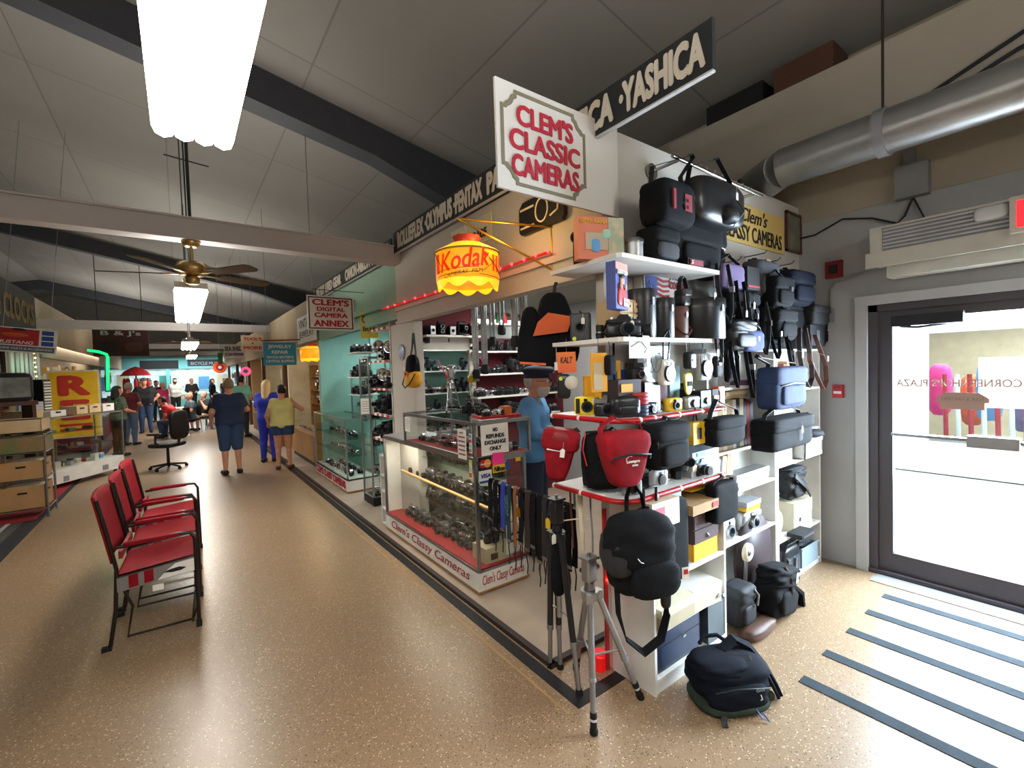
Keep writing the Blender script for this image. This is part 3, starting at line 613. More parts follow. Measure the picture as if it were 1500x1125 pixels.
# ---- hanging signs and cards under shelf 1
t = thing('strap_box', 'red and blue camera strap box hanging under the top shelf', 'box', tuple(OY(907, 385, 1.47)), .25)
w_, h_ = .125, .225
MB().box((0, .015, -h_/2), (w_, .05, h_), mat('strapbox_blue', '2c3f86', .5)).build('box_body', t)
MB().box((.0, -.011, -.02), (w_, .004, .035), mat('box_salmon', 'd98f83', .6)).build('top_band', t)
MB().soft((0, -.012, -.155), (.108, .012, .11), 'red', 3.5, n=6, top=.6).build('printed_jumper', t)
MB().soft((0, -.014, -.088), (.042, .012, .05), 'skin', 2.4, n=6).soft((0, -.016, -.068), (.044, .014, .022), 'hairdark', 2.4, n=5).build('printed_face', t)
MB().box((0, -.02, -.115), (.03, .006, .016), 'black').soft((-.022, -.019, -.118), (.02, .01, .03), 'skin', 3, n=4).soft((.022, -.019, -.118), (.02, .01, .03), 'skin', 3, n=4).build('printed_camera', t)
MB().box((.028, -.02, -.192), (.06, .003, .04), mat('strapbox_stripes', 'd8d0cf', .6, color2='b02530', nscale=60)).build('printed_text', t)
text('X-PRESS STRAP', .105, .022, 'paper', t, (0, -.014, -.05), bold=.03); MB().bb(w_/2, w_/2+.002, -.01, .04, -h_, 0, 'red').build('side_panel', t)
t = thing('flag_poster', 'white poster with an american flag and dark lettering on the wall', 'poster', tuple(OY(975, 415, 1.69)), 0)
MB().box((0, 0, 0), (.42, .004, .20), 'paper').build('sheet', t)
fl_ = MB(); fl_.prism([(-.20, -.08), (-.09, -.08), (-.09, .02), (-.12, .055), (-.17, .055), (-.20, .02)], -.006, -.003, 'blue'); fl_.build('star_field', t)
for k in range(4): MB().prism([(-.09, .03-k*.03), (-.03, .015-k*.03), (.03, .02-k*.03), (.03, .008-k*.03), (-.03, .0-k*.03), (-.09, .015-k*.03)], -.006, -.003, 'red').build('stripe', t)
for k in range(10): MB().box((-.185+(k % 4)*.024+(k//4 % 2)*.01, -.008, -.06+(k//4)*.03), (.007, .002, .007), 'paper').build('star', t)
text('THESE', .17, .045, 'inkblack', t, (.105, -.006, .045), bold=.02); text('COLORS', .18, .045, 'inkred', t, (.115, -.006, -.01), bold=.03)
# ---- shelf 2
t = carton('stack of small pale wooden drawers behind the strap box', .20, .16, .20, mat('drawer_wood', 'b39a72', .7)); t.location = (1.92, 1.62, Z2)
for zz in range(3):
    for xx in range(2): MB().box((-.05+xx*.1, -.083, .04+zz*.06), (.088, .006, .05), mat('drawer_face', 'cdb68a', .6)).box((-.05+xx*.1, -.088, .045+zz*.06), (.05, .004, .012), 'black').build('drawer', t)
t = boxcam(label='black box camera with a white tag at the left end of the second shelf', w=.105, h=.15, d=.09, face='blackplastic'); t.location = (1.79, 1.79, Z2); t.rotation_euler = (0, 0, -.9); tagpart(t, (.02, -.062, .11))
MB().cyl((-.03, -.052, .012), (-.03, -.055, .012), .011, .011, 'lime', 10).build('sticker', t)
t = lens_only('lens', 'small black and silver lens beside the box camera on the second shelf', r=.022, L=.075); t.location = (1.80, 1.66, Z2)
t = slr(label='black film camera with a white tag at the corner of the second shelf', top='black', wide=.155, L=.05, strap=True, tagp=True); t.location = (1.83, 1.53, Z2); t.rotation_euler = (0, 0, -.55); t.scale = (1.15,)*3
t = lens_only('zoom_lens', 'black zoom lens lying on the second shelf', r=.036, L=.13, up=False); t.location = (1.955, 1.53, Z2); t.rotation_euler = (0, 0, .5)
t = slr(label='grey backed camera behind the zoom lens on the second shelf', top='alu', body='alu', wide=.14); t.location = (2.05, 1.60, Z2); t.scale = (1.25,)*3
for px0, py0, px1, py1, lb, mm in ((925, 425, 956, 492, 'tall black lens case behind the zoom lens', 'blackplastic'), (956, 438, 983, 493, 'black lens case right of the zoom lens with silver clasp', 'blackplastic'), (982, 450, 1004, 492, 'brown leather lens case on the second shelf', 'leather'), (1003, 440, 1048, 494, 'fat round black lens case near the end of the second shelf', 'blackplastic')):
    m, b, w, h = bx(px0, py0, px1, py1, 1.56); t = lens_case(lb, w/2*.9, h+b-Z2, mm, strap='brown' in lb, lid=mm); t.location = (m.x, 1.57, Z2)
t = bag('lens_pouch', 'black lens pouch with a tall loop handle hanging over the flag poster', .085, .07, .10, handle=False, flap=True, pocket=False, strap=.08, m='blackplastic', cat='pouch'); t.location = (OY(1000, 425, 1.55).x, 1.55, 2.075)
one(MB().box((0, 0, 0), (.165, .002, .115), 'paper').tube([(-.07, -.004, .0), (0, -.006, .03), (.05, -.004, .035)], .002, 'black').tube([(0, -.006, .03), (.05, -.006, -.01), (.03, -.006, -.03)], .002, 'black'), 'paper_notice', 'white handwritten note under the second shelf edge', 'notice', tuple(OY(937, 508, 1.475)))
one(MB().box((0, 0, 0), (.30, .003, .22), mat('clear_sleeve', 'b9c2c6', .12, .2, noise=.3, nscale=12)), 'plastic_sleeve', 'shiny clear plastic sleeve hanging behind the third shelf goods', 'sleeve', tuple(OY(958, 535, 1.66)))
# ---- shelf 3
def pack(px0, py0, px1, py1, yp, label, m, z=None, d=.04, rz=0, panel=None, lid=None, name='box', cat='box'):
    mm, b, w, h = bx(px0, py0, px1, py1, yp); hh = h if z is None else h+b-z
    t = carton(label, w, d, hh, m, panel=panel, lid=lid, name=name, cat=cat); t.location = (mm.x, yp, b if z is None else z); t.rotation_euler = (0, 0, rz); return t
t = thing('blister_card', 'red to orange blister card hanging at the left of the third shelf', 'card', tuple(OX(830, 530, 1.76)), -.9)
MB().prism([(-.05, -.06), (.055, -.06), (.05, .055), (-.055, .055)], -.002, .002, mat('card_redorange', 'd8402a', .5, color2='e88a2a', nscale=2)).build('card', t); text('KALT', .07, .035, 'inkblack', t, (0, -.004, .01), shear=.2, bold=.01); MB().tube([(0, 0, .05), (0, .0, .13)], .001, 'steel').build('hanger', t)
t = thing('hand_camera', 'black light meter with round dial hanging by a lime sticker', 'meter', tuple(OX(826, 566, 1.755)-Vector((0, 0, .07))), -.8)
MB().soft((0, 0, .07), (.075, .045, .14), 'blackplastic', 5, n=6).build('body', t); MB().lathe([(.001, -.03), (.036, -.03), (.04, -.02), (.04, 0)], (.045, .0, .09), 'pale', 18, 'Y').build('dial', t); MB().cyl((-.015, -.023, .115), (-.015, -.026, .115), .011, .011, 'lime', 10).build('sticker', t); MB().tube([(0, 0, .14), (0, .02, .26)], .0015, 'black').build('cord', t)
t = compact(label='bright yellow rugged camera at the left of the third shelf', body='brightyellow', w=.135, h=.10, acc='black'); t.location = (1.79, 1.76, Z3); t.rotation_euler = (0, 0, -.75)
t = pack(868, 517, 886, 574, 1.54, 'tall yellow film envelope hanging above the black cameras', mat('envelope_yellow', 'd79a23', .6), d=.012, rz=-.3, panel=(-.1, .4, .55, .7, 'beige'), name='envelope', cat='envelope'); MB().cyl((0, 0, .2), (0, .0, .33), .0015, .0015, 'black', 4).build('hanging_cord', t)
t = carton('yellow box at the back left of the third shelf', .07, .05, .21, 'kodakyellow'); t.location = (1.86, 1.80, Z3); t.rotation_euler = (0, 0, -.6)
t = pack(878, 528, 902, 580, 1.68, 'upright yellow and blue film box in the corner of the third shelf', 'kodakyellow', Z3, d=.06, rz=-.2, panel=(0, .6, .6, .4, mat('film_blue', '3d5f86', .5)))
t = carton('grey instant camera with a green dot hanging on a cord', .075, .035, .11, 'grey', name='instant_camera', cat='camera', panel=(0, .5, .3, .2, mat('green_dot', '2f9a4c', .5))); t.location = (1.835, 1.60, 1.56); t.rotation_euler = (0, 0, -.6); MB().strap([(0, 0, .10), (.0, 0, .24), (.0, .0, .36)], .012, .002, (1, 0, 0), 'blackfab').build('strap', t)
t = tlr(label='black twin lens camera in the middle of the third shelf', h=.16); t.location = (2.0, 1.60, Z3+.115); t.rotation_euler = (0, 0, -.2)
t = pack(896, 556, 924, 578, 1.57, 'black and yellow film developing box under the twin lens camera', mat('film_box_dark', '33262a', .5), Z3, d=.13, panel=(-.15, .78, .5, .22, 'kodakyellow')); t.rotation_euler = (0, 0, -.15)
t = pack(921, 556, 938, 602, 1.58, 'narrow orange film box right of the dark film box', mat('box_orange', 'd9803a', .5), Z3, d=.05)
for k, (yy, z0, cc, lb) in enumerate(((1.50, 0, mat('navy_roll', '24304f', .6), 'navy blue ribbed lens wrap roll, lower of the two'), (1.50, .062, mat('red_roll', 'a52430', .6), 'red ribbed lens wrap roll standing on the navy roll'))):
    b = MB()
    for q in range(3): b.lathe([(.045, q*.02), (.047, q*.02+.003), (.047, q*.02+.017), (.045, q*.02+.019)], (0, 0, 0), cc, 20)
    one(b, 'lens_roll', lb, 'roll', (1.905, yy, Z3+z0))
t = slr(label='black film camera left of the two black cameras on the third shelf', top='grey', wide=.13); t.location = (1.80, 1.62, Z3); t.rotation_euler = (0, 0, -.8); t.scale = (1.1,)*3
t = bag('camera_case', 'soft black half case camera at the corner of the third shelf', .15, .08, .11, m='blackplastic', flap=False, e=3, cat='case'); t.location = (1.82, 1.52, Z3); t.rotation_euler = (0, 0, -.4)
t = compact(label='yellow waterproof camera right of the ribbed rolls', body='yellow', w=.125, h=.075); t.location = (2.21, 1.51, Z3); t.rotation_euler = (0, 0, -.1)
t = pack(935, 560, 957, 602, 1.55, 'black plastic projector block between the roll and the yellow camera', 'blackplastic', Z3, d=.09)
t = pack(950, 560, 970, 582, 1.62, 'dark red and black flash box behind the yellow camera', mat('flash_red', '6d1c2a', .5), Z3+.05, d=.07)
t = compact(label='silver compact camera near the right of the third shelf', body='alu', w=.135, h=.075); t.location = (2.37, 1.50, Z3)
t = pack(978, 535, 993, 583, 1.62, 'slim white and teal box on the third shelf', mat('teal_white_box', 'bcd3d2', .5, color2='4f9aa0', nscale=8), Z3, d=.03)
t = thing('blister_bag', 'yellow and green shiny accessory bag hanging over the silver camera', 'packet', tuple(OY(1008, 562, 1.50)), .1); MB().soft((0, 0, 0), (.12, .02, .13), mat('yellow_foil', 'c9b92a', .25, .2, noise=.3, nscale=20), 3, n=6, bot=.6).build('packet', t); MB().tube([(0, 0, .06), (0, .01, .3)], .0015, 'steel').build('hanger', t); MB().box((.0, -.012, 0), (.05, .004, .03), 'greenfab').build('label_panel', t)
t = compact('instant_camera', 'grey and white instant camera hanging on a cord at the middle right', body='pale', w=.11, h=.14); t.location = tuple(OY(975, 540, 1.49)-Vector((0, 0, .09))); MB().strap([(-.02, 0, .14), (-.03, -.01, .26), (0, -.02, .30), (.03, -.01, .26), (.02, 0, .14)], .010, .002, (0, 1, 0), 'blackplastic').build('strap', t)
t = compact('instant_camera', 'silver and black compact camera hanging at the right under the second shelf', body='lightgrey', w=.13, h=.16, acc='black'); t.location = tuple(OY(1030, 535, 1.50)-Vector((0, 0, .09))); MB().strap([(0, 0, .16), (0, 0, .27)], .01, .002, (1, 0, 0), 'black').build('strap', t)
t = pack(1018, 572, 1035, 598, 1.52, 'black square camera near the right end of the third shelf', 'blackplastic', Z3, d=.08, name='box_camera', cat='camera'); MB().cyl((0, -.04, .04), (0, -.052, .04), .02, .02, 'steel', 12).build('lens', t)
t = pack(1038, 570, 1048, 592, 1.50, 'tiny black and orange film carton at the right end of the third shelf', 'charcoal', Z3, d=.05, panel=(0, .4, .7, .5, 'orange'))
t = pack(1047, 566, 1056, 590, 1.50, 'tiny orange and white film carton at the right end of the third shelf', 'orange', Z3, d=.05, panel=(0, .5, .7, .5, 'paper'))
# ---- bags hung under shelf 3
t = hbag(797, 618, 842, 702, 1.60, 'red wedge shaped holster bag hanging at the left above the strap bar', (835, 612), d=.15, m='redfab', bot=.55, e=3.2, name='holster_bag', pocket=False, patch=(-.1, .62, .09, .008, 'paper'), tagc='paper'); t.location.y = 1.83; t.location = OX(815, 702, 1.60) ; t.rotation_euler = (0, .14, -.8)
MB().soft((0, -.01, .235), (.17, .16, .09), 'darkred', 3, n=6).build('lid_fold', t)
t = hbag(838, 622, 885, 710, 1.55, 'large black backpack hanging between the two red bags', (872, 612), d=.18, e=3, name='backpack', pocket=True, flap=False); t.location = (1.80, 1.66, 1.10); t.rotation_euler = (0, 0, -.55)
MB().tube([(-.10, -.03, .30), (-.125, -.07, .22), (-.11, -.09, .14)], .004, 'red', 6).build('piping', t); MB().soft((.01, -.125, .13), (.02, .006, .018), 'cream', 2, n=4).build('badge', t)
t = hbag(884, 630, 941, 712, 1.37, 'bright red and black holster bag with white logo hanging at the corner', (910, 612), d=.13, hy=.07, m='redfab', top=1.05, bot=.5, e=3.4, name='holster_bag', pocket=False, flap=False, zipc='black', sm='redfab'); t.location.y = 1.365; t.rotation_euler = (0, 0, -.25)
MB().soft((0, .03, .12), (.185, .11, .235), 'blackfab', 4, n=6, bot=.55).build('back_panel', t); MB().tube([(-.03, -.066, .125), (-.035, -.068, .14), (-.02, -.068, .15), (-.005, -.068, .148)], .0015, 'paper', 5).build('logo_arc', t)
text('Lowepro', .07, .018, 'paper', t, (.0, -.069, .125), bold=.02); text('nova', .03, .008, 'paper', t, (.01, -.069, .108), bold=.02)
t = hbag(945, 618, 998, 685, 1.38, 'black camera bag with grey side hanging right of the corner', (975, 610), d=.14, e=3.2, name='camera_bag', pocket=True, flap=True); MB().soft((.075, 0, .1), (.03, .12, .17), 'greyfab', 3, n=5).build('side_pocket', t)
MB().tube([(-.10, -.05, .16), (-.13, -.06, .17), (-.13, -.06, .12), (-.10, -.05, .12)], .006, 'rubber', 6, closed=True).build('buckle', t)
t = pack(1010, 618, 1027, 650, 1.46, 'yellow sports radio pouch hanging under the third shelf', 'yellow', None, d=.05, name='sports_pouch', cat='pouch', panel=(0, .5, .3, .5, 'black')); MB().strap([(-.02, 0, .13), (0, 0, .20), (.02, 0, .13)], .01, .003, (0, 1, 0), 'black').build('strap', t)
t = hbag(1037, 610, 1084, 652, 1.42, 'black padded camera pouch hanging at the end of the third shelf', (1050, 585), d=.11, e=3, name='camera_pouch', flap=True, pocket=False)
# ---- shelf 4
t = compact(label='silver camera at the corner of the fourth shelf', body='alu', w=.11, h=.085); t.location = (1.85, 1.52, Z4); t.rotation_euler = (0, 0, -.5)
t = compact(label='silver compact camera with a green sticker right of the corner', body='lightgrey', w=.13, h=.095); t.location = (2.08, 1.52, Z4); MB().cyl((.02, -.021, .035), (.02, -.024, .035), .01, .01, 'green', 10).build('sticker', t)
t = moviecam(label='black movie camera with round lens at the front of the fourth shelf', s=1.0); t.location = (2.30, 1.56, Z4); t.rotation_euler = (0, 0, -.35)
t = folding(label='black folding camera with a small window behind the movie camera', w=.16, h=.15); t.location = (2.20, 1.66, Z4)
t = pack(955, 665, 972, 690, 1.63, 'small orange box standing behind the camera bag on the fourth shelf', 'orange', Z4, d=.06)
t = slr(label='small black camera lying at the foot of the white binders', top='grey', wide=.12); t.location = (2.47, 1.51, Z4)
for k, (px0, py0, px1, py1, lb, mm) in enumerate(((1003, 676, 1062, 688, 'white and grey instruction binder at the bottom of the stack', 'lightgrey'), (1003, 664, 1062, 676, 'cream boxed set second from the bottom of the stack', 'cream'), (1006, 650, 1062, 664, 'white binder third in the stack on the fourth shelf', 'white'), (1008, 636, 1060, 650, 'blue grey boxed binder on top of the stack', mat('binder_blue', '9db4c6', .5)))):
    m, b, w, h = bx(px0, py0, px1, py1, 1.52); t = carton(lb, .30, .2, .036, mm, panel=(-.2, .5, .3, .6, 'skyblue') if k > 1 else None, name='binder', cat='binder'); t.location = (2.515, 1.60, Z4+.0365*k+(.0)); t.rotation_euler = (0, 0, .04*(k % 2))
# ---- unit 1 lower shelves
t = pack(932, 727, 972, 757, 1.50, 'white and orange film paper box, lower left on the upper unit shelf', 'cream', .915, d=.2, panel=(-.25, .55, .35, .5, mat('pink_label', 'd05a72', .5)))
t = pack(974, 720, 990, 757, 1.49, 'small teal and white canister on the upper unit shelf', mat('teal_can', '9cc7c4', .5), .915, d=.07)
t = pack(992, 730, 1030, 757, 1.50, 'tan paper box with a red square label on the upper unit shelf', 'tan', .915, d=.2, panel=(.35, .5, .22, .55, 'red'))
t = pack(1000, 712, 1030, 730, 1.56, 'yellow and orange box on top of the tan paper box', 'kodakyellow', 1.0, d=.12)
t = carton('dark brown leather drawer box above the yellow box', .26, .24, .17, mat('drawer_leather', '4b3638', .55)); t.location = (2.47, 1.60, .70)
for zz in (.043, .127): MB().box((0, -.123, zz), (.25, .008, .078), 'drawer_leather').build('drawer', t); MB().tube([(-.0, -.128, zz), (.0, -.14, zz-.012), (.0, -.128, zz-.02)], .006, 'steel', 6).build('pull_ring', t)
t = carton('bright yellow slide box under the brown drawer box', .25, .22, .10, 'kodakyellow'); t.location = (2.47, 1.59, .60)
t = carton('long cream box with a round latch, right end of the lower unit shelf', .26, .24, .12, 'cream', lid='white'); t.location = (2.42, 1.56, .335); MB().cyl((.1, -.124, .04), (.1, -.128, .04), .014, .014, 'steel', 12).build('latch', t); t.rotation_euler = (0, 0, -.1)
t = carton('large beige record case lying on the bottom of the corner unit', .30, .27, .115, 'beige', lid='cream', lidh=.4); t.location = (2.13, 1.575, .34)
t = bag('carry_case', 'dark navy hard case standing on the bottom of the corner unit', .42, .14, .235, m=mat('navy_case', '1d2b47', .5), cat='case', e=12, flap=False, pocket=False, wr=0); t.location = (2.19, 1.55, .085); MB().box((.04, -.072, .13), (.03, .006, .012), 'steel').build('latch', t); MB().bb(-.2, .2, -.072, .07, .14, .146, 'black').build('seam', t)
t = carton('dark grey metal file box beside the navy case', .17, .24, .26, mat('grey_metal_box', '4b565c', .4, .4)); t.location = (2.53, 1.58, .085)
# portfolio case leaning in front
t = thing('portfolio_case', 'large flat black portfolio case leaning against the corner unit', 'case', tuple(OY(985, 862, 1.43)), 0)
m, b, w, h = bx(930, 735, 1006, 862, 1.43); MB().soft((0, 0, h/2), (w+.02, .035, h), 'blackfab', 9, n=10, wr=0).build('case_body', t); t.location = (m.x, 1.43, b)
MB().tube([(-.13, 0, h-.01), (-.13, 0, h+.09), (-.03, 0, h+.09), (-.03, 0, h-.01)], .008, 'black').build('handle', t); MB().box((.0, -.02, h*.80), (.04, .004, .006), 'steel').box((.02, -.02, h*.72), (.003, .004, .09), 'steel').build('zip_pull', t)
# big messenger bag
t = thing('messenger_bag', 'large black messenger bag hanging at the corner over the silver tripod', 'bag', (1.715, 1.37, .665), -.35)
MB().soft((0, 0, .20), (.33, .20, .38), 'blackfab', 3.2, n=12, wr=.02).build('bag_body', t)
MB().soft((-.02, -.035, .27), (.335, .19, .27), 'blackfab', 3.0, n=12, wr=.025).build('flap', t)
MB().soft((.02, -.10, .11), (.25, .09, .17), 'blackfab', 3, n=8, wr=.02).build('front_pocket', t)
MB().soft((-.13, -.02, .22), (.12, .19, .2), 'charcoal', 3, n=6, wr=.03).build('side_pocket', t)
MB().strap([(-.11, .02, .05), (-.115, .0, -.08), (-.09, -.02, -.19), (-.01, -.04, -.26), (.09, -.03, -.22), (.14, -.01, -.12), (.13, 0, 0), (.14, 0, .07)], .042, .007, [(0, 1, 0)]*2+[(0, .9, .5)]*4+[(1, 0, 0)]*2, 'blackfab').build('shoulder_strap', t)
MB().soft((.135, -.01, -.03), (.05, .03, .12), 'black', 4, n=5).build('shoulder_pad', t); MB().tube([(.14, -.03, .1), (.15, -.035, .06), (.14, -.03, .03)], .004, 'steel', 6).build('clip', t)
MB().strap([(-.05, .02, .37), (-.04, .03, .46), (0, .05, .52), (.04, .03, .46), (.05, .02, .37)], .03, .005, (0, 1, 0), 'blackfab').build('handle', t)
MB().box((.17, -.115, .12), (.036, .003, .055), 'paper').box((.17, -.118, .128), (.022, .002, .022), 'red').build('price_tag', t)
MB().tube([(-.09, -.137, .235), (-.075, -.139, .215), (-.06, -.137, .21)], .0025, 'steel', 5).build('badge', t)
t = None
# ================================================================ SHELF UNITS 2 AND 3
def stand_books(x0, x1, z, spec, y=1.665, grp=None, zz='books'):
    x = x0
    for k, (w, h, col, lb, lean) in enumerate(spec):
        t = book(lb, w, .13, h, col, group=grp); t.location = (x+w/2+h*math.sin(lean)/2*0, y, z); t.rotation_euler = (0, lean, 0); x += w+.002+abs(math.sin(lean))*.02
cream2 = mat('book_cream', 'd3c8a9', .7); booktan = mat('book_tan', 'b99d72', .7); bookred = mat('book_red', '9c3a34', .7); bookdk = mat('book_dark', '33272b', .6); bookwh = mat('book_white', 'dad6ca', .7)
# u2 upper shelf (1.58): magazine and small case
t = carton('small magazine standing at the left of the book shelf top row', .10, .03, .19, 'lightgrey', panel=(0, .55, .6, .5, 'purple'), name='magazine', cat='magazine'); t.location = (2.98, 1.64, 1.58); t.rotation_euler = (0, .12, 0)
t = carton('flat pink and black video cassette box on the book shelf top row', .22, .12, .035, mat('pinkblack', '5a2a44', .5), panel=(0, .5, .7, .5, 'pink'), name='cassette_box', cat='box'); t.location = (3.33, 1.66, 1.58)
# u2 book row (1.16)
cols = [('bookred', .03, .26, bookred), ('cream', .028, .28, cream2), ('white', .024, .27, bookwh), ('tan', .04, .29, booktan), ('cream', .035, .31, cream2), ('tan', .045, .32, booktan), ('white', .03, .33, bookwh), ('dark', .03, .34, bookdk), ('cream', .035, .33, cream2), ('dark', .025, .33, bookdk), ('red', .03, .32, bookred), ('dark', .03, .30, bookdk)]
x = 2.70; nm = ['first from the left', 'second', 'third', 'fourth', 'fifth', 'sixth', 'seventh', 'eighth', 'ninth', 'tenth', 'eleventh', 'last on the right']
for k, (c, w, h, mm) in enumerate(cols):
    w *= 1.45; t = book('%s upright book in the tall book row, %s' % ({'bookred': 'red'}.get(c, c), nm[k]), w, .13, h, mm); t.location = (x+w/2, 1.665, 1.16); x += w+.004
for k in range(3):
    t = book(['bottom', 'middle', 'top'][k]+' tan book lying across the tall book row', .34, .13, .022, booktan if k != 1 else cream2); t.location = (3.05+.05*k, 1.66, 1.502+.0225*k-.0); t.rotation_euler = (0, -.0, .0)
# u2 row (.875)
x = 2.75
for k, (w, h, c) in enumerate(((.05, .22, booktan), (.04, .23, bookwh), (.02, .22, bookdk), (.05, .24, cream2), (.04, .25, booktan), (.035, .26, bookwh))):
    t = book(['tan', 'white', 'black', 'cream', 'light tan', 'tall white'][k]+' book leaning in the row below the tall books', w, .12, h, c); t.location = (x+w/2, 1.67, .880); t.rotation_euler = (0, .12, 0); x += w*1.15
for k in range(3):
    t = carton(['lowest', 'middle', 'topmost'][k]+' long silver slide tray on the third shelf of the book unit', .46, .10, .035, 'alu', panel=(0, .5, .9, .4, 'lightgrey'), name='slide_tray', cat='tray'); t.location = (3.20+.01*k, 1.61, .875+.036*k)
# u2 row (.54)
t = compact('film_projector', 'silver box projector with round lens, right of the book unit lower shelf', body='alu', face='steel', w=.26, h=.15); t.location = (3.26, 1.63, .54); t.scale = (1, 2, 1)
t = carton('flat yellow and silver box lying on the silver projector', .2, .12, .03, 'gold'); t.location = (3.25, 1.64, .692)
t = carton('grey box lying on the flat yellow box', .21, .12, .035, 'grey'); t.location = (3.26, 1.64, .723)
t = compact('instant_camera', 'white and grey instant camera with round lens on the lower shelf', body='white', face='steel', w=.14, h=.16); t.location = (2.93, 1.60, .54)
t = carton('upright white box behind the instant camera', .07, .1, .22, 'white'); t.location = (3.03, 1.68, .54)
# u2 bottom: fan disk, cloth, lamp disc
t = thing('fan_disk', 'large dark brown fan shaped disk standing at the bottom of the book unit', 'disk', (3.42, 1.60, .05))
MB().lathe([(.0, -.012), (.30, -.012), (.30, .012), (.0, .012)], (0, 0, .30), mat('dark_disk', '2f2024', .5), 40, 'Y').build('disk', t); t.scale = (.85, 1, 1.0); t.location = (3.28, 1.60, .05)
t = thing('movie_lamp', 'small cream round disc lamp on a stem at the bottom of the book unit', 'lamp', (3.02, 1.52, .05))
MB().lathe([(.01, -.02), (.06, -.02), (.062, .0), (.01, .01)], (0, 0, .42), 'cream', 24, 'Y').lathe([(.0, -.024), (.02, -.024), (.02, -.02)], (0, 0, .42), 'steel', 12, 'Y').build('disc', t)
MB().cyl((0, 0, .42), (0, .02, 0), .012, .012, 'steel').build('stem', t)
t = bag('camera_vest', 'rumpled black cloth jacket and pouches spilling from the bottom shelf', .42, .18, .34, e=2.6, wr=.05, n=12, cat='bag', flap=True); t.location = (3.22, 1.44, .0); t.rotation_euler = (0, .25, .1)
MB().strap([(.10, -.05, .22), (.22, -.08, .16), (.27, -.08, .06), (.29, -.08, .0)], .07, .025, (0, 1, .2), 'blackfab').build('hanging_sleeve', t); MB().strap([(-.1, -.08, .35), (-.03, -.10, .28), (.02, -.1, .15)], .035, .008, (1, .3, 0), 'brown').build('strap', t)
tagpart(t, (-.02, -.13, .3), 'paper', 2)
t = bag('camera_pouch', 'brown grey camera pouch with metal fittings on the bottom shelf', .20, .15, .26, m='charcoal', e=3, cat='pouch', wr=.03); t.location = (2.86, 1.50, .05); MB().tube([(.05, -.08, .24), (.07, -.1, .2), (.05, -.1, .14)], .008, 'steel').build('fitting', t)
t = one(MB().soft((0, 0, .04), (.34, .12, .08), 'brown', 3, n=8, wr=.03), 'cloth_roll', 'rolled olive brown cloth lying on the bottom shelf edge', 'cloth', (2.90, 1.50, .0)); t.location = (2.92, 1.40, 0)
# u3
t = carton('black desk recorder with keys on the upper shelf beside the blue bag', .28, .13, .12, 'blackplastic', name='tape_recorder', cat='recorder', panel=(.2, .7, .3, .2, 'lightgrey')); t.location = (4.12, 1.66, 1.18); t.rotation_euler = (-.1, 0, 0)
x = 3.72
for k, (w, h, c) in enumerate(((.05, .2, bookred), (.05, .22, booktan), (.04, .22, bookred), (.05, .21, bookdk))):
    t = book(['red brown', 'tan', 'dull red', 'dark'][k]+' book at the top shelf nearest the door wall', w, .12, h, c); t.location = (x+.12, 1.67, 1.52); x += w+.006
for k in range(5):
    t = one(MB().cyl((0, 0, 0), (0, 0, .05), .016, .016, ['white', 'yellow', 'lightgrey'][k % 3], 10).cyl((0, 0, .05), (0, 0, .058), .017, .017, 'black', 10), 'film_canister', ['leftmost', 'second', 'middle', 'fourth', 'rightmost'][k]+' tiny film canister on the unit nearest the door', 'canister', (3.68+k*.035, 1.60, 1.52))
t = thing('basket', 'white plastic slotted basket holding a dark coil, unit nearest the door', 'basket', (4.16, 1.63, .95))
w, d, h = .34, .20, .16; b = MB()
b.bb(-w/2, w/2, -d/2, -d/2+.008, 0, h*.25, 'white').bb(-w/2, w/2, -d/2-.004, -d/2+.008, h*.8, h, 'white').bb(-w/2, w/2, d/2-.06, d/2-.052, 0, h, 'white').bb(-w/2, -w/2+.008, -d/2, d/2-.05, 0, h, 'white').bb(w/2-.008, w/2, -d/2, d/2-.05, 0, h, 'white').bb(-w/2, w/2, -d/2, d/2-.05, 0, .006, 'white')
for k in range(18): b.bb(-w/2+k*w/17.5, -w/2+k*w/17.5+.008, -d/2, -d/2+.006, h*.2, h*.85, 'white')
b.build('basket_body', t)
one(MB().lathe([(.10, 0), (.14, .02), (.13, .05), (.08, .06)], (0, 0, 0), 'charcoal', 20), 'coil', 'dark coiled cable inside the white plastic basket', 'cable', (4.16, 1.60, 1.115))
t = carton('white box behind the black and grey bag on the basket shelf', .28, .12, .12, 'white'); t.location = (3.82, 1.67, .95)
t = carton('cream card box with a keyhole below the dark boots', .34, .14, .17, 'cream', lid='cream', lidh=.5); t.location = (4.08, 1.655, .37+.0); t.children[0].data = t.children[0].data; MB().cyl((-.06, -.074, .06), (-.06, -.077, .06), .014, .014, 'steel', 12).build('latch', t); t.scale = (1, 1, 1.35)
t = bag('camera_harness', 'crumpled dark harness heap lying on the cream box', .30, .14, .27, m='charcoal', e=2.2, wr=.09, cat='harness', n=10); t.location = (4.02, 1.65, .61); MB().strap([(-.12, -.08, .22), (0, -.11, .12), (.14, -.09, .02)], .04, .01, (0, .3, 1), 'black').build('strap', t)
t = thing('reel_case', 'chrome and white round reel leaning left of the cream box', 'reel', (3.70, 1.63, .37)); MB().lathe([(.0, -.01), (.10, -.01), (.10, .01), (0, .01)], (0, 0, .11), 'white', 24, 'Y').lathe([(.0, -.014), (.03, -.014), (.03, -.01)], (0, 0, .11), 'tan', 12, 'Y').build('disc', t); MB().cyl((-.03, 0, .18), (.02, .02, .38), .035, .03, 'steel', 12).build('tube', t)
t = carton('flat grey and black device lying in front of the cream box', .24, .11, .03, 'charcoal', panel=(0, .5, .8, .5, 'steel'), name='device', cat='device'); t.location = (3.90, 1.53, .37)
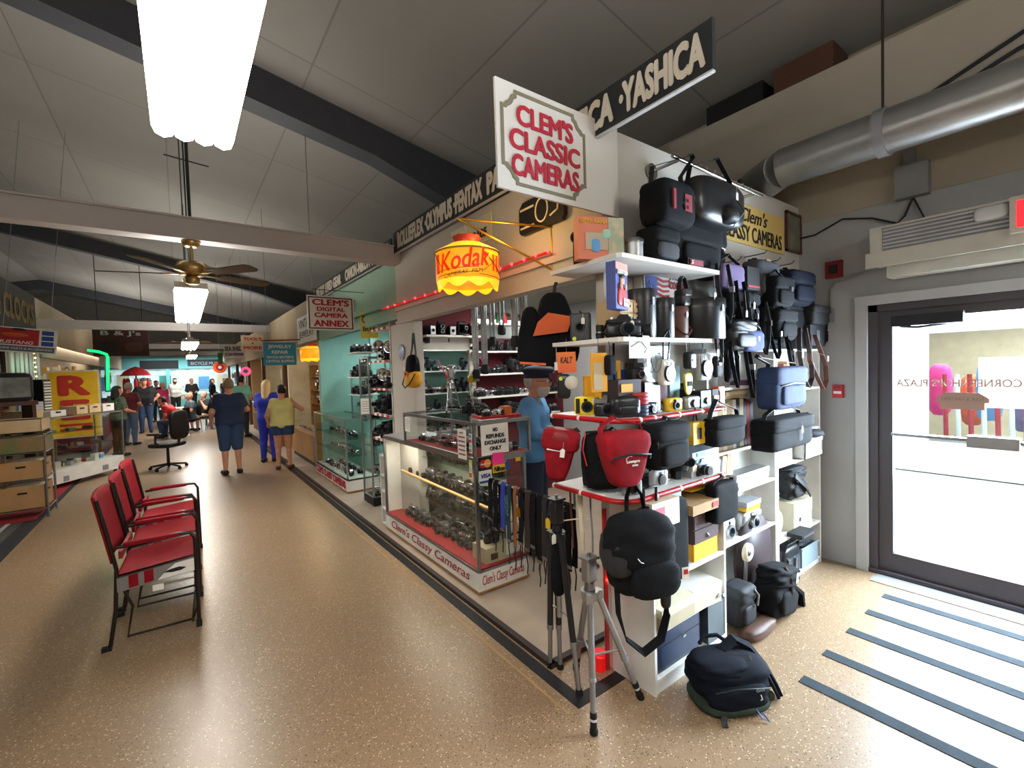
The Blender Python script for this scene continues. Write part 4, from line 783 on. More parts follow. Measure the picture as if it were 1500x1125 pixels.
t = thing('slide_projector', 'black tape machine with a handle on the bottom shelf by the door', 'machine', (3.82, 1.64, .05)); MB().soft((0, 0, .12), (.30, .17, .24), 'blackplastic', 9, n=6, top=.9).build('body', t); MB().box((0, -.09, .10), (.2, .01, .12), mat('smoky_window', '3c474f', .2)).build('window', t); MB().box((0, -.1, .09), (.02, .02, .13), 'steel').build('lever', t); MB().tube([(-.12, -.07, .22), (-.1, -.08, .27), (.1, -.08, .27), (.12, -.07, .22)], .01, 'black').build('handle', t)
t = thing('storage_bin', 'clear blue grey plastic bin with cables beside the tape machine', 'bin', (4.17, 1.65, .05)); b = MB()
bm_ = mat('bin_plastic', '93a6b0', .3); b.bb(-.16, .16, -.08, -.075, 0, .15, bm_).bb(-.16, .16, .07, .075, 0, .15, bm_).bb(-.16, -.155, -.08, .075, 0, .15, bm_).bb(.155, .16, -.08, .075, 0, .15, bm_).bb(-.16, .16, -.08, .075, 0, .005, bm_).bb(-.17, .17, -.09, -.078, .15, .16, bm_); b.build('bin_body', t)
one(MB().soft((0, 0, .05), (.26, .12, .1), 'charcoal', 2.2, n=8, wr=.08), 'cable_heap', 'heap of dark cables lying in the blue grey bin', 'cable', (4.17, 1.65, .17))
# ---- bags hanging from the tops of units 2 and 3 and from the wall hooks
def hb(x0, y0, x1, y1, yp, label, hk, **k):
    t = hbag(x0, y0, x1, y1, yp, label, hk, **k); return t
bb_ = mat('bluebag', '22375f', .8, noise=.3, nscale=14)
hb(1122, 538, 1168, 598, 1.44, 'navy blue padded camera bag hanging in front of the shelf gap', (1110, 520), d=.15, m=bb_, e=5, zipc='steel', sm='black')
t = hb(1116, 610, 1176, 655, 1.42, 'black and grey boxy bag with a white tag below the navy bag', (1140, 590), d=.16, m='blackfab', e=7, pocket=False, tagc='paper'); MB().soft((.09, 0, .11), (.10, .165, .2), 'greyfab', 6, n=5).build('side_panel', t)
hb(1040, 705, 1075, 762, 1.44, 'long black pouch hanging by the slide trays', (1055, 695), d=.08, e=5, pocket=False, flap=False, name='lens_pouch', wr=.03)
t = hb(1052, 388, 1084, 424, 1.55, 'lavender drawstring pouch hanging right of the top shelf', (1066, 372), d=.08, m='purple', e=5, flap=False, pocket=False, name='drawstring_pouch', sm='black', bot=1.05)
t = pack(1082, 394, 1100, 427, 1.58, 'black box with red stripe beside the lavender pouch', 'black', None, d=.12, panel=(0, .15, .95, .08, 'red'))
hb(1096, 385, 1130, 440, 1.60, 'grey blue padded bag left of the tan holster', (1105, 378), d=.14, m='greyfab', e=3)
t = one(MB().prism([(-.05, 0), (.05, 0), (.035, .16), (-.03, .16)], -.012, .012, 'tan').prism([(-.01, -.05), (.04, -.05), (.05, 0), (.0, 0)], -.01, .01, 'tan'), 'holster', 'tan leather holster strap hanging among the black bags', 'holster', tuple(OY(1124, 412, 1.62)))
hb(1140, 400, 1178, 450, 1.60, 'big dark navy backpack at the right end of the hanging bags', (1150, 392), d=.2, m='navyfab', e=3, name='backpack')
hb(1122, 408, 1150, 452, 1.52, 'black bag with a silver emblem in the middle of the hanging bags', (1135, 395), d=.14, e=4, patch=(.2, .6, .03, .03, 'steel'))
hb(1056, 430, 1100, 478, 1.56, 'black camera bag behind the price tags under the lavender pouch', (1075, 422), d=.16, e=3, tagc='paper')
hb(1060, 470, 1096, 515, 1.50, 'black and brown rumpled bag above the book unit', (1075, 460), d=.14, m='black', e=2.6, wr=.05)
t = hb(1086, 484, 1114, 515, 1.46, 'small royal blue pouch hanging above the book unit', (1100, 470), d=.08, m=mat('royalfab', '3b4a82', .8), e=3, pocket=False, flap=False, name='pouch', patch=(.1, .6, .02, .03, 'paper'), sm='black')
hb(1104, 452, 1142, 512, 1.58, 'tall black bag with round badge above the left of the last unit', (1120, 445), d=.16, e=3.2, patch=(-.1, .7, .02, .03, 'steel'))
t = carton('wide black hard case on top of the unit nearest the door', .58, .17, .30, 'blackfab', name='camera_case', cat='case', panel=(0, .5, .9, .02, 'darkred')); t.location = (3.88, 1.66, 1.835)
t = carton('grey camera case with clasps on top near the door wall', .30, .17, .17, 'charcoal', name='camera_case', cat='case', panel=(0, .5, .2, .5, 'steel')); t.location = (4.27, 1.62, 1.86)
t = bag('camera_bag', 'flat black bag lying on the wide hard case near the door wall', .62, .17, .16, e=5, pocket=False); t.location = (4.0, 1.66, 2.137); t.rotation_euler = (0, .06, 0)
t = bag('camera_bag', 'grey black bag leaning out at the wall end of the bags', .34, .15, .16, m='charcoal', e=4, pocket=False, strap=.0); t.location = (4.30, 1.58, 2.03+.0)
for k, (a, b_, lb) in enumerate((((1170, 480), (1178, 562), 'dark brown leather strap hanging in a loop from the last unit'), ((1185, 490), (1200, 565), 'reddish brown leather strap hanging at the far right of the last unit'))):
    p = OY(*a, 1.50); q = OY(*b_, 1.50); mb = MB(); w = .11
    mb.strap([p, (p.x-.015, 1.49, (p.z+q.z)/2), (q.x-.02, 1.49, q.z+.03), (q.x+w/2, 1.49, q.z-.03), (q.x+w+.01, 1.49, q.z+.04), (q.x+w, 1.49, q.z+.16), (p.x+w, 1.5, p.z)], .035, .004, (0, 1, .3), 'darkbrown' if k == 0 else 'leather')
    tag(mb.build('leather_strap'), lb, 'strap')
t = hb(1063, 515, 1072, 560, 1.50, 'thin black strap bundle dangling in front of the magazine', (1068, 505), d=.04, e=3, pocket=False, flap=False, name='strap_bundle', wr=.05); t['category'] = 'strap'
hk = MB()
for p in ((1062, 385), (1100, 375), (1120, 385), (1140, 390), (1095, 440)):
    q = OY(p[0], p[1], 1.70); one(MB().tube([q+Vector((0, .05, 0)), q, q+Vector((0, -.10, .0)), q+Vector((0, -.12, .02))], .005, 'steel', 6), 'wall_hook', 'metal wall hook above the black hanging bags', 'hook', group='wall hooks behind the hanging bags')
# ---- wall sign and picture on the side wall
m, b, w, h = bx(1055, 302, 1143, 366, 1.755)
def clip_sign(label, cx, cz, w, h): 
    t = sign('sign', label, w, h, (cx, 1.752, cz), 0, base=mat('cream_sign', 'c9ab62', .6), th=.012); return t
t = clip_sign('cream wall sign with black script above the black bags', 3.66, 2.79, 1.02, .30)
text("Clem's", .42, .11, 'inkblack', t, (.0, -.008, .075), shear=.35, bold=.01); text('CLASSY CAMERAS', .92, .12, 'inkblack', t, (0, -.008, -.065), bold=.015)
t = thing('picture_frame', 'small brown framed picture beside the cream wall sign', 'picture', (4.36, 1.745, 2.85)); MB().box((-.14, 0, 0), (.02, .02, .34), 'darkwood').box((.14, 0, 0), (.02, .02, .34), 'darkwood').box((0, 0, .16), (.3, .02, .02), 'darkwood').box((0, 0, -.16), (.3, .02, .02), 'darkwood').build('frame', t); MB().box((0, .003, 0), (.27, .005, .31), mat('old_picture', '6e6a58', .6, noise=.5, nscale=9)).build('picture', t)
# ---- door wall fittings (x = 4.5)
def onwall(name, label, cat, px, yo=0): return thing(name, label, cat, tuple(OX(px[0], px[1], 4.485)), -math.pi/2)
t = onwall('fire_alarm', 'dark red square fire alarm horn on the door wall', 'alarm', (1222, 395)); MB().box((0, 0, 0), (.12, .05, .14), 'darkred').build('housing', t); MB().box((0, -.027, 0), (.065, .006, .07), 'black').build('grille', t)
t = onwall('fire_pull_station', 'red fire alarm pull station by the door frame', 'alarm', (1228, 573)); MB().box((0, 0, 0), (.075, .04, .11), 'red').build('housing', t); MB().box((0, -.022, -.01), (.055, .006, .022), 'paper').box((0, -.022, .035), (.05, .004, .02), 'darkred').build('handle', t)
t = onwall('switch_box', 'grey switch box with a conduit on the door wall', 'box', (1217, 462)); MB().box((0, 0, 0), (.05, .05, .11), 'grey').build('housing', t); MB().tube([(0, 0, .05), (0, 0, .22), (.03, 0, .27), (.22, 0, .32), (.30, 0, .34)], .008, 'grey').build('conduit', t)
t = thing('air_curtain', 'long cream louvred air unit mounted above the glass door', 'heater', (4.48, .30, 2.55), -math.pi/2)
MB().box((.0, -.12, .03), (1.75, .24, .27), 'pale').prism([(-.9, -.05), (.9, -.05), (.9, .06), (-.9, .06)], -.25, -.235, 'pale', c=(0, .0, -.08)).box((.03, -.08, -.15), (1.65, .16, .11), 'pale').build('housing', t)
for k in range(8): MB().box((-.02, -.243, .135-k*.026), (1.55, .01, .012), 'lightgrey', R=RX(.5)).build('louver', t)
MB().box((-.02, -.2405, .04), (1.56, .003, .22), 'grey').build('vent_recess', t); MB().box((-.15, -.25, .04), (.02, .01, .22), 'pale').build('divider', t); MB().soft((-.24, -.25, .10), (.16, .06, .09), mat('clear_lamp', 'c7c9c8', .25), 4, n=5).build('emergency_lamp', t)
t = thing('exit_sign', 'lit red exit sign beside the air unit', 'sign', (4.21, .335, 2.60), -math.pi/2); MB().box((0.06, .0, 0), (.36, .05, .22), 'pale').build('housing', t); MB().box((.04, -.027, .0), (.26, .003, .16), mat('exit_red', 'c8141e', .5, emit='ff1a20', estr=2.2)).build('lit_panel', t); text('EXIT', .2, .11, mat('exit_white', 'ffffff', .5, emit='ffd0c8', estr=2), t, (.045, -.03, 0), bold=.02)
t = onwall('junction_box', 'dark grey electrical box with cables high on the door wall', 'box', (1338, 262)); MB().box((0, -.02, -.02), (.19, .09, .24), 'grey').box((-.02, 0, .16), (.07, .05, .12), 'grey').build('housing', t)
MB().tube([(-.0, 0, -.13), (-.05, 0, -.26), (-.1, 0, -.31), (.06, 0, -.30), (.0, 0, -.14)], .007, 'charcoal').tube([(-.1, 0, -.3), (-.25, 0, -.22), (-.45, 0, -.17), (-.65, 0, -.25), (-.78, 0, -.25)], .007, 'charcoal').build('cable', t)
# duct, boxed soffit and stored cases
t = thing('duct', 'silver round air duct running along the upper right wall', 'duct', (3.80, 0, 3.22)); dm = mat('galvanised', '9fa0a0', .38, .75, noise=.25, nscale=3, bump=.15, bscale=12)
MB().cyl((0, -4, 0), (0, 1.60, 0), .14, .14, dm, 28).build('duct_pipe', t); MB().cyl((0, 1.6, 0), (.25, 1.9, .02), .14, .15, dm, 24).build('duct_elbow', t); MB().cyl((0, .95, 0), (0, 1.01, 0), .152, .152, 'grey', 28).build('clamp_band', t); MB().cyl((0, .98, .14), (.0, .98, 1.1), .008, .008, 'darkbrown', 6).build('hanger_rod', t); MB().cyl((0, -.2, .14), (0, -.2, 1.1), .008, .008, 'darkbrown', 6).build('hanger_rod', t)
sof = MB().bb(4.02, 4.5, -4, 2.72, 3.34, 3.92, mat('soffit_board', 'a8a093', .85, noise=.12, nscale=1.5)); struct(sof, 'wall_soffit')
one(MB().tube([(3.99, -.6, 3.75), (3.99, .3, 3.62), (3.99, 1.15, 3.30)], .012, 'charcoal', 6), 'cable', 'dark cable sagging across the boxed soffit, upper of the two', 'cable'); one(MB().tube([(3.98, -.6, 3.62), (3.98, .4, 3.50), (3.98, 1.1, 3.24)], .012, 'charcoal', 6), 'cable', 'dark cable sagging across the boxed soffit, lower of the two', 'cable')
t = carton('dark stored case on top of the soffit', .3, .5, .18, 'black', name='case', cat='case'); t.location = (4.2, 2.1, 3.92)
t = carton('reddish brown stored trunk on top of the soffit', .3, .42, .21, 'brown', name='trunk', cat='case'); t.location = (4.2, 1.55, 3.92)
one(MB().bb(4.3, 4.36, -4, 2.7, 4.0, 4.04, 'black'), 'pipe', 'black pipe running above the soffit near the ceiling', 'pipe')
# ---- floor: grip strips, blue backpack, tripods
gs = mat('grip_tape', '333b41', .9, spec=.15, noise=.15, bump=.3, bscale=300)
for k, (a, b_) in enumerate((((1178, 990), (1167, 999)), ((1211, 952), (1204, 961)), ((1245, 920), (1238, 928)), ((1272, 893), (1266, 899)), ((1296, 870), (1290, 876)), ((1318, 851), (1312, 856)))):
    p, q = FL(*a), FL(*b_); x = (p.x+q.x)/2
    one(MB().bb(p.x-.0, p.x-.075, p.y, p.y-1.7, .001, .004, gs), 'grip_strip', ['grip strip on the floor farthest from the door', 'second grip strip out from the camera side', 'third grip strip counted from the backpack', 'fourth grip strip counted from the backpack', 'fifth grip strip, one before the door', 'grip strip on the floor nearest the door'][k], 'floor strip')
one(MB().bb(4.3, 4.47, -.7, 1.2, .001, .006, 'grey'), 'threshold_plate', 'grey metal threshold strip in front of the door', 'threshold')
# ================================================================ TRIPODS, BACKPACK, STRAPS
# blue black backpack on the floor
c = FL(1078, 1010); t = thing('backpack', 'large navy black camera backpack lying on the floor by the corner unit', 'backpack', (2.25, 1.245, 0), -.5); t.scale = (.93, .86, .9)
nb = mat('pack_navy', '0c111d', .85, spec=.15, noise=.35, nscale=12, bump=.3, bscale=240)
MB().soft((0, .0, .13), (.44, .34, .24), nb, 2.8, n=14, wr=.02).build('main_compartment', t)
MB().soft((-.06, -.02, .20), (.34, .26, .12), nb, 2.6, n=10, wr=.03).build('top_compartment', t)
MB().soft((-.02, -.13, .09), (.34, .14, .16), nb, 3, n=10, wr=.03).build('front_pocket', t)
MB().soft((-.02, -.04, .035), (.42, .33, .07), 'greenfab', 3, n=8).build('base_panel', t)
MB().tube([(-.16, -.17, .14), (-.05, -.20, .17), (.1, -.19, .15), (.17, -.14, .11)], .005, 'black', 6).build('zipper', t)
MB().strap([(-.02, .02, .25), (.08, .06, .29), (.17, .05, .24), (.23, -.01, .15), (.26, -.06, .07), (.27, -.09, .02)], .06, .022, (.3, 1, .2), nb).build('shoulder_strap', t)
MB().strap([(.0, -.05, .245), (.1, -.06, .24), (.18, -.09, .17), (.22, -.14, .05)], .045, .016, (.2, 1, .3), 'blackfab').build('shoulder_strap', t)
MB().strap([(-.12, -.18, .05), (-.14, -.21, .015), (-.15, -.24, .005)], .03, .004, (1, 0, 0), 'black').build('loose_strap', t); MB().tube([(.05, -.19, .05), (.06, -.23, .02), (.09, -.25, .01), (.08, -.21, .03)], .004, 'blue', 6).build('cord_loop', t)
MB().soft((.17, -.13, .06), (.06, .04, .05), 'greenfab', 3, n=5).build('mesh_pocket', t); MB().tube([(.08, -.195, .12), (.085, -.2, .10), (.075, -.2, .095)], .003, 'paper', 5).build('zip_pull', t); MB().tube([(-.12, .08, .27), (-.08, .1, .30), (0, .1, .30), (.04, .08, .27)], .012, nb, 6).build('grab_handle', t)
text('Canon', .05, .012, 'grey', t, (.07, -.205, .155), rot=(1.2, 0, .1), bold=.01)
# silver tripod (feet measured on the floor)
hub = FL(870, 1078); A = FL(870, 1078); B = FL(938, 1025); 
def tripod_at(label, feet, apex, hubz, dark=False, r=.016, headz=.18, name='tripod', legm='alu', **k):
    ax, ay = apex; t = thing(name, label, 'tripod', (ax, ay, 0))
    hm = 'alu' if not dark else 'blackplastic'
    MB().cyl((0, 0, hubz*.40), (0, 0, hubz+.05), .017, .017, 'alu', 12).build('centre_column', t)
    hb_ = MB().cyl((0, 0, hubz-.03), (0, 0, hubz+.015), .043, .047, hm, 12)
    for f in feet: d = Vector((f.x-ax, f.y-ay, 0)).normalized(); hb_.box(d*.045+Vector((0, 0, hubz-.01)), (.035, .035, .045), hm, R=RZ(math.atan2(d.y, d.x)))
    hb_.build('hub', t)
    MB().cyl((0, 0, hubz+.02), (0, 0, hubz+.055), .03, .024, 'steel' if not dark else 'black', 14).soft((0, 0, hubz+.055+headz/2), (.068, .055, headz), hm, 7, n=6).build('head', t)
    MB().box((0, 0, hubz+.06+headz), (.08, .07, .012), hm).cyl((0, 0, hubz+.06+headz), (0, 0, hubz+.085+headz), .008, .008, 'steel', 8).build('camera_plate', t)
    MB().cyl((.034, 0, hubz+.06+headz*.5), (.06, 0, hubz+.06+headz*.5), .016, .016, 'steel' if not dark else 'black', 12).cyl((0, .03, hubz+.06+headz*.3), (0, .06, hubz+.06+headz*.3), .012, .012, 'black', 10).build('knob', t)
    for f in feet:
        A = Vector((0, 0, hubz-.015)); d = Vector((f.x-ax, f.y-ay, 0)); A = A+d.normalized()*.045; Bv = Vector((d.x, d.y, 0)); P = lambda q: A.lerp(Bv, q)
        l = MB()
        if dark: l.cyl(P(0), P(.68), r*1.15, r*1.15, 'blackplastic', 12).cyl(P(.67), P(.71), r*1.3, r*1.2, 'alu', 12).cyl(P(.70), P(.97), r*.85, r*.85, 'alu', 12)
        else: l.cyl(P(0), P(.60), r, r, legm, 12).cyl(P(.59), P(.615), r*1.18, r*1.18, 'grey', 12).cyl(P(.6), P(.86), r*.84, r*.84, legm, 12)
        l.build('leg', t)
        ft = MB()
        if dark: ft.cyl(P(.965), P(1), r*1.2, r*1.25, 'rubber', 12)
        else: ft.cyl(P(.84), P(.885), r*1.05, r*1.05, 'rubber', 12).cyl(P(.885), P(.905), r*.95, r*.95, 'lightgrey', 12).cyl(P(.905), P(.965), r*1.02, r*1.02, 'rubber', 12).cyl(P(.965), P(.999), r*1.3, r*1.15, 'rubber', 12)
        ft.build('foot', t)
        MB().cyl((0, 0, hubz*.45), P(.52), .006, .006, 'alu', 6).build('brace', t)
    return t
tripod_at('silver aluminium tripod standing closest, with black leg ends', [FL(870, 1076), FL(939, 1023), FL(900, 1000)+Vector((-.08, .22, 0))], (1.635, 1.62), .60, r=.0165, headz=.12)
# black tripod with silver lower legs
m_, b_, w_, h_ = bx(830, 780, 846, 900, 1.9)
t = tripod_at('tall black tripod with silver lower legs left of the silver tripod', [FL(806, 977), FL(849, 1018), FL(838, 1008)+Vector((.06, .16, 0))], (1.70, 1.93), .80, dark=True, r=.0155, headz=.14)
MB().soft((0, 0, .62), (.07, .06, .36), 'blackfab', 4, n=6).build('tripod_bag', t); MB().box((.02, -.06, .38), (.02, .003, .08), 'paper').build('label_tag', t); tagpart(t, (-.055, -.03, .80), 'paper', 1.6)
MB().tube([(0, 0, .87), (.12, -.03, .865), (.22, -.06, .85)], .004, 'cream', 6).build('pan_handle', t)
# red bucket edge and red light tube
t = thing('light_tube', 'thin red plastic strip leaning at the corner unit edge', 'strip', (1.885, 1.74, 0)); MB().bb(-.012, .012, -.006, .006, .03, .95, 'red').build('strip', t); MB().lathe([(.0, -.012), (.012, 0), (.0, .012)], (0, -.015, .55), mat('red_bulb', 'ff2020', .4, emit='ff2018', estr=12), 10).build('bulb', t)
t = thing('red_pot', 'small red plastic cup on the floor behind the silver tripod', 'cup', (1.885, 1.80, .0)); MB().lathe([(.035, 0), (.045, .08), (.05, .085), (.05, .095), (.03, .10)], (0, 0, 0), mat('red_plastic_glow', 'd8141c', .3, emit='ff1010', estr=.25), 20).build('cup', t)  # the cup's red is given a faint glow, with no lamp inside
# ---- strap rail
sz = .905; t = thing('strap_rail', 'horizontal bar carrying the row of camera straps', 'rail', (1.88, 1.97, sz)); MB().cyl((0, 0, 0), (0, .93, 0), .012, .012, 'steel', 10).build('bar', t); MB().cyl((0, .0, 0), (0, 0, .17), .008, .008, 'steel', 8).build('bracket', t)
def strap_obj(y, dl, dr, w, m, label, buckle=True, tagc=None, wob=.0, fold=.0):
    t = thing('camera_strap', label, 'strap', (1.88, y, sz)); k = random.Random(int(y*1000))
    wv = lambda q: wob*math.sin(q*9+y*20)
    L = [(-.018-.01*q, wv(q), .014-dl*q*1.0) for q in [i/8 for i in range(1, 9)]][::-1]; Rr = [(.018+.008*q, wv(q+1), .014-dr*q) for q in [i/8 for i in range(1, 9)]]
    pts = L+[(-.013, 0, .008), (0, 0, .016), (.013, 0, .008)]+Rr
    MB().strap(pts, w, .005, (0, 1, 0), m).build('webbing', t)
    e = Vector(pts[0]); MB().strap([e+Vector((0, 0, .005)), e+Vector((.0, .01, -.05)), e+Vector((-.004, -.008, -.11)), e+Vector((0, .006, -.17))], .010, .003, (0, 1, 0), 'blackplastic').build('tail', t)
    e2 = Vector(pts[-1]); MB().strap([e2+Vector((0, 0, .005)), e2+Vector((.0, -.01, -.06)), e2+Vector((.004, .006, -.15))], .010, .003, (0, 1, 0), 'blackplastic').build('tail', t)
    if buckle: MB().box(e+Vector((-.002, 0, .0)), (.008, w*.9, .02), 'steel').build('buckle', t)
    if tagc: MB().prism([(-.022, -.035), (.022, -.035), (.022, .02), (.008, .035), (-.008, .035), (-.022, .02)], -.001, .001, tagc, c=(-.045, 0, -.14), R=RZ(math.pi/2)).cyl((-.045, 0, -.105), (-.03, 0, -.01), .0015, .0015, 'steel', 4).build('price_tag', t)
    return t
sb = mat('strap_blue', '22389c', .7); st = mat('strap_teal_edge', '16343c', .7); so = mat('strap_brown', '8f5530', .6)
spec = [(2.86, .30, .34, .05, 'blackfab', 'black strap at the far left end of the strap row, next to the case', None), (2.79, .36, .40, .045, 'blackfab', 'black strap just left of the royal blue strap', None), (2.70, .34, .30, .05, sb, 'royal blue strap, the only blue one in the row', None), (2.625, .40, .36, .042, st, 'black strap with teal lettering right of the blue strap', None), (2.55, .42, .38, .032, so, 'narrow brown leather strap in the strap row', None),
        (2.48, .38, .32, .05, 'blackfab', 'black strap immediately right of the brown leather strap', 'gold'), (2.41, .40, .36, .055, 'darkbrown', 'very dark brown strap, second right of the leather strap', None), (2.35, .36, .42, .05, 'blackfab', 'black strap with steel buckle in the middle of the row', None), (2.285, .44, .40, .05, 'blackfab', 'long black strap left of the gold edged strap', None), (2.23, .40, .36, .05, 'charcoal', 'charcoal strap with thin gold edging near the right end', None), (2.17, .37, .42, .05, 'navyfab', 'navy strap carrying the large yellow tag', 'yellow'), (2.115, .42, .36, .05, 'navyfab', 'navy strap just right of the yellow tag', None), (2.06, .40, .44, .05, 'blackfab', 'black strap at the right end of the row near the tripod', None), (2.005, .38, .40, .045, 'blackfab', 'last black strap tight against the corner shelf', None)]
for y, dl, dr, w, m, lb, tg in spec:
    t = strap_obj(y, dl, dr, w, m, lb, tagc=tg, wob=.004)
    if 'teal' in lb: text('VIVITAR', .16, .022, 'teal', t, (-.034, 0, -.13), rot=(math.pi/2, math.pi/2, -math.pi/2), bold=.02)
    if 'gold edging' in lb: MB().strap([(-.028, .02, -.3), (-.022, .02, -.1), (0, .02, .019), (.02, .02, -.1)], .003, .007, (0, 1, 0), 'gold').build('gold_edge', t)
# small accessories hanging left of corner unit under shelf 4
for k, (px, lb, mm) in enumerate(((846, 'thin brown leather thong under the red shelf edge', 'leather'), (858, 'white and yellow rolled cloth hanging beside the corner unit', 'cream'), (868, 'grey remote cable hanging under the red shelf edge', 'grey'))):
    p = OX(px, 735, 1.80); MB_ = MB().strap([(0, 0, .0), (.01, .01, -.12), (0, -.01, -.25), (.01, 0, -.36)], .028 if k == 1 else .012, .012 if k == 1 else .004, (0, 1, 0), mm); one(MB_, 'thong' if k != 1 else 'cloth_roll', lb, 'strap' if k != 1 else 'cloth', (1.80+.02*k, 1.92-.06*k, Z4-.03))
# ================================================================ PEOPLE
def sd_cone(P, a, b, r1, r2):
    a, b = np.array(a, float), np.array(b, float); ba = b-a; l2 = ba.dot(ba)+1e-12
    h = np.clip(((P-a)@ba)/l2, 0, 1); d = P-a-h[:, None]*ba
    return np.sqrt((d*d).sum(1))-(r1+(r2-r1)*h)
def sd_ell(P, c, r, yaw=0.0):
    q = P-np.array(c, float)
    if yaw:
        cs, sn = math.cos(-yaw), math.sin(-yaw); q = np.stack([q[:, 0]*cs-q[:, 1]*sn, q[:, 0]*sn+q[:, 1]*cs, q[:, 2]], 1)
    r = np.array(r, float); k0 = np.sqrt(((q/r)**2).sum(1)); k1 = np.sqrt(((q/(r*r))**2).sum(1))+1e-9
    return k0*(k0-1)/k1
def smin(a, b, k):
    h = np.clip(.5+.5*(b-a)/k, 0, 1); return b*(1-h)+a*h-k*h*(1-h)
def surf(fn, lo, hi, res):
    lo = np.array(lo, float); hi = np.array(hi, float); n = np.ceil((hi-lo)/res).astype(int)+1
    ax = [lo[i]+res*np.arange(n[i]) for i in range(3)]
    G = np.stack(np.meshgrid(*ax, indexing='ij'), -1); V = fn(G.reshape(-1, 3)).reshape(n); S = V < 0
    c = [(0, 0, 0), (1, 0, 0), (0, 1, 0), (1, 1, 0), (0, 0, 1), (1, 0, 1), (0, 1, 1), (1, 1, 1)]
    m = n-1; cnt = sum(S[a:a+m[0], b:b+m[1], d:d+m[2]].astype(int) for a, b, d in c); act = (cnt > 0) & (cnt < 8)
    idx = -np.ones(m, int); cells = np.argwhere(act); idx[act] = np.arange(len(cells))
    acc = np.zeros((len(cells), 3)); w = np.zeros(len(cells))
    for a in range(8):
        for b in range(a+1, 8):
            ca, cb2 = np.array(c[a]), np.array(c[b])
            if np.abs(ca-cb2).sum() != 1: continue
            va = V[tuple((cells+ca).T)]; vb = V[tuple((cells+cb2).T)]; ok = (va < 0) != (vb < 0)
            t = np.where(ok, va/np.where(ok, va-vb, 1), 0); acc += np.where(ok[:, None], ca+(cb2-ca)*t[:, None], 0); w += ok
    verts = lo+(cells+acc/w[:, None])*res; faces = []
    for d in range(3):
        e = [0, 0, 0]; e[d] = 1; u, v = [(1, 2), (2, 0), (0, 1)][d]
        A = S[:-1 if d == 0 else None, :-1 if d == 1 else None, :-1 if d == 2 else None]; B = S[1 if d == 0 else 0:, 1 if d == 1 else 0:, 1 if d == 2 else 0:]
        E = np.argwhere(A != B); E = E[(E[:, u] > 0) & (E[:, v] > 0) & (E[:, u] < m[u]) & (E[:, v] < m[v])]
        if not len(E): continue
        du = np.zeros(3, int); du[u] = 1; dv = np.zeros(3, int); dv[v] = 1
        q = np.stack([idx[tuple((E-du-dv).T)], idx[tuple((E-dv).T)], idx[tuple(E.T)], idx[tuple((E-du).T)]], 1)
        fl2 = A[tuple(E.T)]; q[~fl2] = q[~fl2][:, ::-1]; q = q[(q >= 0).all(1)]; faces.append(q)
    return verts, np.concatenate(faces)
def nmesh(parts, name, m, parent=None):
    b = MB()
    for v, f in parts: b.add(v.tolist(), f.tolist(), m, True)
    me = bpy.data.meshes.new(name); me.from_pydata(b.v, [], b.f); me.materials.append(M(m) if isinstance(m, str) else m); me.polygons.foreach_set('use_smooth', [True]*len(b.f))
    o = bpy.data.objects.new(name, me); COL.objects.link(o)
    if parent: o.parent = parent
    return o
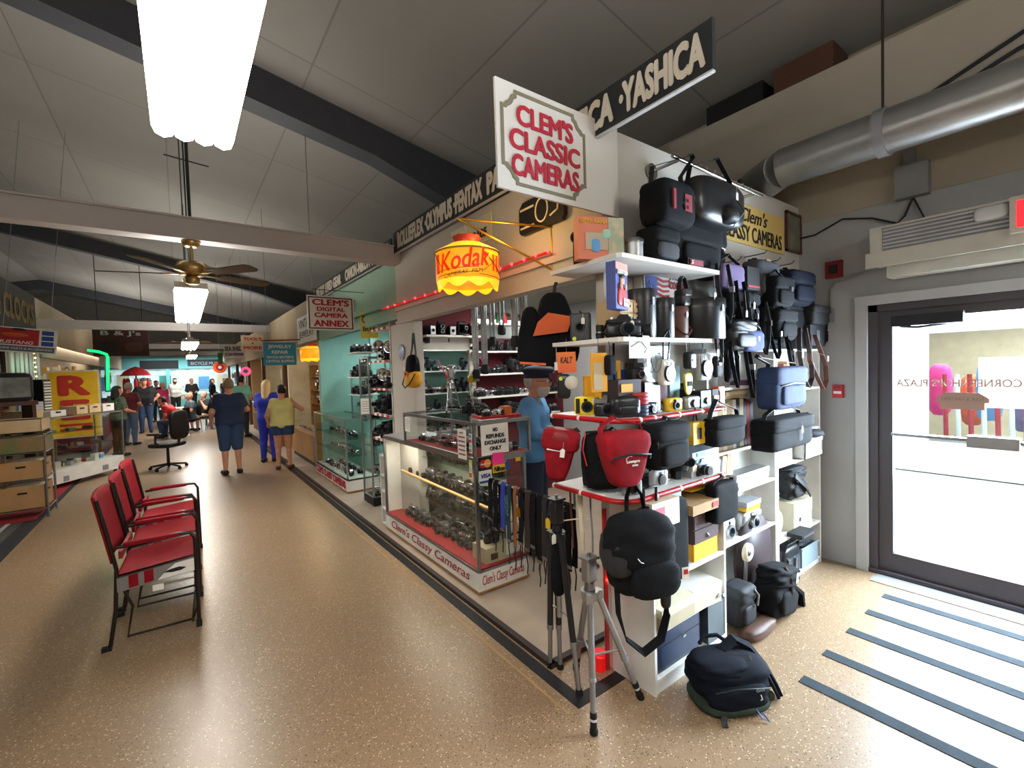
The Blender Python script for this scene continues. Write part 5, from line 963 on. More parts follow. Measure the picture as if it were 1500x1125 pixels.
def person(label, loc, rz, h=1.75, fat=1.0, shirt='navyfab', pants='denim', skin='skin', hair='hairdark', sleeve=.5, legs='long', shoes='black', pose='stand', arms='down', long_hair=0.0, cap=None, res=.016, bald=False, beard=None, armpos=None, head_yaw=0.0, head_tilt=0.0, tank=False, lean=0.0, dress=False, glasses=False, legpos=None, group=None, hs=1.06):
    t = thing('person', label, 'person', loc, rz, group); s = h/1.75; V = lambda *a: np.array(a, float)*s
    hipz = .93 if pose == 'stand' else .47
    T = lambda x, y, z: V(x, y-lean*(z-hipz), z-abs(lean)*.12*(z-hipz)) if pose != 'sit0' else V(x, y, z)
    dz = hipz-.93; f = fat
    sh = {k: T(k*.165*(.9+.1*f), .0, 1.415+dz) for k in (-1, 1)}; neck = T(0, -.0, 1.47+dz); chin = T(0, -.02, 1.55+dz); hc = T(0, -.025-head_tilt*.06, 1.632+dz-head_tilt*.03)
    hip = {k: V(k*.09*(.8+.2*f), 0, hipz-.02) for k in (-1, 1)}
    if legpos: kn = {-1: V(*legpos[0]), 1: V(*legpos[2])}; an = {-1: V(*legpos[1]), 1: V(*legpos[3])}
    elif pose == 'stand': kn = {k: V(k*.10, -.01, .50) for k in (-1, 1)}; an = {k: V(k*.11, .02, .09) for k in (-1, 1)}
    else: kn = {k: V(k*.13, -.43, .49) for k in (-1, 1)}; an = {k: V(k*.12, -.40, .09) for k in (-1, 1)}
    A = {'down': (((.25, .02, 1.15), (.26, -.05, .90)),)*2, 'hips': (((.33, .06, 1.18), (.20, -.06, 1.00)),)*2, 'crossed': (((.25, -.06, 1.17), (-.04, -.24, 1.20)),)*2, 'front': (((.24, -.04, 1.16), (.12, -.27, 1.10)),)*2, 'lap': (((.25, -.08, 1.17), (.12, -.30, 1.02)),)*2}[arms] if isinstance(arms, str) else arms
    el, wr = {}, {}
    for k, (e, w) in zip((-1, 1), A):
        x = (.9+.1*f); el[k] = T(k*e[0]*x if arms is A or True else e[0], e[1], e[2]+dz); wr[k] = T(k*w[0]*x, w[1], w[2]+dz)
    k1 = .05*s
    def torso(P, g):
        d = sd_cone(P, T(-.082*f, .0, 1.30+dz), T(.082*f, .0, 1.30+dz), (.115*(.6+.4*f))*s+g, (.115*(.6+.4*f))*s+g)
        d = smin(d, sd_cone(P, T(-.07*f, -.02*f, 1.12+dz), T(.07*f, -.02*f, 1.12+dz), (.105*(.3+.7*f))*s+g, (.105*(.3+.7*f))*s+g), k1*1.6)
        d = smin(d, sd_cone(P, V(-.075*f, 0, hipz+.02), V(.075*f, 0, hipz+.02), (.105*(.5+.5*f))*s+g, (.105*(.5+.5*f))*s+g), k1*1.6)
        return smin(d, sd_cone(P, sh[-1], sh[1], .06*s+g, .06*s+g), k1)
    def upper(P, g, k, end=1.0):
        b = sh[k]+(el[k]-sh[k])*end; return sd_cone(P, sh[k], b, .056*(.7+.3*f)*s+g, (.056-(.014*end))*(.75+.25*f)*s+g)
    def fore(P, g, k, end=1.0):
        b = el[k]+(wr[k]-el[k])*end; return sd_cone(P, el[k], b, .043*(.8+.2*f)*s+g, (.043-.016*end)*s+g)
    def thigh(P, g, k, end=1.0):
        b = hip[k]+(kn[k]-hip[k])*end; return sd_cone(P, hip[k], b, .09*(.5+.5*f)*s+g, (.09-.03*end)*(.6+.4*f)*s+g)
    def shin(P, g, k, end=1.0):
        b = kn[k]+(an[k]-kn[k])*end; return np.minimum(sd_cone(P, kn[k], b, .056*(.7+.3*f)*s+g, (.056-.02*end)*s+g), sd_cone(P, kn[k]*.7+an[k]*.3+V(0, .02, 0), kn[k]*.5+an[k]*.5+V(0, .015, 0), .052*s+g, .045*s+g))
    def foot(P, g, k): return sd_cone(P, an[k]+V(0, .03, -.045), an[k]+V(k*.02, -.15, -.055), .038*s+g, .03*s+g)
    R3 = lambda p: hc+np.array([p[0]*math.cos(head_yaw)-p[1]*math.sin(head_yaw), p[0]*math.sin(head_yaw)+p[1]*math.cos(head_yaw), p[2]])*s*hs
    def head(P, g=0):
        d = sd_ell(P, R3((0, .012, .02)), V(.077, .095, .10)*hs+g, head_yaw); d = smin(d, sd_ell(P, R3((0, -.018, -.045)), V(.058, .07, .07)*hs+g, head_yaw), .03*s)
        return d
    def body(P):
        d = torso(P, 0)
        for k in (-1, 1):
            d = smin(d, upper(P, 0, k), k1*.6); d = smin(d, fore(P, 0, k), .02*s); d = smin(d, thigh(P, 0, k), k1*.7); d = smin(d, shin(P, 0, k), .02*s); d = smin(d, foot(P, 0, k), .03*s)
        d = smin(d, sd_cone(P, neck, hc, .056*s, .05*s), .03*s); hd = head(P)
        hd = smin(hd, sd_ell(P, R3((0, -.094, -.012)), V(.014, .024, .026), head_yaw), .014*s)
        for k in (-1, 1): hd = np.minimum(hd, sd_ell(P, R3((k*.078, .012, -.005)), V(.012, .02, .032), head_yaw))
        return smin(d, hd, .02*s)
    pts = np.array([sh[-1], sh[1], hc, hip[-1], hip[1], kn[-1], kn[1], an[-1], an[1], el[-1], el[1], wr[-1], wr[1]]); lo = pts.min(0)-.24*s; hi = pts.max(0)+.24*s; lo[2] = max(lo[2], -.02)
    parts = [surf(body, lo, hi, res)]
    for k in (-1, 1):
        d = (wr[k]-el[k]); d = d/np.linalg.norm(d); side = np.cross(d, [0, 1.0, .2]) if abs(d[1]) < .8 else np.cross(d, [0, 0, 1.0]); side /= np.linalg.norm(side); nn = np.cross(d, side)
        O = wr[k]; H = lambda a, b, c_: O+(d*a+side*b+nn*c_)*s
        def hand(P):
            q = sd_cone(P, H(.0, 0, 0), H(.05, .012, 0), .026*s, .022*s); q = smin(q, sd_cone(P, H(.02, -.012, 0), H(.075, -.02, 0), .022*s, .018*s), .012*s); q = smin(q, sd_cone(P, H(.02, .012, 0), H(.075, .022, 0), .022*s, .017*s), .012*s)
            for j, (b, L) in enumerate(((-.03, .05), (-.011, .062), (.009, .058), (.028, .045))):
                q = smin(q, sd_cone(P, H(.075, b, 0), H(.075+L*.6, b*1.05, .012), .0095*s, .009*s), .006*s); q = smin(q, sd_cone(P, H(.075+L*.6, b*1.05, .012), H(.075+L*.9, b*1.05, .034), .009*s, .0075*s), .004*s)
            q = smin(q, sd_cone(P, H(.02, -.025, .005), H(.055, -.055, .02), .013*s, .011*s), .008*s); return smin(q, sd_cone(P, H(.055, -.055, .02), H(.08, -.058, .03), .011*s, .009*s), .004*s)
        c0 = H(.06, 0, .01); parts.append(surf(hand, c0-.13*s, c0+.13*s, .0075 if res < .02 else .0085))
    nmesh(parts, 'body', skin, t)
    g = .014
    def cut(d, P, c, n): n = np.array(n, float); n = n/np.linalg.norm(n); return np.maximum(d, (P-c)@n)
    def shirt_f(P):
        d = torso(P, g); d = np.maximum(d, (hipz-.06)*s-P[:, 2]); 
        if not tank:
            for k in (-1, 1):
                if sleeve <= 1: e = cut(upper(P, g*1.1, k, min(1, sleeve+.2)), P, sh[k]+(el[k]-sh[k])*sleeve, el[k]-sh[k])
                else: e = smin(upper(P, g, k), cut(fore(P, g, k, 1.0), P, el[k]+(wr[k]-el[k])*(sleeve-1), wr[k]-el[k]), .02*s)
                d = smin(d, e, .03*s)
        nk = sd_cone(P, neck+V(0, -.03, .0), neck+V(0, -.06, .12), .058*s if not tank else .10*s, .09*s); d = np.maximum(d, -nk)
        if tank:
            for k in (-1, 1): d = np.maximum(d, -sd_cone(P, sh[k]+V(k*.03, 0, 0), sh[k]+V(k*.05, 0, -.10), .07*s, .06*s))
        return d
    nmesh([surf(shirt_f, lo, hi, res)], 'shirt' if not dress else 'tunic', shirt, t)
    def pants_f(P):
        d = sd_cone(P, V(-.075*f, 0, hipz+.02), V(.075*f, 0, hipz+.02), (.105*(.5+.5*f))*s+g*.7, (.105*(.5+.5*f))*s+g*.7)
        for k in (-1, 1):
            if legs == 'long': e = smin(thigh(P, g, k), cut(shin(P, g*1.2, k), P, an[k]+V(0, 0, -.02), an[k]-kn[k]), .02*s)
            else: e = cut(thigh(P, g*1.6, k, 1.0), P, hip[k]+(kn[k]-hip[k])*legs, kn[k]-hip[k]); 
            if legs != 'long' and legs > .95: e = cut(np.minimum(thigh(P, g*1.6, k, 1.0), sd_cone(P, kn[k], kn[k]+(an[k]-kn[k])*.3, .07*s, .068*s)), P, kn[k]+(an[k]-kn[k])*(legs-.9), an[k]-kn[k])
            d = smin(d, e, .02*s)
        return np.maximum(d, P[:, 2]-(hipz+.06)*s)
    nmesh([surf(pants_f, lo, hi, res)], 'trousers' if legs == 'long' else 'shorts', pants, t)
    for k in (-1, 1):
        fo = an[k]+V(0, -.06, -.05); v, q = surf(lambda P: np.maximum(foot(P, .012*s, k), an[k][2]-.085*s-P[:, 2]), fo-.2*s, fo+.2*s, .012); nmesh([(v, q)], 'shoe', shoes, t)
    if not bald or long_hair:
        hr = .013*s
        def hair_f(P):
            q = (P-hc)/(s*hs); cs, sn = math.cos(-head_yaw), math.sin(-head_yaw); x = q[:, 0]*cs-q[:, 1]*sn; y = q[:, 0]*sn+q[:, 1]*cs; z = q[:, 2]
            d = head(P, hr); face = np.maximum(-(y+.02+.0*z), (z-.065)*-1)  # keep above brow or behind ears
            keep = np.minimum(-(y-.036), .064-z)   # negative where hair
            low = -(z+.045) if not long_hair else -(z+.4)
            d = np.maximum(d, np.maximum(keep, low)*s)
            if long_hair: d = smin(d, sd_cone(P, R3((0, .04, 0)), R3((0, .06, -long_hair)), .085*s, .085*s), .03*s); d = np.maximum(d, -sd_ell(P, R3((0, -.10, -.02)), V(.07, .10, .09), head_yaw))
            return d
        hl = hc-V(.2, .22, .12+long_hair+.1); nmesh([surf(hair_f, hl, hc+V(.2, .22, .17), min(res, .012))], 'hair', hair, t)
    if beard: 
        def beard_f(P):
            q = (P-hc)/(s*hs); cs, sn = math.cos(-head_yaw), math.sin(-head_yaw); y = q[:, 0]*sn+q[:, 1]*cs
            return np.maximum(np.maximum(head(P, .012*s), (q[:, 2]+.035)*s), (y+.0)*s)
        nmesh([surf(beard_f, hc-V(.15, .17, .17), hc+V(.15, .17, .0), .01)], 'beard', beard, t)
    for k in (-1, 1):
        p = R3((k*.03, -.082, .012)); MB().lathe([(.001, -.011), (.009, -.006), (.011, 0), (.009, .006), (.001, .011)], p.tolist(), 'paper', 10).lathe([(.0005, -.005), (.004, -.003), (.004, .003), (.0005, .005)], (p+(R3((k*.03, -.093, .012))-p)).tolist(), 'black', 8).build('eye', t)
    a, b = R3((-.022, -.083, -.06)), R3((.022, -.083, -.06)); MB().tube([a.tolist(), R3((0, -.09, -.062)).tolist(), b.tolist()], .0045, mat('lips', '9c5a50', .6), 6).build('mouth', t)
    if glasses:
        gm = MB()
        for k in (-1, 1): gm.tube([R3((k*.034+.026*math.cos(q), -.104, .012+.02*math.sin(q))).tolist() for q in [i*math.pi/5 for i in range(10)]], .0022, 'black', 5, closed=True).tube([R3((k*.06, -.10, .015)).tolist(), R3((k*.083, .0, .015)).tolist()], .002, 'black', 5)
        gm.tube([R3((-.01, -.106, .018)).tolist(), R3((.01, -.106, .018)).tolist()], .002, 'black', 5).build('glasses', t)
    if cap:
        kind, cm = cap
        if kind == 'cap': v, q = surf(lambda P: np.minimum(np.maximum(head(P, .02*s), (hc[2]+.045*s)-P[:, 2]), np.maximum(sd_ell(P, R3((0, -.12, .055)), V(.07, .085, .012), head_yaw), 0*P[:, 0]-9)), hc-V(.2, .25, .1), hc+V(.2, .25, .2), .011)
        else: v, q = surf(lambda P: smin(np.maximum(head(P, .016*s), (hc[2]+.045*s)-P[:, 2]), sd_ell(P, R3((.02, .0, .10)), V(.125, .135, .045)*hs, head_yaw), .02), hc-V(.2, .25, .1), hc+V(.2, .25, .22), .009)
        nmesh([(v, q)], 'cap' if kind == 'cap' else 'beret', cm, t)
    return t
camo = mat('camo', '6d6654', .8, color2='3c3a2c', nscale=25); blueshirt = mat('navy_tee', '1d2c4b', .85, noise=.15); yel = mat('yellow_tank', 'd9cf84', .8, noise=.1); royal = mat('royal_cloth', '1f33b0', .8); vs_ = mat('henley_blue', '4a7fae', .8, noise=.15, nscale=6)
redt = mat('red_tee', 'c8151c', .8); dk = mat('black_tee', '15171c', .85); slate = mat('slate_tee', '4b5c6a', .85); khaki = mat('khaki_short', '9b9079', .85); pinkt = mat('pink_tee', 'd9336e', .8); mintt = mat('mint_tee', '7cc0a4', .8); greyt = mat('grey_tee', 'b9bab6', .85); maroon = mat('maroon_cloth', '6a2630', .85); darkgreen = mat('green_floral', '2a3a30', .85, color2='6a7560', nscale=30)
def face(px, py, d=0): return d
p = OX(788, 600, 2.8)
v = person('shopkeeper in a navy beret and blue henley shirt behind the glass case', (2.66, 3.31, .03), .62, h=1.71, fat=1.28, hs=1.17, shirt=vs_, pants=mat('navy_trousers', '1c2740', .85), hair='hairgrey', beard=mat('grey_beard', 'b9b0a8', .9), sleeve=1.92, cap=('beret', mat('beret_navy', '1a1e33', .85)), glasses=True, res=.012, head_yaw=.1, head_tilt=.5, arms=(((.25, -.08, 1.17), (.17, -.32, 1.10)), ((.26, -.04, 1.16), (.24, -.27, 1.02))))
MB().box((0, -.165, 1.28), (.012, .012, .14), 'navyfab').build('placket', v)
fl_ = FL(341, 694); person('heavy set man seen from behind in a navy t-shirt and denim shorts', (fl_.x, fl_.y, 0), math.pi+.1, h=1.72, fat=1.35, shirt=blueshirt, pants='denim', hair='hairsand', sleeve=.75, legs=1.05, shoes='black', res=.014, arms=(((.28, -.02, 1.17), (.24, -.24, 1.12)), ((.27, .02, 1.16), (.27, -.12, .98))))
fl_ = FL(417, 687); person('woman seen from behind in a yellow tank top and denim shorts', (fl_.x, fl_.y, 0), math.pi-.35, h=1.57, fat=1.3, shirt=yel, pants='denim', hair='hairdark', tank=True, legs=.45, shoes='brown', res=.013, head_yaw=.5, arms=(((.36, -.06, 1.23), (.14, -.20, 1.40)), ((.27, .03, 1.13), (.28, -.1, .95))))
fl_ = FL(398, 677); person('blonde woman in a long royal blue outfit beside the yellow tank top', (fl_.x-.02, fl_.y+.1, 0), math.pi-.5, h=1.66, fat=1.1, shirt=royal, pants=royal, hair='hairblond', long_hair=.22, sleeve=.9, res=.016, arms='front')
fl_ = FL(215, 634); person('large man facing us in a black t-shirt, jeans and camouflage cap', (fl_.x, fl_.y, 0), -.05, h=1.80, fat=1.45, shirt=dk, pants='denim', hair='hairdark', cap=('cap', camo), sleeve=.75, res=.02, arms='hips')
def pp(px, py, *a, z=0, **k): q = FL(px, py); return person(a[0], (q.x, q.y, z), *a[1:], **k)
pp(262, 640, 'seated man bending forward in a bright red t-shirt', -2.0, h=1.72, fat=1.1, shirt=redt, pants='denim', hair='hairdark', pose='sit', lean=.55, arms='lap', sleeve=.7, res=.018)
pp(281, 633, 'bald seated man in a slate blue t-shirt with folded arms', -1.3, h=1.75, fat=1.3, shirt=slate, pants='black', legs=.95, bald=True, pose='sit', arms='crossed', sleeve=.7, res=.02, hair='hairgrey')
pp(302, 628, 'bald seated man with his hand at his chin, in black', -.9, h=1.75, fat=1.25, shirt=dk, pants=khaki, legs=.95, bald=True, pose='sit', sleeve=.7, res=.02, arms=(((.24, -.1, 1.15), (.05, -.28, 1.15)), ((.22, -.18, 1.17), (.05, -.18, 1.42))))
pp(319, 622, 'dark haired person sitting behind the two bald men', -.3, h=1.65, fat=1.0, shirt='blackfab', pants='black', pose='sit', arms='lap', res=.022)
pp(176, 668, 'dark curly haired woman in a green floral top behind the left glass case', 2.2, h=1.62, fat=1.15, shirt=darkgreen, pants='black', long_hair=.15, sleeve=.9, res=.018, arms='front')
pp(193, 652, 'person in a maroon shirt leaning by the green neon stall', 2.6, h=1.68, fat=1.1, shirt=maroon, pants='denimlight', hair='hairgrey', sleeve=.8, res=.02, arms='front')
pp(259, 610, 'bearded man facing us in a pale grey and black raglan shirt', 0, h=1.78, fat=1.1, shirt=greyt, pants='black', sleeve=1.8, res=.024, beard='hairdark', arms='down')
pp(241, 622, 'person in a bright pink top standing beyond the black t-shirt', .8, h=1.62, fat=1.1, shirt=pinkt, pants='denim', hair='hairblond', res=.024, sleeve=.7)
pp(232, 618, 'dark haired person half hidden between the black and the pink tops', -.3, h=1.70, shirt='charcoal', pants='denim', res=.026, sleeve=.8)
pp(283, 606, 'man in a black hooded top looking down in the far crowd', .2, h=1.75, fat=1.25, shirt=dk, pants='black', hair='hairgrey', sleeve=1.8, res=.026, arms='front')
pp(268, 600, 'person in a red shirt in the far crowd', 2.6, h=1.7, shirt=redt, pants='charcoal', res=.028, sleeve=.8)
pp(313, 606, 'long black haired woman in dark clothes right of the seated men', 1.2, h=1.70, shirt='blackfab', pants='black', long_hair=.35, sleeve=1.8, res=.026)
pp(357, 640, 'man in a mint green shirt half hidden behind the navy t-shirt', 2.5, h=1.76, fat=1.1, shirt=mintt, pants='charcoal', sleeve=.8, res=.02, arms='front')
for k, (px, py, c, lb, hh) in enumerate(((247, 598, 'navyfab', 'small far figure in navy between the heads, left of the bearded man', 1.7), (207, 612, 'darkred', 'far figure in dark red at the left edge of the crowd', 1.65), (222, 606, 'charcoal', 'far figure in charcoal behind the camouflage cap', 1.72), (296, 598, 'white', 'far figure in white by the bright shop front', 1.68), (331, 600, 'navyfab', 'far figure in navy near the right stalls', 1.7))):
    pp(px, py, lb, .6*k, h=hh, shirt=c, pants='black', res=.03, sleeve=.7)
# ================================================================ BIG GLASS CASE
def post(mb, x, y, z0, z1, s=.018, m='steel'): mb.box((x, y, (z0+z1)/2), (s, s, z1-z0), m)
redcarpet = mat('red_felt', '9a1a20', .9, noise=.15)
X0, X1, Y0, Y1 = 1.78, 2.24, 2.93, 4.83
case = thing('display_case', 'large glass display case full of film cameras with a red script base panel', 'display case', (0, 0, 0)); KX = case
b = MB()
for x in (X0, X1):
    for y in (Y0, Y1): post(b, x, y, .2, 1.06, .024)
    b.bb(x-.012, x+.012, Y0, Y1, 1.03, 1.065, 'steel').bb(x-.012, x+.012, Y0, Y1, .195, .215, 'steel')
for y in (Y0, Y1): b.bb(X0, X1, y-.012, y+.012, 1.03, 1.065, 'steel').bb(X0, X1, y-.012, y+.012, .195, .215, 'steel')
b.build('frame', case)
MB().bb(X0-.012, X1+.012, Y0-.012, Y1+.012, .055, .198, 'white').bb(X0, X1, Y0, Y1, .198, .222, redcarpet).build('base_panel', case); MB().bb(X0-.014, X1+.014, Y0-.014, Y1+.014, .04, .055, 'wood').build('base_edge', case)
for n_, bb2 in (('glass_front', (X0-.003, X0+.003, Y0+.01, Y1, .21, 1.04)), ('glass_end', (X0+.01, X1, Y0-.003, Y0+.003, .21, 1.04))): MB().bb(*bb2, GL).build(n_, case)
MB().bb(X0+.01, X1, Y1-.01, Y1, .21, 1.04, 'white').bb(X1-.01, X1, Y0+.25, Y1, .21, 1.04, mat('case_back', 'bdb9ac', .3)).build('inner_panel', case)
for z, x0, x1 in ((.875, 1.98, 2.22), (.655, 1.97, 2.22), (.455, 1.99, 2.22)): MB().bb(x0, x1, Y0+.02, Y1-.02, z-.008, z, glass('shelf_glass', (.82, .92, .88))).build('glass_shelf', case)
for x in (X0+.03, X1-.03):
    for y in (Y0+.03, Y1-.05, (Y0+Y1)/2): MB().cyl((x-.012, y, .022), (x+.012, y, .022), .022, .022, 'rubber', 12).box((x, y, .045), (.03, .04, .012), 'steel').cyl((x-.014, y, .022), (x+.014, y, .022), .008, .008, 'steel', 8).build('caster', case)
mo = (math.pi/2, 0, -math.pi/2)
text("Clem's Classy Cameras", 1.62, .105, 'inkred', case, (X0-.014, 3.86, .125), mo, shear=.25); text("Clem's Classy Cameras", .40, .10, 'inkred', case, (2.00, Y0-.014, .125), shear=.15)
for yy in (.04,): one(MB().cyl((1.90, 2.95, .665), (1.90, 4.66, .685), .013, .013, 'lightwood', 12), 'wooden_rod', 'pale wooden rod running through the big glass case', 'rod')
b = MB()
UX0, UX1, UY0, UY1 = 1.775, 2.30, 2.93, 4.24
for x in (UX0, UX1):
    for y in (UY0, UY1): post(b, x, y, 1.066, 1.345, .02)
    b.bb(x-.01, x+.01, UY0, UY1, 1.325, 1.35, 'steel').bb(x-.01, x+.01, UY0, UY1, 1.066, 1.08, 'steel')
for y in (UY0, UY1): b.bb(UX0, UX1, y-.01, y+.01, 1.325, 1.35, 'steel').bb(UX0, UX1, y-.01, y+.01, 1.066, 1.08, 'steel')
uc = thing('counter_case', 'smaller glass counter case standing on the big glass case', 'display case'); b.build('frame', uc)
MB().bb(UX0, UX1, UY0, UY1, 1.345, 1.352, GL).build('glass_top', uc); MB().bb(UX0-.003, UX0+.003, UY0, UY1, 1.08, 1.33, GL).build('glass_front', uc); MB().bb(UX0, UX1, UY0-.003, UY0+.003, 1.08, 1.33, GL).build('glass_end', uc); MB().bb(UX0+.01, UX1-.01, UY0+.01, UY1-.01, 1.066, 1.078, redcarpet).build('felt_floor', uc)
MB().bb(X0, X1, UY1+.02, Y1, 1.066, 1.07, 'lightgrey').build('glass_top', case)
# camera stock
slrA = slr(label='x', top='chrome'); slrB = slr(label='x', top='blackplastic'); slrC = slr(label='x', top='alu', L=.07); rfA = compact(label='x', body='chrome', w=.13, h=.075, face='steel'); folA = folding(label='x'); tlrA = tlr(label='x'); boxA = boxcam(label='x'); movA = moviecam(label='x'); flaA = flashgun(label='x'); lenA = lens_only(label='x'); compB = compact(label='x', body='blackplastic'); lenB = lens_only(label='x', m='alu'); compC = compact(label='x', body='alu')
PROTO = [slrA, slrB, slrC, rfA, folA, tlrA, boxA, movA, flaA, lenA, compB, lenB, compC]
def stock(protos, pts, rz, label, group, jit=.25, sc=(1.0, 1.2), zj=0):
    for (x, y, z) in pts:
        o = random.choice(protos); dup(o, (x, y, z), rz+random.uniform(-jit, jit), label, group, random.uniform(*sc))
def row(y0, y1, n, x, z, xj=.0): return [(x+random.uniform(-xj, xj), y0+(y1-y0)*(k+.5)/n, z) for k in range(n)]
hz = -math.pi/2
stock([slrA, rfA, slrB, slrB], row(3.0, 4.75, 12, 2.08, .875), hz, 'small film camera in the top row inside the big glass case', 'top row of cameras in the big case')
stock([slrA, slrC, slrB, slrB, slrB], row(2.99, 4.75, 12, 2.04, .655), hz, 'film camera in the row just above the wooden rod in the big glass case', 'second row of cameras in the big case')
stock([slrA, slrB, slrB, slrB], row(2.99, 4.75, 12, 2.05, .455), hz, 'film camera in the row just below the wooden rod in the big glass case', 'third row of cameras in the big case')
stock([slrA, slrC, rfA, slrB], row(3.2, 4.7, 12, 2.12, .222), hz, 'film camera in the back bottom row on the red felt of the big case', 'rear bottom row in the big case')
stock([slrA, slrB, slrB, slrC], row(3.25, 4.6, 11, 1.96, .222), hz, 'film camera in the front bottom row on the red felt of the big case', 'front bottom row in the big case')
t = carton('tan wooden slide box at the near corner inside the big glass case', .26, .2, .12, 'beige', panel=(-.2, .4, .25, .4, 'darkwood')); t.location = (2.0, 3.07, .222); t = slr(label='brown camera sitting on the tan box at the near corner of the case', body='darkbrown', top='darkbrown'); t.location = (1.99, 3.07, .343)
stock([rfA, lenB, compC, lenA, slrA], row(3.1, 4.15, 10, 1.90, 1.078)+row(3.05, 4.15, 9, 2.07, 1.078)+[(2.20, 3.05, 1.078), (2.24, 3.2, 1.078)], hz, 'small silver camera or lens lying inside the upper counter case', 'silver pieces in the upper counter case', jit=.9, sc=(.6, .85))
for k in range(2): t = lens_only('lens', ['tall silver lens standing right of the no refunds card', 'short black lens standing at the right of the upper case'][k], r=.026, L=.10-.03*k, m=['alu', 'black'][k]); t.location = (2.12+.1*k, 3.02, 1.078)
# strip light inside the case, papers and stickers
t = thing('strip_light', 'slim strip light under the top edge inside the big glass case', 'light', (1.815, 3.05, 1.018)); MB().bb(-.012, .012, 0, 1.65, 0, .014, 'white').build('housing', t); MB().bb(-.006, .006, 0, 1.65, -.004, 0, mat('case_tube', 'fff2dd', .5, emit='ffe2b8', estr=9)).build('tube', t)
light('AREA', 'case_glow', (1.83, 3.87, 1.0), 6, (1, .90, .76), .03, 1.6)
def card(name, label, cat, w, h, loc, rz, m='paper', rotz=0): 
    t = thing(name, label, cat, loc, rz); MB().box((0, 0, 0), (w, .003, h), m, R=RY(rotz)).build('card', t); return t
t = card('notice_card', 'white NO REFUNDS EXCHANGE ONLY card on the end of the counter case', 'sign', .255, .235, (1.955, 2.918, 1.208), 0, rotz=-.02)
for k, (s_, w_) in enumerate((('NO', .045), ('REFUNDS', .17), ('EXCHANGE', .2), ('ONLY', .11))): text(s_, w_, .032, 'inkblack', t, (0, -.004, .075-k*.048), bold=.04)
t = card('card_logo', 'red and orange overlapping circles card sticker under the no refunds card', 'sticker', .115, .10, (1.855, 2.916, 1.03), 0, 'black'); MB().cyl((-.02, -.002, 0), (-.02, -.004, 0), .032, .032, 'red', 20).build('red_disc', t); MB().cyl((.02, -.0025, 0), (.02, -.005, 0), .032, .032, mat('mc_orange', 'e8902a', .5), 20).build('orange_disc', t); text('MasterCard', .085, .014, 'paper', t, (0, -.007, 0), bold=.02)
t = card('card_logo', 'white and blue VISA sticker below the circles sticker', 'sticker', .115, .095, (1.855, 2.916, .93), 0); text('VISA', .085, .032, 'blue', t, (0, -.004, .008), shear=.25, bold=.03); MB().box((0, -.003, -.038), (.112, .003, .016), 'blue').build('blue_band', t)
card('sticky_note', 'blank bright pink note above the yellow brand sticker', 'note', .105, .095, (1.975, 2.914, 1.052), 0, 'pink', rotz=.03)
t = card('brand_sticker', 'yellow sticker with black slanted lettering under the pink note', 'sticker', .115, .06, (1.98, 2.912, .975), 0, 'yellow'); text('Nikon', .10, .04, 'inkblack', t, (0, -.004, 0), shear=.2, bold=.03)
card('blue_sticker', 'small blue sticker right of the yellow brand sticker', 'sticker', .04, .06, (2.065, 2.914, .985), 0, 'blue')
t = card('exchange_card', 'white card partly reading Re Ex behind the straps in the case end', 'sign', .16, .24, (2.13, 2.945, .38), 0); text('Refunds', .14, .03, 'inkblack', t, (0, -.004, .04), bold=.03); text('Exchange', .14, .03, 'inkblack', t, (0, -.004, -.02), bold=.03)
t = card('price_list', 'white and maroon printed sheet on the front corner of the counter case', 'notice', .13, .235, (1.765, 3.10, 1.17), hz)
for k in range(5): MB().box((0, -.003, -.08+k*.034), (.10, .002, .012), mat('maroon_print', '8a4a52', .7)).build('printed_line', t)
text('NOTICE', .06, .012, 'inkred', t, (0, -.004, .09))
t = card('logo_strip', 'narrow strip of tiny payment logos on the case corner post', 'sticker', .04, .15, (1.762, 2.965, 1.19), hz); 
for k, c in enumerate(('skyblue', 'red', 'lightgrey', 'grey')): MB().box((0, -.003, .055-k*.036), (.03, .002, .024), c).build('printed_logo', t)
t = card('logo_strip', 'narrow lime and red strip of stickers lower on the corner post', 'sticker', .04, .14, (1.762, 2.975, .99), hz)
for k, c in enumerate(('lime', 'lightgrey', 'orange')): MB().box((0, -.003, .048-k*.046), (.034, .002, .036), c).build('printed_logo', t)
t = card('paper_note', 'small white typed paper on the far end of the counter case', 'notice', .12, .14, (1.765, 4.15, 1.24), hz)
for k in range(6): MB().box((0, -.003, .045-k*.017), (.085, .001, .003), 'grey').build('printed_line', t)
t = card('paper_note', 'small yellow notepad leaning in the right end of the case', 'note', .05, .03, (2.17, 2.915, 1.02), 0, 'yellow')
# tray and goods on top of the counter case
t = thing('tray', 'red shallow tray of small cameras on top of the counter case', 'tray', (2.10, 3.10, 1.352), -.15); MB().box((0, 0, .008), (.36, .20, .012), 'red').bb(-.18, .18, -.1, -.094, .008, .022, 'red').bb(-.18, -.174, -.1, .1, .008, .022, 'red').bb(.174, .18, -.1, .1, .008, .022, 'red').build('tray_body', t)
stock([rfA, slrA], [(1.98, 3.07, 1.367), (2.07, 3.06, 1.367), (2.13, 3.10, 1.367)], 0, 'small silver and black camera standing in the red tray', 'cameras in the red tray', sc=(.6, .7))
t = carton('orange and brown wooden cased camera in the red tray', .07, .08, .07, mat('orange_wood', 'b5622a', .5)); t.location = (2.20, 3.11, 1.367)
t = carton('stack of brown paper envelopes at the right of the red tray', .10, .10, .05, 'kraft', name='envelope_stack', cat='envelopes'); t.location = (2.24, 3.20, 1.356)
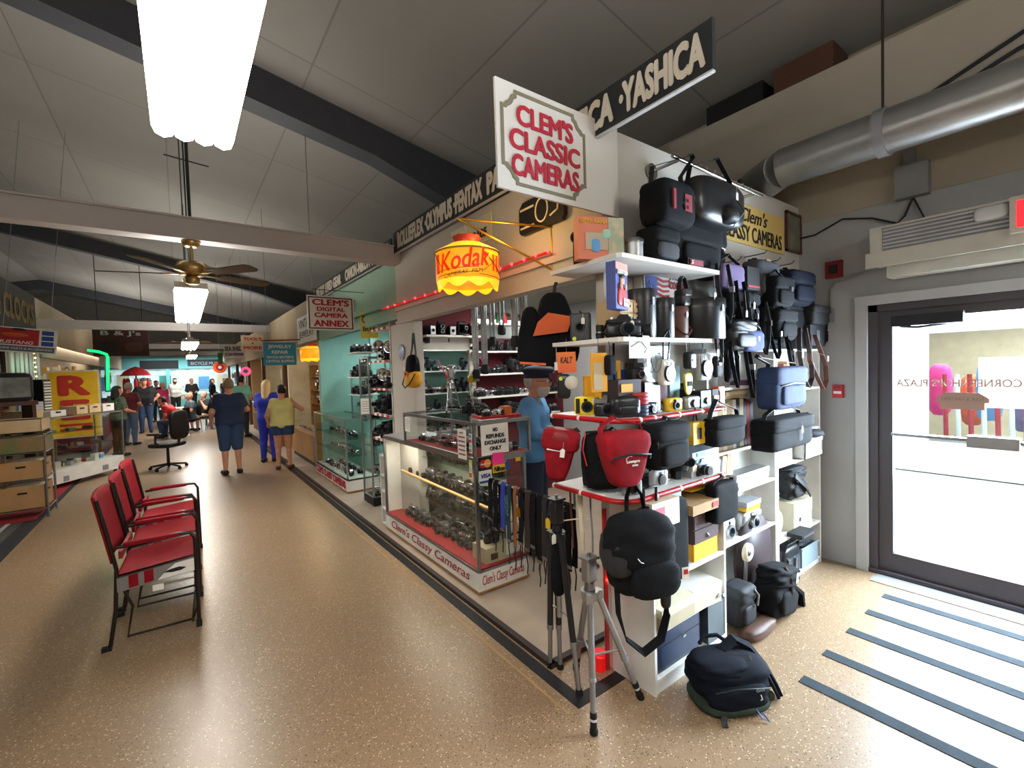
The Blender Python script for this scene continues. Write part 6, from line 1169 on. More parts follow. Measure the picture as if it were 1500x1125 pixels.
t = tripod('small chrome table tripod on the far end of the counter case', .34, .09, head='chrome', leg='chrome', pan=False, r=.005, hub_h=.26); t.location = (2.05, 3.78, 1.352); MB().tube([(0, 0, .28), (-.08, 0, .42), (-.12, .0, .5)], .006, 'pink').build('pink_cord', t)
stock([movA, tlrA, slrB, slrA], [(2.10, 3.55, 1.352), (2.16, 3.42, 1.352), (2.02, 3.40, 1.352), (2.24, 3.62, 1.352)], -.5, 'dark camera standing on the glass top behind the red tray', 'cameras on the counter case top', sc=(.8, .95))
# narrow white rack beside the case
t = shelving('narrow_rack', 'narrow empty white rack between the two glass cases', 1.80, 2.0, 4.88, 5.03, .83, (.82, .60, .42, .22, .05)); t.rotation_euler = (0, 0, hz); t.location = (1.80, 5.06, .0)
# ================================================================ BOOTH INTERIOR
def wshelf(x0, x1, z, label, yb=4.9, d=.2, m='white'): t = thing('wall_shelf', label, 'shelf', (x0, yb-d, z)); MB().bb(0, x1-x0, 0, d, -.022, 0, m).build('board', t); MB().bb(.05, .06, .02, d, -.09, -.022, 'steel').build('bracket', t); MB().bb(x1-x0-.06, x1-x0-.05, .02, d, -.09, -.022, 'steel').build('bracket', t); return (x0, x1, z)
YB = 4.78
a = OY(625, 490, 4.7); b2 = OY(705, 494, 4.7); wshelf(a.x, b2.x, a.z, 'white wall shelf of old cameras against the maroon wall, upper left')
stock([folA, boxA, tlrA, folA], [(a.x+.08+(b2.x-a.x-.1)*k/4.5, YB, a.z) for k in range(5)], .0, 'old black camera on the upper left shelf against the maroon wall', 'old cameras on the upper left maroon wall shelf', sc=(.95, 1.15))
for k in range(2): one(MB().box((0, 0, 0), (.28, .004, .10), 'paper'), 'paper_sheet', ['white blank sheet left, pinned above the inner doorway', 'white blank sheet right, pinned above the inner doorway'][k], 'paper', (2.50+.3*k, 4.885, 2.12))
c3 = OY(700, 514, 4.7); c4 = OY(770, 516, 4.7); wshelf(c3.x, c4.x, c3.z, 'white wall shelf behind the hanging tripods')
stock([tlrA, boxA, lenA, boxA], [(c3.x+.1+(c4.x-c3.x-.12)*k/4.5, YB, c3.z) for k in range(5)], 0, 'boxy old camera on the shelf behind the hanging tripods', 'boxy cameras behind the hanging tripods')
d3 = OY(697, 548, 4.7); d4 = OY(812, 546, 4.7); wshelf(d3.x, d4.x, d3.z, 'long white wall shelf level with the shopkeeper hat')
stock([movA, slrB, folA, compB, slrA], [(d3.x+.12+(d4.x-d3.x-.15)*k/7.2, YB, d3.z) for k in range(8)], 0, 'dark camera on the long shelf level with the shopkeeper hat', 'cameras on the long maroon wall shelf')
e3 = OY(700, 582, 4.7); e4 = OY(820, 580, 4.7); wshelf(e3.x, e4.x, e3.z, 'white wall shelf just behind the shopkeeper head')
stock([slrA, rfA, slrC, slrB], [(e3.x+.08+(e4.x-e3.x-.1)*k/9.3, YB, e3.z) for k in range(10)], 0, 'film camera on the wall shelf just behind the shopkeeper head', 'cameras on the shelf behind the shopkeeper')
wshelf(e3.x, e4.x, e3.z-.27, 'lowest white wall shelf behind the counter case')
stock([slrB, tlrA, movA, slrA, folA], [(e3.x+.08+(e4.x-e3.x-.1)*k/9.3, YB, e3.z-.27) for k in range(10)], 0, 'dark camera on the lowest wall shelf behind the counter case', 'cameras on the lowest maroon wall shelf')
wshelf(c3.x+.05, 4.3, 2.33, 'high white shelf of bottles near the bright ceiling light', d=.16)
for k in range(4): one(MB().lathe([(.03, 0), (.032, .01), (.03, .09), (.014, .11), (.014, .13)], (0, 0, 0), ['pale', 'brown', 'green', 'red'][k], 12), 'bottle', ['white', 'brown', 'green', 'red'][k]+' bottle on the high shelf near the bright ceiling light', 'bottle', (c3.x+.15+.11*k, YB, 2.33))
one(MB().lathe([(.001, -.004), (.05, -.004), (.05, .004), (.001, .004)], (0, 0, 0), 'yellow', 9, 'Y', smooth=False), 'star_label', 'yellow star shaped label on the maroon wall beside the doorway', 'label', tuple(OY(690, 555, 4.86)))
one(MB().soft((0, 0, 0), (.07, .05, .05), 'red', 2.5, n=5).tube([(-.03, 0, .02), (-.10, 0, .16)], .006, 'pink').tube([(.02, 0, -.02), (.05, 0, -.12)], .012, 'grey'), 'toy_figure', 'small red toy figure on the maroon wall shelf', 'toy', tuple(OY(710, 533, 4.74)))
# bright tube seen through the gap above the back wall
t = thing('ceiling_light', 'bright tube light seen above the maroon wall behind the tripods', 'light', (3.2, 6.0, 2.50)); MB().bb(-.1, 1.3, -.1, .1, .02, .08, 'white').build('housing', t)
for k in (-1, 1): MB().cyl((-.05, k*.05, 0), (1.25, k*.05, 0), .02, .02, mat('annex_tube', 'ffffff', .5, emit='f4fff8', estr=10), 8).build('tube', t)
# hanging tripods inside the opening
def hang_tripod(px, py0, py1, xp, label, dark=False, n=3):
    p, q = OX(px, py0, xp), OX(px, py1, xp); L = p.z-q.z; t = thing('tripod', label, 'tripod', (xp, p.y, p.z-L)); 
    for k in range(n): a = 2*math.pi*k/n; MB().cyl((.022*math.cos(a), .022*math.sin(a), L*.95), (.02*math.cos(a), .02*math.sin(a), .12), .012, .012, 'alu' if not dark else 'black', 8).cyl((.02*math.cos(a), .02*math.sin(a), .12), (.018*math.cos(a), .018*math.sin(a), 0), .009, .009, 'steel', 8).build('leg', t)
    MB().cyl((0, 0, 0), (0, 0, .07), .035, .03, 'black', 10).soft((.0, 0, .02), (.07, .05, .08), 'charcoal', 5, n=4).build('head', t); MB().soft((0, 0, L*.96), (.05, .05, .06), 'black', 4, n=4).tube([(0, 0, L*.98), (0, 0, 2.62-(p.z-L))], .004, 'black').build('foot_strap', t)
    return t
hang_tripod(694, 432, 552, 2.25, 'silver tripod hanging leftmost in the booth opening'); hang_tripod(707, 430, 545, 2.3, 'silver and black tripod hanging second from the left'); hang_tripod(719, 428, 505, 2.35, 'thin grey tripod hanging third from the left', n=2); hang_tripod(733, 426, 488, 2.4, 'short silver tripod hanging in the middle of the opening', n=2)
hang_tripod(752, 418, 505, 2.2, 'silver tripod hanging just right of the middle of the opening'); hang_tripod(766, 416, 512, 2.25, 'silver tripod hanging rightmost beside the black apron')
# black apron with orange panel
t = thing('vest', 'black sleeveless vest with orange panels hanging left of the corner shelves', 'vest', (1.80, 2.02, 1.775), -.62); t.scale = (1, 1, .66)
b = MB(); b.soft((0, 0, .30), (.30, .09, .66), 'blackfab', 4, n=12, top=.50, bot=1.1, wr=.03); b.build('vest_body', t)
MB().soft((-.14, .0, .25), (.16, .08, .52), 'blackfab', 3.5, n=8, top=.55, bot=1.2, wr=.04).build('side_fold', t)
MB().prism([(-.13, .24), (.07, .27), (.10, .40), (-.04, .44), (-.10, .36)], -.066, -.050, 'orange').build('orange_panel', t); MB().prism([(-.21, .0), (-.06, -.02), (-.06, .0), (-.21, .02)], -.06, -.045, 'orange').build('orange_trim', t)
MB().strap([(0, 0, .58), (.01, 0, .68), (.02, .0, .72)], .02, .004, (1, 0, 0), 'black').build('hanging_loop', t); MB().cyl((0, -.075, .16), (0, -.07, -.02), .0015, .0015, 'paper', 4).box((0, -.075, -.03), (.025, .003, .07), 'paper').build('price_tag', t)
# ================================================================ SIGNS ON THE FASCIA
S = hz
def banner(y0, y1, z, h, x, words, label):
    t = thing('banner', label, 'sign', (x, (y0+y1)/2, z), S); L = abs(y1-y0); MB().box((0, 0, 0), (L, .02, h), mat('banner_black', '1b1f22', .6)).build('board', t); MB().box((0, -.0, -h/2-.004), (L, .024, .008), 'lightgrey').build('trim_strip', t)
    for s_, c0, c1 in words:  # spans as y positions
        text(s_, abs(c1-c0), h*.76, mat('banner_cream', 'c9c2b4', .7), t, ((y0+y1)/2-(c0+c1)/2, -.0125, 0), bold=.062)
    return t
ys = lambda px, py: OX(px, py, 1.885).y
banner(1.06, 4.60, 3.10, .215, 1.89, [('ROLLIEFLEX', ys(584, 367), ys(622, 341)), ('·OLYMPUS', ys(624, 340), ys(664, 315)), ('·PENTAX', ys(666, 314), ys(708, 285)), ('PANASONIC', 2.80, 1.98), ('LEICA', 1.93, 1.60), ('·YASHICA', 1.56, 1.09)], 'near black banner of pale camera brand names above the booth')
banner(4.70, 8.05, 3.08, .20, 1.90, [('CANON', 6.35, 5.85), ('-NIKON', 5.83, 5.35), ('-SONY', 5.33, 5.0), ('-LEICA', 4.98, 4.75), ('WE BUY', 7.95, 7.45), ('USED', 7.4, 7.0), ('GEAR', 6.95, 6.55)], 'far black banner of pale camera brand names on the mint wall')
def HG(t, x, z):
    MB().cyl((x, 0, z), (x, 0, zc(t.location.x)-t.location.z+.03), .004, .004, 'steel', 5).build('hanging_wire', t)
# CLEM'S CLASSIC CAMERAS projecting sign
y_ = 1.74; L_, R_, T_, B_ = 1.225, 2.06, 3.10, 2.58
t = thing('sign', "white projecting sign reading CLEM'S CLASSIC CAMERAS in red", 'sign', ((L_+R_)/2, y_, (T_+B_)/2))
w_, h_ = R_-L_, .50; MB().box((0, 0, 0), (w_, .014, h_), mat('sign_white', 'cfccc6', .6)).build('board', t)
def notch(W, H, c, n=6):
    out = []
    for sx, sz in ((1, 1), (-1, 1), (-1, -1), (1, -1)):
        seg = [(W, H-c-.018), (W-.018, H-c-.018)]+[(W-.018-(c-.018)*math.sin(math.pi/2*k/n), H-.018-(c-.0)*math.cos(math.pi/2*k/n)*.82) for k in range(1, n)]+[(W-c-.018, H-.018), (W-c-.018, H)]
        if sx*sz < 0: seg = seg[::-1]
        out += [(sx*x, sz*z) for x, z in seg]
    return out
cx_ = -.118; P1 = notch(.275, .222, .062); P2 = notch(.258, .205, .062)
# ring between the two outlines
N = len(P1); vs = [(cx_+x, y, z) for y in (-.010, -.007) for x, z in P1+P2]; fs = []
for k in range(N): j = (k+1) % N; fs += [(k, j, N+j, N+k), (2*N+k, 3*N+k, 3*N+j, 2*N+j), (k, 2*N+k, 2*N+j, j), (N+k, N+j, 3*N+j, 3*N+k)]
MB().add(vs, fs, mat('sign_olive', '77705c', .6)).build('border', t)
red2 = mat('sign_red', 'b01a33', .6)
text("CLEM'S", .37, .105, red2, t, (cx_, -.009, .115), bold=.04); text('CLASSIC', .46, .10, red2, t, (cx_, -.009, -.005), bold=.04); text('CAMERAS', .44, .105, red2, t, (cx_, -.009, -.125), bold=.04)
# camera shaped sign, faint wall sign, kodak lamp
p = OX(797, 312, 1.94); t = thing('camera_plaque', 'black camera shaped plaque hanging under the projecting sign', 'plaque', (1.935, p.y, p.z), S); MB().prism([(-.20, -.10), (.20, -.10), (.22, -.07), (.22, .11), (-.18, .11), (-.22, .07), (-.22, -.08)], -.03, .0, 'black').build('plaque_body', t)
MB().tube([(.02+.06*math.cos(a), -.034, .01+.075*math.sin(a)) for a in [k*math.pi/8 for k in range(16)]], .006, 'cream', 6, closed=True).build('lens_ring', t)
for zz in (.06, -.06): MB().box((-.13, -.033, zz), (.14, .006, .012), 'cream').build('line', t)
MB().tube([(.10, -.034, -.05), (.17, -.034, -.03), (.18, -.034, .06)], .006, 'cream', 6).build('line', t)
p = OX(690, 345, 1.945); t = sign('sign', 'pale sign with bold black letters behind the glowing lamp', .62, .20, (1.94, p.y, p.z), S, base=mat('pale_sign', 'c8c4a4', .6)); text('WE TRADE', .38, .07, 'inkblack', t, (.06, -.008, -.03), bold=.04); MB().cyl((-.22, -.007, .0), (-.22, -.009, .0), .045, .045, 'yellow', 18).build('yellow_spot', t)
def kodak_lamp(label, cx, cy, cz, R_, H_, wall_x, lit, big=True):
    t = thing('hanging_lamp', label, 'lamp', (cx, cy, cz))
    gl = mat('lamp_glow', 'f4b51e', .4, emit='ff9d10', estr=lit, color2='ef8a10', nscale=9); gy = mat('lamp_yellow', 'ffd840', .4, emit='ffc020', estr=lit*1.25); gr = mat('lamp_red', 'd8340a', .4, emit='e03000', estr=lit*.8)
    n = 40; MB().lathe([(R_*.93, -H_*.5), (R_, -H_*.40), (R_, H_*.38), (R_*.98, H_*.42)], (0, 0, 0), gl, n).build('shade', t)
    MB().lathe([(R_*1.0, H_*.36), (R_*1.01, H_*.40), (R_*.55, H_*.62), (R_*.3, H_*.64)], (0, 0, 0), gy, n).build('shade_top', t); MB().tube([(R_*1.012*math.cos(a), R_*1.012*math.sin(a), H_*.375) for a in [k*math.pi/16 for k in range(32)]], .003, 'darkbrown', 6, closed=True).build('rim_line', t)
    MB().lathe([(R_*.30, H_*.60), (R_*.42, H_*.85), (R_*.36, H_*.86), (R_*.22, H_*.66)], (0, 0, 0), mat('lamp_crown', 'c0402a', .5, emit='c02010', estr=lit*.12), 16, wob=lambda a, j: 1+.12*abs(math.sin(a*4)) if j in (1, 2) else 1).build('crown', t)
    # scalloped hem
    vs, fs = [], []
    for k in range(n*2): a = 2*math.pi*k/(n*2); dz_ = .035*abs(math.sin(a*4.5)); vs += [(R_*.995*math.cos(a), R_*.995*math.sin(a), -H_*.38), (R_*.95*math.cos(a), R_*.95*math.sin(a), -H_*.5-dz_)]
    m2 = n*2; fs = [(2*k, 2*((k+1) % m2), 2*((k+1) % m2)+1, 2*k+1) for k in range(m2)]; MB().add(vs, fs, gy, True).build('hem', t)
    if big:
        f0 = math.atan2(-cy, -cx)
        def wrap(o, rr):
            for v in o.data.vertices: a = f0+v.co.x/rr; v.co = Vector((rr*math.cos(a), rr*math.sin(a), v.co.y))
            o.rotation_euler = (0, 0, 0); o.location = (0, 0, 0)
        for s_, w2, h2, dz_, mm, dx, rr in (('Kodak', .33, .115, .014, gr, -.02, 1.02), ('CAMERAS  FILM', .25, .022, -.068, 'darkbrown', -.03, 1.02)):
            o = text(s_, w2, h2, mm, t, shear=.2, bold=.02 if s_ == 'Kodak' else 0)
            for v in o.data.vertices: v.co.y += dz_+(v.co.x*.12); v.co.x += dx
            wrap(o, R_*rr)
        for a0, a1, z0, z1 in ((-1.1, .35, -.05, -.035), (-1.1, .35, -.078, -.063), (.35, 1.4, -.078, -.09), (.45, 1.3, .065, -.06), (.45, 1.3, -.06, .065), (-1.2, 1.5, .078, .078), (.7, 1.5, .02, -.07), (-1.3, -.8, .07, -.04)):
            MB().tube([(R_*1.015*math.cos(f0+a0+(a1-a0)*k/10), R_*1.015*math.sin(f0+a0+(a1-a0)*k/10), z0+(z1-z0)*k/10) for k in range(11)], .0018, 'darkbrown', 5).build('lead_line', t)
        b = MB()
        for (a0, a1, z0, z1) in ((.85, 1.15, -.05, .05), (-1.25, -1.0, -.06, .06), (.5, .62, .03, .06), (1.25, 1.5, -.02, .05)):
            v_ = [(R_*1.008*math.cos(f0+a), R_*1.008*math.sin(f0+a), z) for a, z in ((a0, z0), (a1, z0), (a1, z1), (a0, z1))]; b.add(v_, [(0, 1, 2, 3)], gr)
        b.build('red_glass', t)
        wx = wall_x-cx
        MB().tube([(0, 0, H_*.7), (-.02, 0, H_*.7+.13)], .003, 'steel').build('chain', t)
        for a, b3 in (((-.06, .0, H_*.7+.14), (wx, -.32, H_*.7+.08)), ((-.06, 0, H_*.7+.14), (wx, -.30, H_*.7-.18)), ((wx, -.31, H_*.7-.19), (wx, -.31, H_*.7+.10))): MB().cyl(a, b3, .007, .007, 'gold', 8).build('bracket_bar', t)
    MB().lathe([(.001, -.03), (.022, -.012), (.028, .008), (.014, .04), (.012, .05)], (-.02, -.02, .01), mat('bulb_hot', 'ffffff', .4, emit='ffe7a0', estr=lit*30), 14).build('bulb', t)
    return t
kl = OY(685, 392, 2.5); kodak_lamp('glowing yellow and red round hanging lamp by the projecting sign', kl.x, kl.y, kl.z, .20, .225, 1.95, .5)
light('POINT', 'lamp_glow_light', (kl.x, kl.y, kl.z-.03), 7, (1, .62, .22), .12)
light('POINT', 'lamp_glow_top', (kl.x+.1, kl.y-.25, kl.z+.2), 3, (1, .62, .22), .06)
k2 = OY(458, 518, 8.4); kodak_lamp('small orange hanging lamp with a red cap far down the booth front', k2.x, k2.y, k2.z, .20, .20, 1.95, .55, big=False)
# red rope light along the header
t = thing('rope_light', 'string of small red lights along the booth header', 'string lights'); pts = [OX(px, py, 1.915) for px, py in ((805, 369), (770, 381), (735, 394), (700, 406), (665, 419), (640, 428), (610, 437), (580, 447), (560, 453))]
MB().tube(pts, .010, mat('rope_tube', '9c1c20', .3, emit='ff1010', estr=.25), 6).build('rope', t)
for k in range(16): i = k/16*(len(pts)-1.001); q = pts[int(i)].lerp(pts[int(i)+1], i-int(i)); MB().lathe([(.0005, -.012), (.011, 0), (.0005, .012)], q+Vector((-.014, 0, 0)), mat('rope_bulb', 'ff2020', .4, emit='ff1822', estr=16), 8).build('bulb', t)
pts2 = [OX(px, py, 1.915) for px, py in ((560, 453), (540, 459), (520, 466), (505, 471))]; one(MB().tube(pts2, .012, 'green', 6), 'garland', 'dark green garland continuing the red light string', 'garland')
# annex sign
p = OY(485, 459, 5.6); t = sign('sign', "white sign with red letters CLEM'S DIGITAL CAMERA ANNEX", .53, .40, (p.x, 5.6, p.z), 0, base=mat('annex_white', 'cfcac4', .6), border='black', bt=.012, bin_=.015)
for s_, w2, h2, dz_ in (("CLEM'S", .42, .075, .125), ('DIGITAL', .32, .05, .045), ('CAMERA', .38, .055, -.025), ('ANNEX', .40, .075, -.12)): text(s_, w2, h2, 'inkred', t, (0, -.008, dz_), bold=.045)
MB().tube([(-.2, 0, .2), (-.2, 0, .27), (.40, 0, .27)], .004, 'black').build('hanger', t); HG(t, -.2, .27)
p = OX(498, 430, 1.9); t = sign('sign', 'small sign with red letters BUY above the annex sign', .45, .14, (1.82, 6.2, 2.66), 0, base=mat('mint_sign', '8fa896', .7), border='charcoal', bt=.006); text('BUY', .2, .09, 'inkred', t, (0, -.008, 0), bold=.03)
p = OX(459, 473, 1.93); t = sign('sign', 'white wall sign with black lettering left of the annex sign', 1.5, .5, (1.92, 8.95, 2.60), S); text('VINTAGE', 1.2, .16, 'inkblack', t, (0, -.008, .11)); text('JEWELRY', 1.2, .16, 'inkblack', t, (0, -.008, -.11))
t = sign('sign', 'blue sign reading JEWELRY REPAIR in white over the aisle', .56, .43, (1.555, 9.5, 2.165), 0, base=mat('sign_blue', '2391b5', .5)); 
for s_, w2, h2, dz_ in (('JEWELRY', .40, .08, .125), ('REPAIR', .28, .065, .03), ('WATCH BATTERYS', .46, .05, -.065), ('CRYSTAL BUFFING', .48, .05, -.14)): text(s_, w2, h2, 'paper', t, (0, -.008, dz_), bold=.03)
MB().tube([(-.3, 0, .24), (.4, 0, .27)], .012, 'darkred').build('hanging_bar', t); HG(t, -.2, .2)
t = sign('sign', "beige hanging sign reading TOOL'S & MORE in dark red", .50, .40, (1.52, 13, 2.58), 0, base='beige'); HG(t, 0, .2)
for s_, w2, h2, dz_ in (("TOOL'S", .4, .08, .11), ('&', .05, .05, 0), ('MORE', .4, .08, -.11)): text(s_, w2, h2, 'inkred', t, (0, -.008, dz_), bold=.05)
t = sign('sign', 'white SEA SHELL hanging sign left of the beige sign', .46, .34, (1.20, 14, 2.43), 0, base='lightgrey'); text('SEA SHELL', .42, .12, 'inkblack', t, (0, -.008, .07), bold=.04); text('OCEAN MEMORIES', .42, .08, 'inkblack', t, (0, -.008, -.08), bold=.04); HG(t, 0, .17)
t = sign('sign', 'small dark green sign edge left of the SEA SHELL sign', .12, .3, (.95, 15, 2.28), 0, base='green'); HG(t, 0, .15)
t = thing('round_sign', 'round red sign with a cream centre hanging over the far aisle', 'sign', tuple(OY(322, 538, 18))); MB().cyl((0, 0, 0), (0, .02, 0), .20, .20, 'orange', 20).cyl((0, -.002, 0), (0, 0, 0), .12, .12, 'inkred', 18).cyl((0, -.004, 0), (0, -.002, 0), .05, .05, 'cream', 12).build('disc', t); HG(t, 0, .2)
t = thing('round_sign', 'small pink round neon style sign by the tool stall', 'sign', tuple(OY(360, 544, 13.5))); MB().tube([(.09*math.cos(a), 0, .09*math.sin(a)) for a in [k*math.pi/8 for k in range(16)]], .03, mat('pink_neon', 'ff4a7a', .5, emit='ff3060', estr=1.5), 6, closed=True).build('ring', t); HG(t, 0, .1)
# ================================================================ ANNEX, SECOND CASE, FAR STALLS
def vcase(name, label, x0, x1, y0, y1, z0, z1, shelves, base=None, basem='white', fr='alu', s=.02, back=None, glassf=True):
    t = thing(name, label, 'display case', (x0, y0, 0)); w, d = x1-x0, y1-y0; b = MB()
    for x in (0, w):
        for y in (0, d): post(b, x, y, z0, z1, s, fr)
    for z in (z0, z1):
        b.bb(0, w, -s/2, s/2, z-s/2, z+s/2, fr).bb(0, w, d-s/2, d+s/2, z-s/2, z+s/2, fr).bb(-s/2, s/2, 0, d, z-s/2, z+s/2, fr).bb(w-s/2, w+s/2, 0, d, z-s/2, z+s/2, fr)
    b.build('frame', t)
    if base: MB().bb(-.01, w+.01, -.01, d+.01, base[0], base[1], basem).build('base_panel', t)
    for z in shelves: MB().bb(.01, w-.01, .01, d-.01, z-.006, z, glass('shelf_glass', (.82, .92, .88))).build('glass_shelf', t)
    if glassf: MB().bb(-.003, .003, 0, d, z0, z1, GL).build('glass_front', t); MB().bb(0, w, -.003, .003, z0, z1, GL).build('glass_end', t)
    MB().bb(0, w, 0, d, z1+.002, z1+.008, GL).build('glass_top', t)
    if back: MB().bb(w-.01, w, 0, d, z0, z1, back).build('back_panel', t)
    return t
c2 = vcase('display_case', "lower glass case with CLEM'S CLASSY CAMERAS lettering in front of the annex", 1.88, 2.32, 6.62, 8.45, .22, 1.09, (.80, .55), base=(.06, .23))
text("CLEM'S CLASSY CAMERAS", 1.72, .12, 'inkred', c2, (-.016, .92, .145), mo, bold=.04); MB().bb(-.01, .45, -.01, 1.84, .04, .06, 'wood').build('base_edge', c2)
for x in (.04, .4):
    for y in (.06, .9, 1.76): MB().cyl((x-.012, y, .022), (x+.012, y, .022), .022, .022, 'rubber', 10).build('caster', c2)
stock([compC, compB, rfA, lenB, slrA], row(6.75, 8.3, 10, 2.1, .80)+row(6.75, 8.3, 10, 2.08, .55), hz, 'small digital camera on a glass shelf inside the lower annex case', 'cameras on the shelves of the lower annex case', jit=.6, sc=(.7, .95))
stock([compC, lenA, slrA, rfA], row(6.75, 8.3, 11, 2.0, .235)+row(6.8, 8.2, 8, 2.16, .235), hz, 'camera or lens on the floor of the lower annex case', 'cameras on the floor of the lower annex case', jit=.8, sc=(.75, .95))
for yy, zz in ((7.6, 1.17), (7.9, 1.17)): pass
# tall glass tower beside the case, holding many pieces
c3 = vcase('display_tower', 'tall slim glass tower of cameras right of the lower annex case', 1.95, 2.30, 5.75, 6.10, .14, 1.95, (.45, .80, 1.15, 1.50, 1.80), base=(.04, .14), basem='black')
for x in (.03, .32):
    for y in (.03, .32): MB().cyl((x-.012, y, .02), (x+.012, y, .02), .02, .02, 'rubber', 10).build('caster', c3)
for z in (.145, .45, .80, 1.15, 1.50): stock([slrB, compB, rfA, movA, tlrA], [(2.05, 5.85, z), (2.18, 5.87, z), (2.10, 6.0, z)], -.5, 'camera inside the tall slim glass tower', 'cameras in the tall slim glass tower')
# red edged shelf tower
tz = (2.27, 1.89, 1.56, 1.25, .95); t = thing('shelf_tower', 'white open shelf tower with red and white striped shelf edges', 'shelving', (1.98, 5.06, 0)); MB().bb(.0, .40, .0, .02, 0, 2.35, 'white').build('side_panel', t); MB().bb(.38, .40, 0, .55, 0, 2.35, 'pale').build('back_panel', t)
for z in tz:
    MB().bb(-.05, .38, -.02, .55, z-.015, z, 'white').build('shelf', t)
    for k in range(7): MB().bb(-.058, -.05, -.02+k*.08, .06+k*.08, z-.022, z+.004, 'red' if k % 2 == 0 else 'paper').build('edge_strip', t)
    for k in range(4): MB().bb(-.05+k*.1, .05+k*.1, -.028, -.02, z-.022, z+.004, 'red' if k % 2 else 'paper').build('edge_strip', t)
for z, ps, lb, gp in ((1.89, [flaA, tlrA, flaA, boxA], 'vintage camera or round flash on the second shelf of the striped tower', 'second shelf of the striped tower'), (1.56, [slrA, flaA, movA, folA, slrB], 'vintage camera on the middle shelf of the striped tower', 'middle shelf of the striped tower'), (1.25, [movA, slrB, lenA, compB], 'dark camera on the fourth shelf of the striped tower', 'fourth shelf of the striped tower'), (.95, [slrB, movA, slrA], 'camera on the lowest shelf of the striped tower', 'lowest shelf of the striped tower')):
    stock(ps, [(2.00, 5.12+.115*k, z) for k in range(4)]+[(2.18, 5.12+.13*k, z) for k in range(3)], -.9, lb, gp, sc=(.95, 1.2))
t = one(MB().lathe([(.001, -.008), (.075, -.008), (.085, 0), (.075, .004), (.001, .0)], (0, 0, 0), mat('plate_blue', '5575a8', .3, color2='c8cede', nscale=30), 24, 'Y'), 'plate', 'blue and white round plate at the right of the striped tower', 'plate', tuple(OX(588, 516, 1.94)), S)
t = carton('beige and black speaker case on top of the striped tower', .28, .34, .20, 'beige', name='case', cat='case'); t.location = (2.2, 5.24, 2.272); MB().tube([(-.1, -.175, .15), (-.06, -.19, .08), (.06, -.19, .08), (.1, -.175, .15)], .01, 'black').build('handle', t)
t = sign('sign', 'yellow card sign behind the top of the striped tower', .22, .34, tuple(OX(541, 476, 2.0)), -.5, base=mat('yellow_card', 'c5b545', .6)); text('CAN', .18, .09, 'inkblack', t, (0, -.008, .07), bold=.02); text('BUY', .16, .06, 'inkblack', t, (0, -.008, -.05), bold=.02)
t = sign('notice', 'white handwritten notice on the glass tower', .16, .20, tuple(OX(538, 595, 1.93)), -.6, base='paper'); 
for k in range(5): MB().box((0, -.008, .06-k*.03), (.12, .002, .006), 'grey').build('written_line', t)
# yellow bag hanging on the white post
p = OX(613, 540, 1.92); t = thing('camera_bag', 'yellow and black camera bag hanging on the white post', 'bag', (1.86, p.y, p.z-.15), S-.0)
MB().soft((0, 0, .05), (.24, .14, .18), mat('bag_yellow', 'd39c1e', .7), 2.6, n=10, wr=.02).build('bag_body', t); MB().soft((0, 0, .18), (.20, .13, .22), 'blackfab', 3, n=8, top=.6).build('mesh_top', t); MB().box((0, -.075, .10), (.08, .006, .05), 'orange').box((0, -.079, .10), (.03, .004, .025), 'black').build('badge', t)
MB().strap([(-.09, 0, .20), (-.03, .01, .34), (.0, .02, .50), (.03, .02, .34), (.09, 0, .20)], .03, .005, (1, 0, 0), 'black').build('strap', t); tagpart(t, (-.09, -.05, .16)); MB().tube([(-.115, -.03, .10), (-.08, -.08, .0), (0, -.09, -.035), (.08, -.08, 0), (.115, -.03, .10)], .006, 'black').build('piping', t)
# annex interior behind: teal cabinets, glass door, cluttered shelves
struct(MB().bb(2.42, 2.50, 7.0, 7.08, 0, 2.33, tealw).bb(2.42, 2.46, 6.2, 6.24, 0, 2.33, 'teal'), 'trim_5')
t = vcase('display_tower', 'glass cabinet full of small silver goods behind the lower annex case', 2.36, 2.75, 7.1, 7.86, 1.0, 1.80, (1.2, 1.38, 1.56), fr='alu', back=tealw)
for z in (1.01, 1.2, 1.38, 1.56, 1.81): stock([compC, rfA, lenB, slrA, flaA], row(7.15, 7.82, 7, 2.5, z, .04), hz, 'small silver camera crammed in the glass cabinet behind the annex case', 'goods in the cabinet behind the annex case', jit=.7, sc=(.7, 1.1))
t = shelving('shelf_unit', 'teal lit annex shelves seen through the inner doorway', 2.95, 3.95, 6.40, 6.66, 2.1, (2.08, 1.75, 1.4, 1.1, .8, .5), back=tealw)
for z in (1.75, 1.4, 1.1, .8): stock([slrA, compB, movA, rfA, flaA], [(3.02+.125*k, 6.5, z) for k in range(7)], 0, 'camera on the annex shelves seen through the inner doorway', 'cameras on the annex shelves')
for z in (2.05, 1.7, 1.45): t = thing('wall_shelf', 'small white shelf with dark cameras on the teal annex wall, at height %s' % {2.05: 'top', 1.7: 'middle', 1.45: 'bottom'}[z], 'shelf', (2.0, 6.35, z)); MB().bb(0, .3, 0, .5, -.015, 0, 'white').build('board', t); stock([slrB, movA, compB], [(2.08+.13*(k % 2), 6.42+.12*k, z) for k in range(4)], -.9, 'dark camera on the small white shelves of the annex', 'dark cameras on the small annex shelves')
